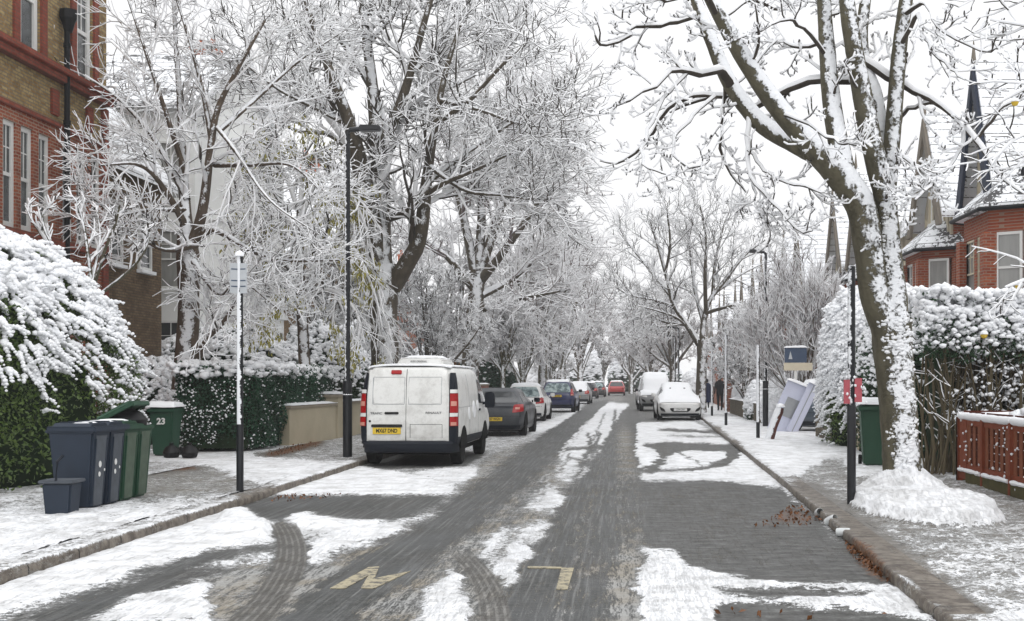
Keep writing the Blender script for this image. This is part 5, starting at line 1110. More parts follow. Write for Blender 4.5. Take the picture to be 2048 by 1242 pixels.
simple('badge_chrome',(.22,.22,.22),.4,.5,.4); simple('under_shadow',(.01,.01,.01),.9,.1)
t=NT('car_glass'); t.b.inputs['Coat Weight'].default_value=.3; M['car_glass']=t.out(t.mix(t.noise(2,2,t.pos(True)),(.010,.012,.014),(.05,.056,.06)),.08,.6)
t=NT('car_glass_frosted'); M['car_glass_frosted']=t.out(t.mix(t.step(t.noise(4,3,t.pos(True)),.4,.6),(.06,.10,.11),(.34,.42,.42)),.4,.5)
class Body:
    """zs: heights; yr rear, yf front, w half width at each height; n plan exponent. Rear faces -Y."""
    def __init__(s,zs,yr,yf,w,n=5.): s.zs,s.yr,s.yf,s.w=map(lambda a:np.array(a,float),(zs,yr,yf,w)); s.n=n
    def at(s,z): return np.interp(z,s.zs,s.yr),np.interp(z,s.zs,s.yf),np.interp(z,s.zs,s.w)
    def rear(s,x,z):
        yr,yf,w=s.at(z); yc=(yr+yf)/2; l=(yf-yr)/2; u=min(abs(x)/w,.999); k=min(1,1.4/max(l,.5)); return yr+k*l*(1-(1-u**s.n)**(1/s.n))*.6
    def front(s,x,z):
        yr,yf,w=s.at(z); l=(yf-yr)/2; u=min(abs(x)/w,.999); k=min(1,1.4/max(l,.5)); return yf-k*l*(1-(1-u**s.n)**(1/s.n))*.6
    def side(s,y,z):
        yr,yf,w=s.at(z); yc=(yr+yf)/2; l=(yf-yr)/2; u=min(abs(y-yc)/l,.999); return w*(1-u**(s.n*2.2))**(1/s.n)
    def mesh(s,mb,nz=None,m=0,zmax=None):
        zs=s.zs if zmax is None else s.zs[s.zs<=zmax+1e-6]
        zz=[]
        for a,b in zip(zs[:-1],zs[1:]): zz+=list(np.linspace(a,b,3)[:-1])
        zz.append(zs[-1]); K=56; ring0=len(mb.v)
        for z in zz:
            yr,yf,w=s.at(z); pts=[]
            # rear edge, right side, front edge, left side
            for i in range(14): x=-w+2*w*(i/14); x*=.985; pts.append((x,s.rear(x,z),z))
            for i in range(14): y=s.rear(.985*w,z)+(s.front(.985*w,z)-s.rear(.985*w,z))*i/14; pts.append((min(s.side(y,z),w),y,z))
            for i in range(14): x=w-2*w*(i/14); x*=.985; pts.append((x,s.front(x,z),z))
            for i in range(14): y=s.front(.985*w,z)+(s.rear(.985*w,z)-s.front(.985*w,z))*i/14; pts.append((-min(s.side(y,z),w),y,z))
            mb.v+= [Vector(p) for p in pts]
        for i in range(len(zz)-1):
            for k in range(K):
                a=ring0+i*K+k; b=ring0+i*K+(k+1)%K; mb.f.append([a,b,b+K,a+K]); mb.m.append(m)
        mb.f.append([ring0+k for k in range(K)][::-1]); mb.m.append(m); t0=ring0+(len(zz)-1)*K; mb.f.append([t0+k for k in range(K)]); mb.m.append(m)
    def fn(s,which,quad,sg=1):
        """quad: 4 corners (a,z) -> surface function u,v; corners order: bottom-left,bottom-right,top-right,top-left"""
        def P_(a,z):
            if which=='rear': return Vector((a,s.rear(a,z),z))
            if which=='front': return Vector((a,s.front(a,z),z))
            return Vector((sg*s.side(a,z),a,z))
        def f(u,v):
            q=[Vector(c) for c in quad]; b=q[0].lerp(q[1],u); t_=q[3].lerp(q[2],u); c=b.lerp(t_,v); p=P_(c.x,c.y); e=.01
            n=(P_(c.x+e,c.y)-p).cross(P_(c.x,c.y+e)-p)
            if n.length<1e-9: n=Vector((0,-1,0))
            n.normalize(); out={'rear':Vector((0,-1,.2)),'front':Vector((0,1,.2)),'side':Vector((sg,0,.1))}[which]
            if n.dot(out)<0: n=-n
            return p,n
        return f
def rrquad(m,fn,off,nu=10,nv=8,mat=0,r=.18):
    """patch with rounded corners"""
    def g(u,v):
        U,V=u*2-1,v*2-1; k=1-r*.30*(abs(U)**3)*(abs(V)**3); return fn(.5+U*k*.5,.5+V*k*.5)
    return m.shell(g,nu,nv,off,mat)
def wheel(root,x,y,r,wd=.2,s=1):
    w=MB(); T=Matrix.Translation((x,y,r))@Matrix.Rotation(R(90),4,'Y')
    pr=[(r*.62,-wd/2),(r*.93,-wd/2),(r,-wd*.38),(r,wd*.38),(r*.93,wd/2),(r*.62,wd/2)]
    w.lathe(pr,(0,0,0),28,T=T); o=w.build('wheel',M['rubber'],root,smooth=True)
    h=MB(); h.lathe([(r*.1,-wd*.44),(r*.62,-wd*.40),(r*.64,-wd*.5),(r*.66,wd*.5),(r*.62,wd*.40),(r*.1,wd*.44)],(0,0,0),28,T=T)
    for k in range(5):
        a=k*2*math.pi/5; 
        for sd in (-1,1): h.box(r*.08,r*.6,-.03,.03,sd*wd*.44-.01,sd*wd*.44+.012,T=T@Matrix.Rotation(a,4,'Z'))
    h.build('rim',M['alloy'],o); return o
def plate(root,txt,x,y,z,w=.50,h=.11,face=-1,mat='plate_yellow'):
    b=MB(); b.box(x-w/2,x+w/2,min(y,y+face*.015),max(y,y+face*.015),z-h/2,z+h/2); o=b.build('number_plate',M[mat],root,bevel=.004)
    Mx=Matrix.Translation((x,y+face*.018,z))@(Matrix.Rotation(R(90),4,'X') if face<0 else Matrix.Rotation(R(180),4,'Z')@Matrix.Rotation(R(90),4,'X'))
    text_obj('plate_lettering',txt,.105,Mx,M['ink'],o,sx=.78,bold=.0022); return o
def hatch(name,label,loc,rz,col,L=4.2,Wd=.88,H=1.45,cat='car',snow=0,plate_txt='AB12',estate=False,frost=False,rails=False,tail='side',suv=0,front_snow=False,group=None,rearsnow=False,lowsnow=True,hatchback_glass='car_glass'):
    root=empty(name,loc,rz,label=label,cat=cat); 
    if group: root['group']=group
    h=H; a=L/2; s=suv
    zs=[.20+s,.30+s,.50+s,.70+s,.88+s*.7,.96+s*.7,h-.30,h-.12,h-.04,h]
    if estate: yr=[-a+.10,-a+.02,-a,-a+.02,-a+.07,-a+.13,-a+.35,-a+.50,-a+.58,-a+.75]
    else: yr=[-a+.12,-a+.03,-a,-a+.03,-a+.10,-a+.22,-a+.52,-a+.72,-a+.85,-a+1.05]
    yf=[a-.12,a-.03,a,a-.04,a-.42,a-1.05,a-1.62,a-1.95,a-2.15,a-2.4]
    w=[Wd-.07,Wd-.02,Wd,Wd,Wd-.02,Wd-.05,Wd-.17,Wd-.25,Wd-.31,Wd-.42]
    B=Body(zs,yr,yf,w,5.2); b=MB(); B.mesh(b); b.build('body',M[col],root,smooth=True)
    # glass
    zb,zt=.99+s*.7,h-.115
    g=MB(); rrquad(g,B.fn('rear',[(-Wd+.17,zb),(Wd-.17,zb),(Wd-.36,zt),(-Wd+.36,zt)]),.006,14,8); g.build('rear_window',M[hatchback_glass if not frost else 'car_glass_frosted'],root,smooth=True)
    g=MB(); rrquad(g,B.fn('front',[(-Wd+.14,zb+.0),(Wd-.14,zb+.0),(Wd-.34,zt),(-Wd+.34,zt)]),.006,14,8); ws=g.build('windscreen',M['car_glass'],root,smooth=True)
    ya=-a+.62 if not estate else -a+.30
    for sg in (-1,1):
        for (y0,y1,yt0,yt1) in ((ya,-.36,ya+.42,-.36),(-.28,.55,-.28,.35)):
            if y1-y0<.1: continue
            g=MB(); rrquad(g,B.fn('side',[(y0,zb),(y1,zb),(yt1,zt),(yt0,zt)],sg),.006,6,5); g.build('side_window',M['car_glass'],root,smooth=True)
        # mirror
        m=MB(); m.box(sg*(Wd-.02)-.02,sg*(Wd-.02)+.02,.52,.60,zb-.03,zb+.05); m.lathe([(.02,-.07),(.085,-.06),(.1,.0),(.085,.07),(.02,.08)],(sg*(Wd+.12),.56,zb+.05),10); m.build('mirror',M['black_plastic'] if col!='car_white' else M[col],root,smooth=True)
        # tail lamps
        q={'side':[(Wd-.34,.70+s),(Wd-.03,.74+s),(Wd-.06,.95+s*.8),(Wd-.30,.93+s*.8)],'tall':[(Wd-.20,.80+s),(Wd-.05,.80+s),(Wd-.12,1.15+s*.8),(Wd-.22,1.15+s*.8)]}[tail]
        l=MB(); rrquad(l,B.fn('rear',[(sg*x,z) for x,z in q]),.014,6,5); tl=l.build('tail_lamp',M['lamp_red'],root,smooth=True)
        l=MB(); cx_=(q[0][0]+q[1][0])/2; l.shell(B.fn('rear',[(sg*(cx_-.07),.80+s),(sg*(cx_+.05),.80+s),(sg*(cx_+.05),.86+s),(sg*(cx_-.07),.86+s)]),3,2,.022); l.build('lens',M['lamp_pink'],tl)
        l=MB(); rrquad(l,B.fn('front',[(sg*(Wd-.38),.62+s),(sg*(Wd-.05),.68+s),(sg*(Wd-.05),.84+s),(sg*(Wd-.32),.78+s)]),.012,6,4); l.build('headlamp',M['lamp_white'],root,smooth=True)
    # bumpers
    p=MB(); p.shell(B.fn('rear',[(-Wd+.12,.24+s),(Wd-.12,.24+s),(Wd-.12,.34+s),(-Wd+.12,.34+s)]),12,2,.02); p.build('bumper',M['black_plastic'],root)
    ln=MB(); 
    for z in (.60+s,.955+s*.7): ln.shell(B.fn('rear',[(-Wd+.1,z),(Wd-.1,z),(Wd-.1,z+.012),(-Wd+.1,z+.012)]),12,1,.004)
    for sg in (-1,1): 
        for y in (-.32,.58): ln.shell(B.fn('side',[(y,.42+s),(y+.012,.42+s),(y+.012,.97+s*.7),(y,.97+s*.7)],sg),1,6,.003)
    ln.build('panel_gap',M['ink'],root)
    for sg in (-1,1):
        for yw in (-a+.78,a-.85):
            arch=MB(); arch.prism([(yw+.40*math.cos(t),.32+s*.6+.42*math.sin(t)) for t in np.linspace(0,math.pi,13)],sg*(Wd-.28),sg*(Wd+.004),'x'); arch.build('wheel_arch',M['under_shadow'],root)
            wheel(root,sg*(Wd-.10),yw,.325+s*.15,.205,sg)
    u=MB(); u.box(-Wd+.15,Wd-.15,-a+.3,a-.3,.16+s*.8,.26+s); u.build('underbody',M['under_shadow'],root)
    if plate_txt: plate(root,plate_txt,0,-a-.004,.52+s if tail=='side' else .78+s)
    if rails:
        r_=MB()
        for sg in (-1,1): r_.tube([(sg*(Wd-.28),-a+.7,h-.05),(sg*(Wd-.28),-a+.8,h+.05),(sg*(Wd-.28),.3,h+.06),(sg*(Wd-.28),.4,h-.03)],.022,8)
        r_.build('roof_rail',M['chrome_grey'],root)
    if snow: snow_cap(root,B,snow,h,Wd,a,front_snow,rearsnow,s)
    return root,B
def snow_cap(root,B,t,h,Wd,a,front,rear,s=0):
    """snow slab lying over roof, bonnet and glass, following the body"""
    zs=np.array([.88+s*.7,.96+s*.7,h-.30,h-.12,h-.03,h+.0]) if (front or rear) else np.array([h-.12,h-.06,h-.02,h])
    def f_surf(y_front,y_back):
        pass
    mb=MB()
    Bz,Byr,Byf,Bw=[],[],[],[]
    for z in zs:
        yr,yf,w=B.at(z); Bz.append(z+t*(.4 if z<h-.1 else 1)); Byr.append(yr-(.04 if rear else -.05)); Byf.append(yf+(.05 if front else -.1)); Bw.append(w-(.01 if z>h-.2 else .03))
    yr,yf,w=B.at(h); Bz[-1]=h+t; Bz.append(h+t*1.25); Byr.append(yr+.25); Byf.append(yf-.25); Bw.append(w-.22)
    if not(front or rear): Byf=[min(y,B.at(h-.12)[1]) for y in Byf]
    S=Body(Bz,Byr,Byf,Bw,4.2); S.mesh(mb)
    n=len(mb.v)
    for i,v in enumerate(mb.v):
        k=vnoise(v.x*2.5+5,v.y*2.5+v.z,77)-.5; k2=vnoise(v.x*9+5,v.y*9+v.z*4,78,2)-.5
        mb.v[i]=v+Vector((0,0,k*.05+k2*.02))
    mb.build('snow_cover',M['snow_fine'],root,smooth=True)
# ---- white panel van
def van():
    gx=(747+918)/2; d=G(gx,933); root=empty('panel_van',(-4.02,25.5,0),R(-1.2),label='white panel van with a roof cooling unit and yellow number plate, parked on the left',cat='van')
    h=1.93; a=2.5; W_=.955
    zs=[.36,.46,.62,.85,1.15,1.45,1.68,1.82,1.90,h]
    yr=[-a+.02,-a,-a,-a,-a+.02,-a+.05,-a+.09,-a+.12,-a+.18,-a+.38]
    yf=[a-.15,a-.03,a,a-.08,a-.55,a-1.05,a-1.42,a-1.62,a-1.8,a-2.1]
    w=[W_-.07,W_-.02,W_,W_,W_-.01,W_-.03,W_-.07,W_-.11,W_-.17,W_-.32]
    B=Body(zs,yr,yf,w,9.); b=MB(); B.mesh(b); b.build('body',M['van_white'],root,smooth=True)
    fr=lambda x0,x1,z0,z1: B.fn('rear',[(x0,z0),(x1,z0),(x1,z1),(x0,z1)])
    # two rear doors
    for (x0,x1) in ((-.755,-.034),(-.026,.735)):
        dr=MB(); rrquad(dr,fr(x0,x1,.50,1.845),.018,14,18,r=.05); do=dr.build('rear_door',M['van_white'],root,smooth=True)
        pn=MB(); m0,m1=x0+.09,x1-.03 if x0<-.5 else x1-.09
        if x0>-.1: m0=x0+.04
        rrquad(pn,B.fn('rear',[(m0,1.20),(m1,1.20),(m1-.0,1.70),(m0,1.70)]),.026,12,8,r=.25); pn.build('window_panel',M['van_white'],do,smooth=True)
        gv=MB()
        for (u0,u1,v0,v1) in ((m0,m1,1.705,1.715),((m0 if x0>-.1 else m0-.012),(m0+.008),1.2,1.7),((m1-.004),(m1+.006),1.2,1.7),(m0,m1,1.188,1.198)): gv.shell(fr(u0,u1,v0,v1),6,4,.0215)
        gv.build('panel_line',M['chrome_grey'],do)
    lp=MB(); rrquad(lp,fr(.06,.66,.56,.80),.024,8,4,r=.1); lp.build('lower_panel',M['van_white'],root,smooth=True)
    ln=MB()
    for (u0,u1,v0,v1) in ((.05,.67,.805,.812),(.05,.057,.55,.81),(.664,.67,.55,.81),(-.0335,-.0265,.48,1.86)): ln.shell(fr(u0,u1,v0,v1),3,8,.021)
    ln.build('panel_gap',M['ink'],root)
    # corner pillars with stacked lamps
    for sg in (-1,1):
        pl=MB()
        def pf(z0,z1,i0,i1,off,mb,nn=8):
            def f(u,v):
                z=z0+(z1-z0)*v; yr_,yf_,w_=B.at(z); X=i0+(i1-i0)*u
                if X<=w_-.03: x=X; y=B.rear(x,z)
                else: y=B.rear(w_-.03,z)+(X-w_+.03)*1.0; x=min(B.side(y,z),w_)
                p=Vector((sg*x,y,z)); n=Vector((sg*(.3+.7*u),-1+.6*u,.05)).normalized(); return p,n
            return mb.shell(f,nn,12,off)
        pf(.44,1.80,.79,1.02,.012,pl); pl.build('corner_pillar',M['black_plastic'],root,smooth=True)
        for (z0,z1,mt) in ((.775,.95,'lamp_red'),(1.03,1.40,'lamp_red')):
            l=MB(); pf(z0,z1,.805,.975,.026,l); tl=l.build('tail_lamp',M[mt],root,smooth=True)
        for (z0,z1,mt) in ((.955,1.025,'lamp_white'),(1.405,1.475,'lamp_white'),(.785,.85,'lamp_pink'),(1.16,1.25,'lamp_pink')):
            l=MB(); pf(z0,z1,.80 if mt=='lamp_white' else .82,.95 if mt=='lamp_white' else .90,.033,l,5); l.build('lens',M[mt],tl,smooth=True)
        rf=MB(); rf.shell(B.fn('rear',[(sg*.58,.405),(sg*.70,.405),(sg*.70,.445),(sg*.58,.445)]),4,2,.085); rf.build('reflector',M['lamp_red'],root)
        mr=MB(); mr.box(min(sg*.93,sg*1.02),max(sg*.93,sg*1.02),a-1.35,a-1.28,1.12,1.18); mr.prism([(sg*1.0,1.05),(sg*1.20,1.05),(sg*1.22,1.12),(sg*1.21,1.36),(sg*1.17,1.40),(sg*1.0,1.38)],a-1.40,a-1.24,'y'); mr.build('mirror',M['black_plastic'],root,bevel=.015)
        # side: door window, lines, cladding, handle, snow smears
        g=MB(); rrquad(g,B.fn('side',[(a-1.98,1.16),(a-1.0,1.16),(a-1.55,1.66),(a-1.98,1.68)],sg),.008,8,6,r=.12); g.build('side_window',M['car_glass'],root,smooth=True)
        l=MB()
        for y in (a-2.05,a-3.35): l.shell(B.fn('side',[(y,.48),(y+.014,.48),(y+.014,1.78),(y,1.78)],sg),1,12,.004)
        l.shell(B.fn('side',[(-a+.35,1.12),(a-2.1,1.12),(a-2.1,1.13),(-a+.35,1.13)],sg),16,1,.004); l.build('panel_gap',M['chrome_grey'],root)
        c=MB(); c.shell(B.fn('side',[(-a+.2,.38),(a-.3,.38),(a-.3,.52),(-a+.2,.56)],sg),18,2,.012); c.build('sill_cladding',M['black_plastic'],root)
        hd=MB(); hd.shell(B.fn('side',[(a-2.00,1.00),(a-1.86,1.00),(a-1.86,1.045),(a-2.00,1.045)],sg),3,2,.03); hd.build('door_handle',M['black_plastic'],root)
        for yw in (-a+.86,a-1.02):
            ar=MB(); ar.prism([(yw+.42*math.cos(t),.34+.42*math.sin(t)) for t in np.linspace(0,math.pi,15)],sg*(W_-.34),sg*(W_+.006),'x'); ar.build('wheel_arch',M['under_shadow'],root)
            wheel(root,sg*(W_-.13),yw,.335,.215,sg)
    # bumper
    bp=MB(); K=24
    prof=[(.03,.26),(.10,.28),(.13,.36),(.12,.44),(.05,.485),(0,.49)]
    def bf(u,v):
        x=(u*2-1)*.93; j=v*(len(prof)-1); i=min(int(j),len(prof)-2); f=j-i; d=prof[i][0]*(1-f)+prof[i+1][0]*f; z=prof[i][1]*(1-f)+prof[i+1][1]*f
        e=max(0,abs(x)-.72)/.21; return Vector((x,B.rear(min(abs(x),.9),max(z,.37))-d*(1-e*e*.75)+e*e*.10,z)),Vector((0,-1,.2)).normalized()
    bp.shell(bf,K,10,.0); bp.build('bumper',M['black_plastic'],root,smooth=True)
    b=MB(); b.shell(fr(-.44,-.17,1.0,1.045),4,2,.045); b.build('door_handle',M['ink'],root,bevel=.01)
    b=MB(); b.shell(fr(-.69,-.10,.755,.81),8,2,.05); b.build('plate_lamp_bar',M['ink'],root,bevel=.01)
    plate(root,'MX67 DND',-.395,-a-.022,.685,.54,.125)
    b=MB(); b.shell(fr(-.33,-.13,1.765,1.83),6,2,.045); b.build('brake_lamp',M['lamp_red'],root,bevel=.01)
    RX=Matrix.Rotation(R(90),4,'X')
    text_obj('badge_lettering','TRAFIC',.06,Matrix.Translation((-.60,-a-.008,1.02))@RX,M['badge_chrome'],root,depth=.006,sx=1.15,bold=.001)
    text_obj('badge_lettering','RENAULT',.055,Matrix.Translation((.50,-a-.008,1.03))@RX,M['badge_chrome'],root,depth=.006,sx=1.3,bold=.001)
    b=MB(); b.lathe([(.0,0),(.022,.0),(.022,.01),(0,.01)],(0,0,0),10,T=Matrix.Translation((-.72,-a-.018,.87))@RX); b.build('lock',M['ink'],root)
    # roof cooling unit
    u=MB(); u.prism([(-.42,1.86),(-.46,1.95),(-.44,2.06),(-.34,2.115),(.36,2.115),(.46,2.06),(.48,1.95),(.44,1.86)],-1.25,.15,'y'); uo=u.build('cooling_unit',M['van_white'],root,bevel=.03,smooth=True)
    s=MB(); 
    def sf(a_,b_): x=-.38+.78*a_; y=-1.22+1.3*b_; e=min(a_,1-a_)*min(b_,1-b_); return Vector((x,y,2.10+.05*min(1,e*30)+.012*vnoise(x*9,y*9,3))),Vector((0,0,1))
    s.shell(sf,14,14,.005); s.build('snow_cover',M['snow_fine'],uo,smooth=True)
    text_obj('badge_lettering','ALEX ORIGINAL',.052,Matrix.Translation((-.02,-1.262,2.035))@RX,M['badge_chrome'],uo,depth=.003,sx=.9,bold=.0005)
    # thin snow on the roof edge
    s=MB()
    def rf2(a_,b_): x=-.80+1.6*a_; z=h; yy=-a+.20+3.3*b_; return Vector((x,yy,1.895+.045*(1-(abs(x)/.80)**4)+.025*min(1,b_*12)+.012*vnoise(x*6,yy*6,4))),Vector((0,0,1))
    s.shell(rf2,22,26,.012); s.build('snow_cover',M['snow_fine'],root,smooth=True)
    # frozen smears of snow on the flank
    rng=np.random.default_rng(7); 
    for (y0,z0,w_,hh) in ((-.2,1.05,.22,.35),(.35,1.12,.16,.22),(-.9,.98,.12,.25)):
        s=MB(); s.shell(lambda u,v:(lambda c:(B.fn('side',[(y0-w_,z0-hh/2),(y0+w_,z0-hh/2),(y0+w_*.5,z0+hh/2),(y0-w_*.8,z0+hh/2)],1))(.5+(u-.5)*(1-.7*abs(v*2-1)**2),v))(0),8,8,.012); s.build('snow_smear',M['snow_fine'],root,smooth=True)
    u=MB(); u.box(-.75,.75,-a+.25,a-.3,.22,.42); u.build('underbody',M['under_shadow'],root)
van()
hatch('parked_car','dark slate hatchback with red tail lamps parked directly in front of the white van',(-3.62,37.2,0),R(-2),'car_slate',4.2,.87,1.43,plate_txt='LE57 WGN',snow=.0)
r_,B_=hatch('parked_car','white hatchback with a snow covered roof parked between the slate and the blue cars',(-3.85,50.2,0),R(-2),'car_white',4.0,.86,1.50,plate_txt='',snow=.05,tail='side',hatchback_glass='car_glass_frosted')
r_,B_=hatch('parked_car','dark blue estate car with snowy tailgate, roof rails and yellow plate, left side',(-3.15,63.5,0),R(-2),'car_blue',4.6,.90,1.62,plate_txt='KP55 HNV',snow=.07,tail='tall',estate=True,rails=True,suv=.08,frost=True)
r_,B_=hatch('parked_car','silver grey car with snow on its roof and rear window, beyond the blue estate',(-2.95,86,0),R(-2),'car_silver',4.3,.88,1.5,plate_txt='GY08 RLX',snow=.08,rearsnow=True)
hatch('parked_car','dark car far up on the left, the nearer of two just before the red car',(-2.9,111,0),R(-1),'car_black',4.3,.88,1.5,plate_txt='',snow=.05)
hatch('parked_car','dark car with frosted windows far up on the left, just beside the red car',(-2.35,123,0),R(-1),'car_black',4.3,.9,1.55,plate_txt='',snow=.05,frost=True)
hatch('moving_car','bright red hatchback driving away at the far end of the road',(-.38,133,0),0,'car_red',4.1,.95,1.6,plate_txt='',snow=.06,suv=.05)
# right side: snowed up hatchback facing us
def front_car(name,label,loc,rz,L,Wd,H,cat,suv=0,snow=.09,col='car_white'):
    root,B=hatch(name,label,loc,rz,col,L,Wd,H,cat=cat,plate_txt='',snow=snow,front_snow=True,rearsnow=True,suv=suv)
    a=L/2; s=suv
    # a mouth, fog lamp recesses, plate; snow over bonnet
    m=MB(); rrquad(m,B.fn('front',[(-.34,.36+s),(.34,.36+s),(.46,.52+s),(-.46,.52+s)]),.018,12,4,r=.3); gr=m.build('grille',M['ink'],root,smooth=True)
    b=MB(); b.box(-.27,.27,a+.01,a+.03,.40+s,.51+s); b.build('number_plate',M['plate_white'],root)
    Mx=Matrix.Translation((0,a+.034,.455+s))@Matrix.Rotation(R(180),4,'Z')@Matrix.Rotation(R(90),4,'X')
    text_obj('plate_lettering','LD04 OHF',.10,Mx,M['ink'],root,sx=.78)
    for sg in (-1,1):
        m=MB(); rrquad(m,B.fn('front',[(sg*(Wd-.30),.36+s),(sg*(Wd-.12),.42+s),(sg*(Wd-.06),.58+s),(sg*(Wd-.24),.48+s)]),.018,6,4,r=.3); m.build('fog_lamp_recess',M['ink'],root,smooth=True)
    p=MB(); p.shell(B.fn('front',[(-Wd+.12,.22+s),(Wd-.12,.22+s),(Wd-.12,.30+s),(-Wd+.12,.30+s)]),12,2,.02); p.build('lower_lip',M['black_plastic'],root)
    # bonnet snow
    sb=MB()
    def f(u,v):
        x=(u*2-1)*(Wd-.06); y=a-.12-1.15*v; z=np.interp(y,[a-1.25,a-1.05,a-.42,a-.10],[1.02+s*.7,.98+s*.7,.90+s*.7,.74+s]); e=min(1,min(u,1-u)*9)*min(1,v*7+.25)
        return Vector((x,y,z+.09*e+.025*vnoise(x*4,y*4,12)-.02)),Vector((0,.2,1))
    sb.shell(f,20,16,.0); sb.build('snow_cover',M['snow_fine'],root,smooth=True)
    return root
front_car('parked_car','hatchback buried in snow facing the camera on the right, oval grille and white plate showing',(2.42,51.3,0),R(180+1.5),4.25,.90,1.47,'car')
front_car('parked_car','tall snow covered people carrier parked right behind the buried hatchback on the right',(1.95,66.5,0),R(180+2),4.6,.94,1.98,'car',suv=.12,snow=.12,col='car_silver')
front_car('parked_car','snow covered car in the right hand row, farthest one visible beyond the people carrier',(2.0,78.5,0),R(180+2),4.3,.9,1.5,'car')
hatch('parked_car','blue grey car in a driveway, red lamp showing beside the leaning white boards',(6.95,38.3,.06),R(-45),'car_teal',4.0,.86,1.55,plate_txt='',snow=.10,rearsnow=False,tail='tall')
# ------------------------------------------------------------------ street furniture, bins, walls, fence, people
snow_on('post_snow',(.010,.011,.014),thr=.86,D=(-.75,-.62,.2),amt=.62,scale=11,bump=.006,fine=40,rough=.4)
snow_on('post_snow_left',(.010,.011,.014),thr=.28,D=(-.70,-.68,.2),amt=1.0,scale=10,bump=.006,fine=40,rough=.4)
simple('post_black',(.008,.009,.012),.35,.5,var=.2); simple('post_grey',(.16,.165,.17),.5,.4)
simple('bin_blue',(.014,.024,.042),.6,.4,var=.18,scale=5); simple('bin_green',(.012,.055,.03),.55,.4,var=.15,scale=5); simple('bin_green2',(.014,.058,.03),.6,.4,var=.25,scale=5)
simple('bin_worn',(.085,.095,.11),.75,.2,var=.35,scale=7); simple('bin_worn_green',(.09,.12,.09),.75,.2,var=.35,scale=7); simple('sign_blue',(.045,.07,.12),.5,.4); simple('sign_pale',(.46,.48,.50),.5,.4,var=.15); simple('sign_red',(.42,.09,.11),.5,.4,var=.3,scale=12)
simple('fence_brown',(.19,.045,.018),.75,.2,var=.25,scale=9,bump=.004); simple('fence_panel',(.20,.065,.03),.8,.2,var=.3,scale=12,bump=.004); simple('fence_gap_shade',(.085,.022,.012),.85,.1,var=.4,scale=9); simple('mossy_board',(.085,.075,.035),.9,.1,var=.4,scale=8)
simple('board_lilac',(.60,.62,.74),.7,.2,var=.06); simple('coping',(.30,.26,.2),.8,.2,var=.2); simple('bark_red',(.10,.035,.022),.9,.1,var=.4,scale=14); simple('glass_jar',(.62,.64,.64),.2,.6,var=.3,scale=20)
simple('skin',(.45,.26,.18),.6,.3); simple('coat_black',(.015,.016,.02),.8,.2,var=.3); simple('coat_navy',(.012,.02,.055),.8,.2,var=.3); simple('hair_dark',(.012,.01,.009),.7,.3); simple('bag_black',(.006,.006,.007),.5,.25)
def snow_slab(mb,x0,x1,y0,y1,z,t,seed=1,nx=18,ny=8,over=.015):
    def f(u,v):
        x=x0-over+(x1-x0+2*over)*u; y=y0-over+(y1-y0+2*over)*v; e=min(1,min(u,1-u)*nx*.7)*min(1,min(v,1-v)*ny*.7)
        return Vector((x,y,z+t*(.25+.75*e**.5)*(.7+.6*vnoise(x*5+seed,y*5,seed)))),Vector((0,0,1))
    mb.shell(f,nx,ny,0.)
# --- posts
def post(name,label,x,y,h,r,mat,cat,group=None,z=KH,low=1.0,lowr=None,lowmat='post_black'):
    root=empty(name,(x,y,z),label=label,cat=cat)
    if group: root['group']=group
    b=MB(); b.tube([(0,0,low),(0,0,h*.6),(0,0,h)],r,14); b.build('post',M[mat],root,smooth=True)
    b=MB(); b.tube([(0,0,0),(0,0,low+.001)],lowr or r*1.02,14); b.build('base_section',M[lowmat],root,smooth=True)
    return root
def lamp_post(label,x,y,h=6.5,arm=1.1,s=1,sc_=1,group='street lamps',mat='post_snow'):
    root=post('street_lamp',label,x,y,h,.055*sc_,mat,'street lamp',group,low=1.55,lowr=.095*sc_)
    b=MB(); b.tube([(0,0,h-.05),(0,0,h+.04),(s*.05,0,h+.09),(s*arm,0,h+.13)],.05*sc_,10); b.build('arm',M['post_black'],root,smooth=True)
    b=MB(); b.prism([(s*arm*.45,h+.05),(s*(arm+.12),h+.07),(s*(arm+.12),h+.17),(s*arm*.45,h+.18)],-.11,.11,'y'); b.build('lamp_head',M['post_black'],root,bevel=.02)
    sb=MB(); sb.lathe([(.0,.0),(.10*sc_,.01),(.09*sc_,.04),(.058*sc_,.10)],(0,0,1.26),12); sb.build('snow_collar',M['snow_fine'],root,smooth=True); return root
p=G(695,915,KH); lamp_post('black street lamp on the left pavement beside the cream wall, close behind the white van',p.x,p.y,6.55,.55,1)
q=G(1531,850,KH); lamp_post('black street lamp on the right pavement in front of the row of spiky gables',4.85,40.0+0*q.y,5.75-0.0,.42,-1)
for i,(x,yp,Yd,l) in enumerate(((1357,655,72,'street lamp in the right distance, tallest looking of the three far ones'),(1350,672,86,'street lamp in the right distance, middle one of the three far ones'),(1340,685,100,'street lamp in the right distance, farthest and lowest of the three'))):
    hh=EYE+(HZ-yp)*Yd/F; lamp_post(l,(x-CX)*Yd/F,Yd,hh-.2,.55,-1)
p=G(480,985,KH); r_=post('sign_post','slim sign post by the left kerb with two small pale plates at its top',p.x,p.y,3.3,.042,'post_snow_left','sign post',low=.95,lowr=.05)
for k,(dx,rz) in enumerate(((-.065,.5),(.06,-.3))):
    b=MB(); T=Matrix.Translation((dx,-.05,2.98))@Matrix.Rotation(rz,4,'Z'); b.box(-.06,.06,-.006,.006,-.21,.21,T=T); pl=b.build('sign_plate',M['sign_pale'],r_)
    for j in range(4):
        b=MB(); b.box(-.042,.042,-.010,-.0065,.12-.08*j,.135-.08*j,T=T); 
        if j!=1: b.build('printed_line',M['sign_blue'],pl)
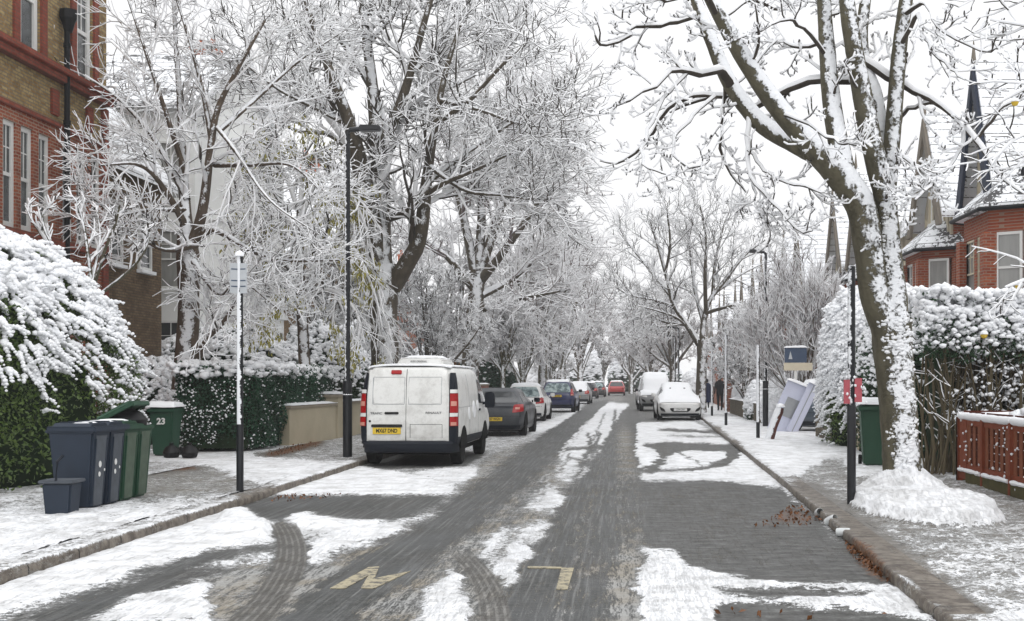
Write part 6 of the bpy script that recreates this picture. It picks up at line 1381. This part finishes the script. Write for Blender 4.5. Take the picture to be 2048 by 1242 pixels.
b=MB(); b.lathe([(.0,-.02),(.065,-.01),(.06,.03),(.03,.06),(0,.07)],(0,-.02,3.3),12); b.build('snow_cap',M['snow_fine'],r_,smooth=True)
p=G(1703,1010,KH); r_=post('sign_post','black sign post with small red plates in front of the forked tree on the right',p.x,p.y,2.99,.048,'post_snow','sign post',low=1.25,lowr=.056)
for dx,rz,z0 in ((-.07,.45,1.42),(.075,-.2,1.44)):
    b=MB(); T=Matrix.Translation((dx,-.055,z0))@Matrix.Rotation(rz,4,'Z'); b.box(-.045,.045,-.006,.006,-.15,.15,T=T); b.build('sign_plate',M['sign_red'],r_)
sn_rng=np.random.default_rng(3); n=34; cc=np.stack([(sn_rng.random(n)-.5)*.36,-.07+(sn_rng.random(n)-.5)*.05,1.27+sn_rng.random(n)*.34],1); cc=cc[(np.abs(cc[:,0])>.10)|(cc[:,2]>1.55)|(sn_rng.random(n)<.4)]; blobs('snow_flecks',cc,np.stack([.02+0*cc[:,0],.008+0*cc[:,0],.022+0*cc[:,0]],1),M['snow_fine'],r_,sn_rng)
for (px,py,top,l) in ((1516,878,690,'snow plastered post carrying the left end of the street name board'),(1535,842,710,'darker post behind the snowy one, right end of the blue street name board'),(1452,852,670,'slim snow caked pole on the right pavement nearest to the walking person'),(1424,833,690,'thin snowy pole on the right pavement between the tree and the walking person')):
    p=G(px,py,KH); post('sign_post',l,p.x,p.y,EYE+(HZ-top)*p.y/F-KH,.045,'post_snow_left','sign post',low=.45,lowr=.05)
p=G(1530,842,KH); a=P(1515,695,p.y); root=empty('street_name_sign',(a.x,p.y-.1,1.0),label='small blue and white name board topped with snow between two posts',cat='sign')
b=MB(); w_=.62; z0=a.z-1.0-.2; b.box(0,w_,-.02,.02,z0,z0+.26); b.build('board',M['sign_pale'],root)
b=MB(); b.box(.03,w_-.03,-.03,-.021,z0+.03,z0+.13); b.build('blue_band',M['sign_blue'],root)
b=MB(); snow_slab(b,0,w_,-.04,.04,z0+.26,.06,3,10,4); b.build('snow_cap',M['snow_fine'],root,smooth=True)
# estate agent's board
Yb=36.; a=P(1568,725,Yb); root=empty('estate_agent_board',(a.x+.35,Yb,KH),label='square dark blue and cream board on a pole above the snowed up driveway car',cat='sign')
b=MB(); b.box(-.04,.04,.0,.06,0,a.z+.3); b.build('pole',M['white_paint'],root)
b=MB(); b.box(-.33,.33,-.02,.0,a.z-KH+.0,a.z-KH+.44); b.build('blue_panel',M['sign_blue'],root)
b=MB(); b.box(-.36,.50,-.025,.0,a.z-KH-.24,a.z-KH-.01); b.build('cream_panel',M['cream_paint'],root)
b=MB(); b.prism([(-.22,a.z-KH+.1),(-.10,a.z-KH+.1),(-.16,a.z-KH+.34)],-.032,-.021,'y'); b.build('pale_emblem',M['sign_pale'],root)
b=MB(); snow_slab(b,-.34,.34,-.03,.02,a.z-KH+.44,.07,2,10,3); b.build('snow_cap',M['snow_fine'],root,smooth=True)
# --- wheelie bins
def bin_(label,x,y,rz,mat,worn=None,snow=0,lid=0,num=None,group=None,h=1.02,marks=None,z=KH,lidmat=None,s=1.):
    root=empty('wheelie_bin',(x,y,z),rz,label=label,cat='wheelie bin'); root.scale=(s,s,s)
    if group: root['group']=group
    b=MB(); lo=[(-.21,-.25),(.21,-.25),(.21,.27),(-.21,.27)]; hi=[(-.275,-.33),(.275,-.33),(.275,.36),(-.275,.36)]
    vs=[(x_,y_,.03) for x_,y_ in lo]+[(x_,y_,h) for x_,y_ in hi]
    b.add(vs,[(0,3,2,1),(4,5,6,7),(0,1,5,4),(1,2,6,5),(2,3,7,6),(3,0,4,7)]); b.build('body',M[mat],root,bevel=.03,smooth=True)
    b=MB(); b.box(-.295,.295,-.35,.38,h-.05,h-.0); b.build('rim',M[mat],root,bevel=.012)
    l=MB(); l.box(-.30,.30,-.36,.36,0,.035); l.prism([(-.28,.03),(-.2,.075),(.2,.075),(.28,.03)],-.30,.30,'y'); l.box(-.31,-.27,-.37,.36,-.03,.03); l.box(.27,.31,-.37,.36,-.03,.03); l.box(-.31,.31,-.385,-.35,-.04,.03)
    for u in (-.13,.13): l.box(u-.03,u+.03,-.25,.25,.07,.09)
    lo_=l.build('lid',M[lidmat or mat],root,bevel=.01,loc=(0,.0,h+.005))
    if lid: lo_.rotation_euler=(R(lid),0,0); lo_.location=(0,.36*(1-math.cos(R(lid))),h+.36*math.sin(R(-lid))*-1*(-1) if lid<0 else h+.005+.37*math.sin(R(lid))*0); 
    hd=MB(); hd.tube([(-.24,.40,h-.03),(.24,.40,h-.03)],.018,8); hd.build('handle',M[mat],root)
    for sg in (-1,1):
        w=MB(); w.lathe([(.03,-.03),(.095,-.03),(.1,0),(.095,.03),(.03,.03)],(0,0,0),16,T=Matrix.Translation((sg*.25,.27,.1))@Matrix.Rotation(R(90),4,'Y')); w.build('wheel',M['rubber'],root,smooth=True)
    if worn:
        wb=MB(); wb.add([(-.13,-.262,.06),(.13,-.262,.06),(.17,-.333,h-.08),(-.17,-.333,h-.08),(-.13,-.255,.06),(.13,-.255,.06),(.17,-.32,h-.08),(-.17,-.32,h-.08)],[(0,1,2,3),(4,7,6,5),(0,4,5,1),(1,5,6,2),(2,6,7,3),(3,7,4,0)]); wb.build('worn_panel',M[worn],root,bevel=.004)
        g=MB()
        for u in (-.155,.155): g.add([(u-.012,-.262,.08),(u+.012,-.262,.08),(u*1.12+.012,-.34,h-.12),(u*1.12-.012,-.34,h-.12),(u-.012,-.25,.08),(u+.012,-.25,.08),(u*1.12+.012,-.31,h-.12),(u*1.12-.012,-.31,h-.12)],[(0,1,2,3),(4,7,6,5),(0,4,5,1),(1,5,6,2),(2,6,7,3),(3,7,4,0)])
        g.build('rib',M[mat],root)
    if num:
        T=Matrix.Translation((.0,-.325,h*.76))@Matrix.Rotation(R(90-4.5),4,'X'); text_obj('painted_number',num,.20,T,M['white_paint'],root,sx=1.,bold=.007)
    if snow:
        sm=MB(); snow_slab(sm,-.31,.31,-.39,.38,h+.05,snow,5,14,14,.02); sm.build('snow_cap',M['snow_fine'],root,smooth=True)
    return root
# four bins in a row, their fronts facing the road (towards +X)
gp='wheelie bins put out in front of the huge bush'
def gb(px,py): return G(px,py,KH)
a0=gb(178,1028); 
bin_('slate blue wheelie bin, first of the row, with a small food caddy before it',-6.52,14.50,R(88),'bin_blue','bin_worn',group=gp,h=1.06)
bin_('slate blue wheelie bin, second in the row, wedged between a blue and a green one',-6.52,14.97,R(90),'bin_blue','bin_worn',group=gp,h=1.06)
bin_('green wheelie bin with its lid shut, third in the row of four',-6.53,15.43,R(87),'bin_green2','bin_worn_green',group=gp,h=1.05)
bin_('green wheelie bin at the far end of the row, lid half open over bulging rubbish',-6.54,15.90,R(88),'bin_green2','bin_worn_green',group=gp,h=1.05)
# raised lid of the far bin (part of it)
fb=[o for o in bpy.data.objects if o.get('label','').startswith('green wheelie bin at the far end')][0]
for o_ in [o for o in bpy.data.objects if o.get('group')==gp]: o_.scale=(.81,.80,.92)
for ch in fb.children:
    if ch.name.startswith('lid'): ch.location=(0,.10,1.22); ch.rotation_euler=(R(-24),0,0)
bgm=MB(); bgm.lathe([(.02,-.1),(.24,0),(.26,.1),(.18,.2),(.04,.26)],(0,.02,1.04),12); o=bgm.build('rubbish_bag',M['bag_black'],None,smooth=True,label='black rubbish bag bulging from the open green bin',cat='rubbish bag'); o.location=fb.location; o.location.z-=.10
# food caddy
for i_,o_ in enumerate([o for o in bpy.data.objects if o.get('group')==gp][:2]):
    for zz,ww in ((.60,.045),(.47,.035),(.52,.02)):
        q=MB(); yy=-.262-.071*(zz-.06)/.88-.012; q.lathe([(0,0),(ww,0),(ww*.9,.004),(0,.004)],(0,0,0),9,T=Matrix.Translation((-.03+.05*(ww<.03)*3-.04*i_,yy,zz))@Matrix.Rotation(R(90),4,'X')); q.build('painted_mark',M['white_paint'],o_)
for i_,o_ in enumerate([o for o in bpy.data.objects if o.get('group')==gp][:3]):
    q=MB(); snow_slab(q,-.16+.05*i_,.10,-.20,.02+.1*i_,1.135,.022,i_+3,8,8); q.build('snow_patch',M['snow_fine'],o_,smooth=True)
root=empty('food_caddy',(-6.50,13.98,KH),R(3),label='small dark blue food waste caddy standing before the nearest blue bin',cat='caddy')
b=MB(); b.add([(x,y,0) for x,y in ((-.14,-.14),(.14,-.14),(.14,.14),(-.14,.14))]+[(x,y,.38) for x,y in ((-.17,-.16),(.17,-.16),(.17,.16),(-.17,.16))],[(0,3,2,1),(4,5,6,7),(0,1,5,4),(1,2,6,5),(2,3,7,6),(3,0,4,7)]); b.build('body',M['bin_blue'],root,bevel=.02)
b=MB(); b.box(-.20,.20,-.19,.19,.37,.41); b.build('lid',M['bin_worn'],root,bevel=.01)
b=MB(); b.tube([(0,-.17,.40),(0,-.14,.62),(0,.02,.68)],.018,8); b.build('handle',M['black_plastic'],root)
p=gb(342,914); bin_('green wheelie bin painted with a white 23, thick snow on its lid',p.x-.22,p.y+.3,R(2),'bin_green',snow=.14,num='23',h=1.08,s=.88)
p=gb(300+82,912)
for k,(px,l) in enumerate(((352,'knotted black bag with a dusting of snow at the foot of the 23 bin'),(388,'black bag in the dark gap between the 23 bin and the hedge'))):
    p=gb(px,915); b=MB(); b.lathe([(.02,0),(.14,.02),(.17,.12),(.12,.22),(.04,.27),(.05,.31)],(0,0,0),12); o=b.build('rubbish_bag',M['bag_black'],None,smooth=True,label=l,cat='rubbish bag'); o.location=(p.x,p.y-.25,KH)
p=gb(1757,935); bin_('green wheelie bin topped with snow, half hidden behind the forked tree',p.x,p.y+.3,R(-8),'bin_green2',snow=.13,h=1.06)
# --- left cream garden wall with copings
def wall(name,label,pts,h,th,mat,cap=None,snow=.06,piers=(),cat='wall',pierh=.25,pw=.42):
    root=empty(name,(pts[0][0],pts[0][1],KH*.5),label=label,cat=cat); ox,oy=pts[0]
    w=MB(); c=MB(); s=MB()
    for (x0,y0),(x1,y1) in zip(pts[:-1],pts[1:]):
        d=Vector((x1-x0,y1-y0)); L=d.length; T=Matrix.Translation((x0-ox,y0-oy,0))@Matrix.Rotation(math.atan2(d.y,d.x),4,'Z')
        w.box(0,L,-th/2,th/2,0,h,T=T)
        if cap: c.box(-.02,L+.02,-th/2-.04,th/2+.04,h,h+.07,T=T)
        b0=len(s.v); snow_slab(s,0,L,-th/2-.04,th/2+.04,h+(.07 if cap else 0),snow,2,int(max(8,L*4)),4)
        for i in range(b0,len(s.v)): s.v[i]=T@s.v[i]
    w.build('masonry',M[mat],root); 
    if cap: c.build('coping',M[cap],root,bevel=.01)
    s.build('snow_cap',M['snow_fine'],root,smooth=True)
    for (x,y) in piers:
        q=MB(); q.box(x-ox-pw/2,x-ox+pw/2,y-oy-pw/2,y-oy+pw/2,0,h+pierh); p_=q.build('pier',M[mat],root); q=MB(); q.box(x-ox-pw/2-.06,x-ox+pw/2+.06,y-oy-pw/2-.06,y-oy+pw/2+.06,h+pierh,h+pierh+.08); q.build('pier_cap',M[cap or mat],p_,bevel=.01)
        q=MB(); snow_slab(q,x-ox-pw/2-.06,x-ox+pw/2+.06,y-oy-pw/2-.06,y-oy+pw/2+.06,h+pierh+.08,snow*1.3,4,8,8); q.build('snow_cap',M['snow_fine'],p_,smooth=True)
    return root
wall('garden_wall','cream rendered garden wall with snow on its coping, between the trimmed hedge and the van',[(-8.0,28.6),(-7.75,32.2)],.93,.25,'render_cream','coping',piers=[(-7.85,32.5)],pierh=.22,pw=.55)
wall('garden_wall','farther stretch of cream garden wall at the left edge of the van',[(-7.7,33.4),(-7.4,41)],.95,.25,'render_cream','coping')
wall('brick_wall','low dark red brick wall with white snow line, behind the roof of the slate hatchback',[(-7.2,50),(-6.9,62)],1.35,.25,'red_brick','coping')
wall('brick_wall','brown brick end wall beside the driveway car on the right pavement',[(5.55,30.2),(5.6,33.6)],.95,.25,'garden_brick',None,piers=[])
wall('gate_pier','pale stone gate pier at the end of the brown brick wall on the right',[(5.42,27.6),(5.42,28.6)],1.05,.3,'render_cream',None,cat='gate pier')
wall('garden_wall','pale low garden wall under the ivy bush, running behind the right hand green bin',[(5.35,23.6),(5.4,26.8)],1.0,.22,'render_cream',None)
wall('brick_wall','red brick garden wall on the right running up beside the walking people',[(5.8,61),(6.6,84)],1.15,.25,'red_brick','coping',piers=[(5.62,60.3)],pw=.7,pierh=.5)
wall('garden_wall','low mossy wall with snow further up the right pavement',[(5.2,42.5),(5.25,56)],.75,.25,'garden_brick',None)
# --- brown fence on the right
def fence():
    x0=5.30; ya,yb=18.7,11.2; root=empty('timber_fence',(x0,ya,KH),label='red brown timber panel fence with rounded snow on its rail, at the right edge',cat='fence')
    H=.98
    def bays(T,L,nb,first):
        for k in range(nb):
            a=L*k/nb; b_=L*(k+1)/nb
            for z_ in (H-.10,.20): f=MB(); f.box(a+.04,b_-.03,-.02,.02,z_,z_+.08,T=T); f.build('rail',M['fence_brown'],root)
            if k==0 and first: f=MB(); f.box(a+.04,a+.42,-.028,-.021,.05,H-.02,T=T); f.build('end_board',M['fence_brown'],root)
            pn=MB(); s0=a+(.45 if (k==0 and first) else .06); n=max(2,int((b_-s0-.05)/.19))
            for i in range(n):
                u=s0+(b_-s0-.06)*i/n; pn.box(u,u+.125,-.006,.006,.26,H-.09,T=T)
            pn.build('slats',M['fence_panel'],root)
            bk=MB(); 
            for j in range(7): z=.30+j*.115; bk.box(s0,b_-.04,.012,.022,z,z+.10,T=T)
            bk.build('backing_boards',M['fence_gap_shade'],root)  # boards coloured darker so the gaps between slats look shaded
            pp=MB(); pp.box(a-.05,a+.03,-.05,.05,-.05,H+.01,T=T); pp.build('post',M['fence_brown'],root)
            g=MB(); g.box(a+.04 if not(k==0 and first) else a+.44,b_-.05,-.045,.0,.0,.17,T=T); g.build('gravel_board',M['mossy_board'],root)
            s=MB()
            vs=[]; nn=int((b_-a)*9)+2; vv=[]
            pts=[T@Vector((a+(b_-a)*i/(nn-1),0,H+.025+.012*vnoise(i*.7+k*9,k,5))) for i in range(nn)]
            s.tube(pts,[.058*(.85+.3*vnoise(i*.9+k*5,2,6)) for i in range(nn)],10); s.build('snow_cap',M['snow_fine'],root,smooth=True)
            s=MB(); pts=[T@Vector((a+.06+(b_-a-.1)*i/(nn-1),-.045,.185+.012*vnoise(i*.9,k,7))) for i in range(nn)]; s.tube(pts,[.03*(.6+.8*vnoise(i*.9+k*5,3,6)) for i in range(nn)],7); s.build('snow_ledge',M['snow_fine'],root,smooth=True)
    T1=Matrix.Rotation(R(-90),4,'Z'); bays(T1,ya-yb,6,True)
    T2=Matrix.Identity(4); bays(T2,3.9,3,False)
    rng=np.random.default_rng(5); n=240; y=-rng.random(n)*7.; z=.1+rng.random(n)*1.0; k=vnoise(y*2.5,z*2,4)>.48; cc=np.stack([-.035+0*y,y,z],1)[k]; r=.012+.014*rng.random(len(cc)); blobs('snow_flecks',cc,np.stack([r*.6,r,r],1),M['snow_fine'],root,rng)
    return root
fence()
# shrub with dark red twigs behind the fence
bush('garden_shrub','low reddish shrub laden with snow just inside the brown fence',6.7,17.6,1.2,1.0,1.28,181,nl=2500,ns=2200,snow_h=.25,srad=(.06,.04),leaf='leaf_brown',scat=.15,cat='shrub')
# --- leaning boards, stump
def boards():
    root=empty('leaning_board',(4.72,36.2,KH),label='pale lilac white board leaning, with a grey inner strip, left of the two',cat='board')
    def leanb(root,x,w,L,lean,mat,th=.08):
        T=Matrix.Translation((x,0,0))@Matrix.Rotation(R(lean),4,'Y')@Matrix.Rotation(R(12),4,'X'); b=MB(); b.box(-w/2,w/2,-th/2,th/2,0,L,T=T); return b,T
    b,T=leanb(root,0,.62,1.62,22,'board_lilac'); b.build('panel',M['board_lilac'],root,bevel=.02)
    s=MB(); s.box(-.12,.26,-.055,-.041,.55,1.15,T=T); s.build('grey_inset',M['chrome_grey'],root)
    s=MB(); snow_slab(s,-.33,.33,-.10,.06,1.62,.09,4,8,4); 
    for i in range(len(s.v)): s.v[i]=T@s.v[i]
    s.build('snow_cap',M['snow_fine'],root,smooth=True)
    root=empty('leaning_board',(5.12,35.9,KH),label='narrow pale lilac board propped in front of the wider one, right of the two',cat='board')
    b,T=leanb(root,0,.34,1.62,24,'board_lilac'); b.build('panel',M['board_lilac'],root,bevel=.02)
    b=MB(); b.box(-.012,.012,-.047,-.041,0,1.6,T=T); b.build('seam',M['chrome_grey'],root)
    s=MB(); snow_slab(s,-.18,.18,-.10,.06,1.62,.09,6,8,4)
    for i in range(len(s.v)): s.v[i]=T@s.v[i]
    s.build('snow_cap',M['snow_fine'],root,smooth=True)
boards()
p=G(1537,880,KH); snow_on('stump_bark',(.10,.035,.025),thr=.35,D=(-.8,-.5,.4),amt=.5,scale=10)
root=empty('leaning_stump',(p.x,p.y,KH),label='short thick reddish stump leaning to the right on the right pavement, snow on one side',cat='stump')
b=MB(); b.tube([(0,0,-.05),(.12,0,.35),(.27,0,.75),(.31,0,.86)],[.13,.115,.125,.10],12); b.build('trunk',M['stump_bark'],root,smooth=True)
b=MB(); b.lathe([(0,0),(.13,.01),(.1,.07),(.02,.1)],(.31,0,.86),10); b.build('snow_cap',M['snow_fine'],root,smooth=True)
# --- glass jars and leaves in the right gutter
for i,(px,py,r,l,tl) in enumerate(((1638,1036,.05,'clear plastic bowl lying in the right gutter, topmost of the litter',75),(1662,1052,.05,'upturned clear glass jar in the right gutter, middle piece of litter',60),(1687,1076,.045,'clear jar lying by the brown leaves in the right gutter, nearest of the litter',80))):
    p=G(px,py,0); b=MB(); b.lathe([(.0,0),(r,.0),(r*1.05,.05),(r*.95,.13),(r*.8,.15),(r*.78,.14),(r*.9,.05),(0,.012)],(0,0,-.07),16,T=Matrix.Rotation(R(tl),4,'X')@Matrix.Rotation(R(30*i),4,'Y')); o=b.build('glass_jar',M['glass_jar'],None,smooth=True,label=l,cat='jar'); o.location=(p.x,p.y,r*.9+.02)
rng=np.random.default_rng(8); pts=[]
for poly,n in (([(1685,1085),(1720,1090),(1812,1163),(1775,1166),(1710,1122)],200),([(1540,1038),(1590,1008),(1640,1040),(1650,1052),(1500,1056)],130),([(560,990),(700,990),(640,1000),(540,1008)],60),([(520,915),(620,890),(640,900),(560,922)],120),([(1430,1215),(1860,1238),(1860,1242),(1430,1242)],12)):
    g=[G(x,y,0) for x,y in poly]; xs=[q.x for q in g]; ys=[q.y for q in g]
    m=0
    while m<n:
        x=rng.uniform(min(xs),max(xs)); y=rng.uniform(min(ys),max(ys)); ins=False
        for i in range(len(g)):
            x0_,y0_,x1_,y1_=g[i].x,g[i].y,g[(i+1)%len(g)].x,g[(i+1)%len(g)].y
            if (y0_>y)!=(y1_>y) and x<(x1_-x0_)*(y-y0_)/(y1_-y0_)+x0_: ins=not ins
        if ins: pts.append((x,y,.015+(KH if (x<-5 or x>3.5) else 0)+rng.random()*.012)); m+=1
o=leaves('fallen_leaves',np.array(pts),np.full(len(pts),.05),M['leaf_brown'],None,rng,tilt=.5,asp=.6); o['kind']='stuff'
# --- people
def person(label,x,y,rz,coat,h=1.76,stride=.12,clip=None):
    root=empty('person',(x,y,KH),rz,label=label,cat='person'); s=h/1.76
    J=[(0,0,.98,.15,.11),(0,0,1.12,.155,.11),(0,0,1.32,.18,.12),(0,0,1.46,.13,.09),(0,0,1.54,.055,.055),(0,.01,1.62,.085,.095),(0,.01,1.72,.075,.085)]
    E=[(0,1),(1,2),(2,3),(3,4),(4,5),(5,6)]
    def add(par,pts):
        nonlocal J,E; q=par
        for p_ in pts: J.append(p_); E.append((q,len(J)-1)); q=len(J)-1
        return q
    for sg in (-1,1):
        add(0,[(sg*.095,0,.90,.105,.11),(sg*.10,sg*stride*.55,.50,.068,.07),(sg*.10,sg*stride-.02,.10,.045,.05),(sg*.105,sg*stride-.02+.11,.045,.042,.035)])
        w=add(3,[(sg*.20,0,1.42,.062,.065),(sg*.25,-.01-sg*.03,1.15,.048,.05),(sg*.25,.06-sg*.05,.90,.034,.036),(sg*.245,.08-sg*.05,.82,.03,.022)])
        for k in range(4): add(w,[(sg*(.225+.013*k),.075+.018*k-sg*.05,.77,.010,.010),(sg*(.222+.013*k),.085+.018*k-sg*.05,.725+.008*abs(k-1.5),.008,.008)])
        add(w,[(sg*.215,.115-sg*.05,.79,.011,.011),(sg*.205,.13-sg*.05,.765,.009,.009)])
    me=bpy.data.meshes.new('body'); me.from_pydata([(a*s,b*s,c*s) for a,b,c,_,_ in J],E,[]); o=bpy.data.objects.new('body',me); C.objects.link(o)
    md=o.modifiers.new('skin','SKIN'); 
    for i,v in enumerate(me.skin_vertices[0].data): v.radius=(J[i][3]*s,J[i][4]*s); v.use_root=(i==0)
    o.modifiers.new('sub','SUBSURF').levels=2; o.modifiers['sub'].render_levels=2
    bpy.context.view_layer.update(); m2=bpy.data.meshes.new_from_object(o.evaluated_get(bpy.context.evaluated_depsgraph_get())); o.modifiers.clear(); o.data=m2; m2.name='body'
    m2.materials.clear()
    for k in (coat,'coat_black','skin'): m2.materials.append(M[k])
    for f in m2.polygons:
        z=f.center.z/s; x_=abs(f.center.x)/s; f.material_index=2 if (z>1.545 or (z<.86 and x_>.19 and z>.6)) else (1 if z<.88 else 0); f.use_smooth=True
    o.parent=root
    hb=MB(); hb.lathe([(.09,1.60),(.105,1.66),(.10,1.73),(.07,1.79),(.01,1.81)],(0,-.01,0),14); hb.build('hair',M['hair_dark'],root,smooth=True).scale=(s,s,s)
    # nose and ears so the head reads from the side
    nb=MB(); nb.prism([(-.012,1.63),(.012,1.63),(0,1.67)],.085,.125,'y'); nb.build('nose',M['skin'],root).scale=(s,s,s)
    jb=MB(); jb.lathe([(.165,.86),(.175,.95),(.165,1.05),(.19,1.25),(.20,1.36),(.14,1.47),(.06,1.53)],(0,0,0),18); jo=jb.build('jacket',M[coat],root,smooth=True); jo.scale=(1.12*s,.78*s,s)
    return root
p=G(1440,822,KH); person('person in black jacket and trousers walking away along the right pavement past a brick pier',p.x,p.y,R(4),'coat_black',1.80)
p=G(1416,818,KH); 
r_=person('person in a long navy coat half hidden behind the trunk of the round bare tree',p.x,p.y+1.,R(-6),'coat_navy',1.62)
b=MB(); b.lathe([(.26,.35),(.24,.7),(.20,1.0),(.21,1.2),(.20,1.34),(.10,1.44)],(0,0,0),18); o=b.build('long_coat',M['coat_navy'],r_,smooth=True); o.scale=(1.05,.8,1)

simple('petal_yellow',(.62,.42,.05),.6,.3)
for (px,py,Yd,r,l) in ((1968,670,19.3,.06,'yellow rose bloom under a dab of snow in the overgrown hedge'),(2037,572,19.2,.06,'yellow rose bloom at the right edge, level with the hedge top'),(2030,205,9.4,.03,'pale rose bloom wrapped in snow at the top right corner')):
    p=P(px,py,Yd); b=MB(); b.lathe([(.0,-r),(r*.7,-r*.7),(r,0),(r*.8,r*.6),(0,r*.8)],(0,0,0),12); o=b.build('rose_bloom',M['petal_yellow'],None,smooth=True,label=l,cat='rose',group='rose blooms under snow'); o.location=p
    q=MB(); q.lathe([(r*1.1,0),(r*1.15,r*.3),(r*.8,r*.9),(0,r*1.2)],(0,0,r*.15),12); q.build('snow_cap',M['snow_fine'],o,smooth=True)
# ------------------------------------------------------------------ light winter haze
hz=MB(); hz.box(-75,75,-45,262,-1.6,32); ho=hz.build('haze',[],None,kind='stuff')
hm=bpy.data.materials.new('haze'); hm.use_nodes=True; ht=hm.node_tree; ht.nodes.clear(); pv=ht.nodes.new('ShaderNodeVolumePrincipled'); pv.inputs['Color'].default_value=(.95,.95,.96,1); pv.inputs['Density'].default_value=.0008; pv.inputs['Anisotropy'].default_value=.2
oo=ht.nodes.new('ShaderNodeOutputMaterial'); ht.links.new(pv.outputs[0],oo.inputs['Volume']); ho.data.materials.append(hm)
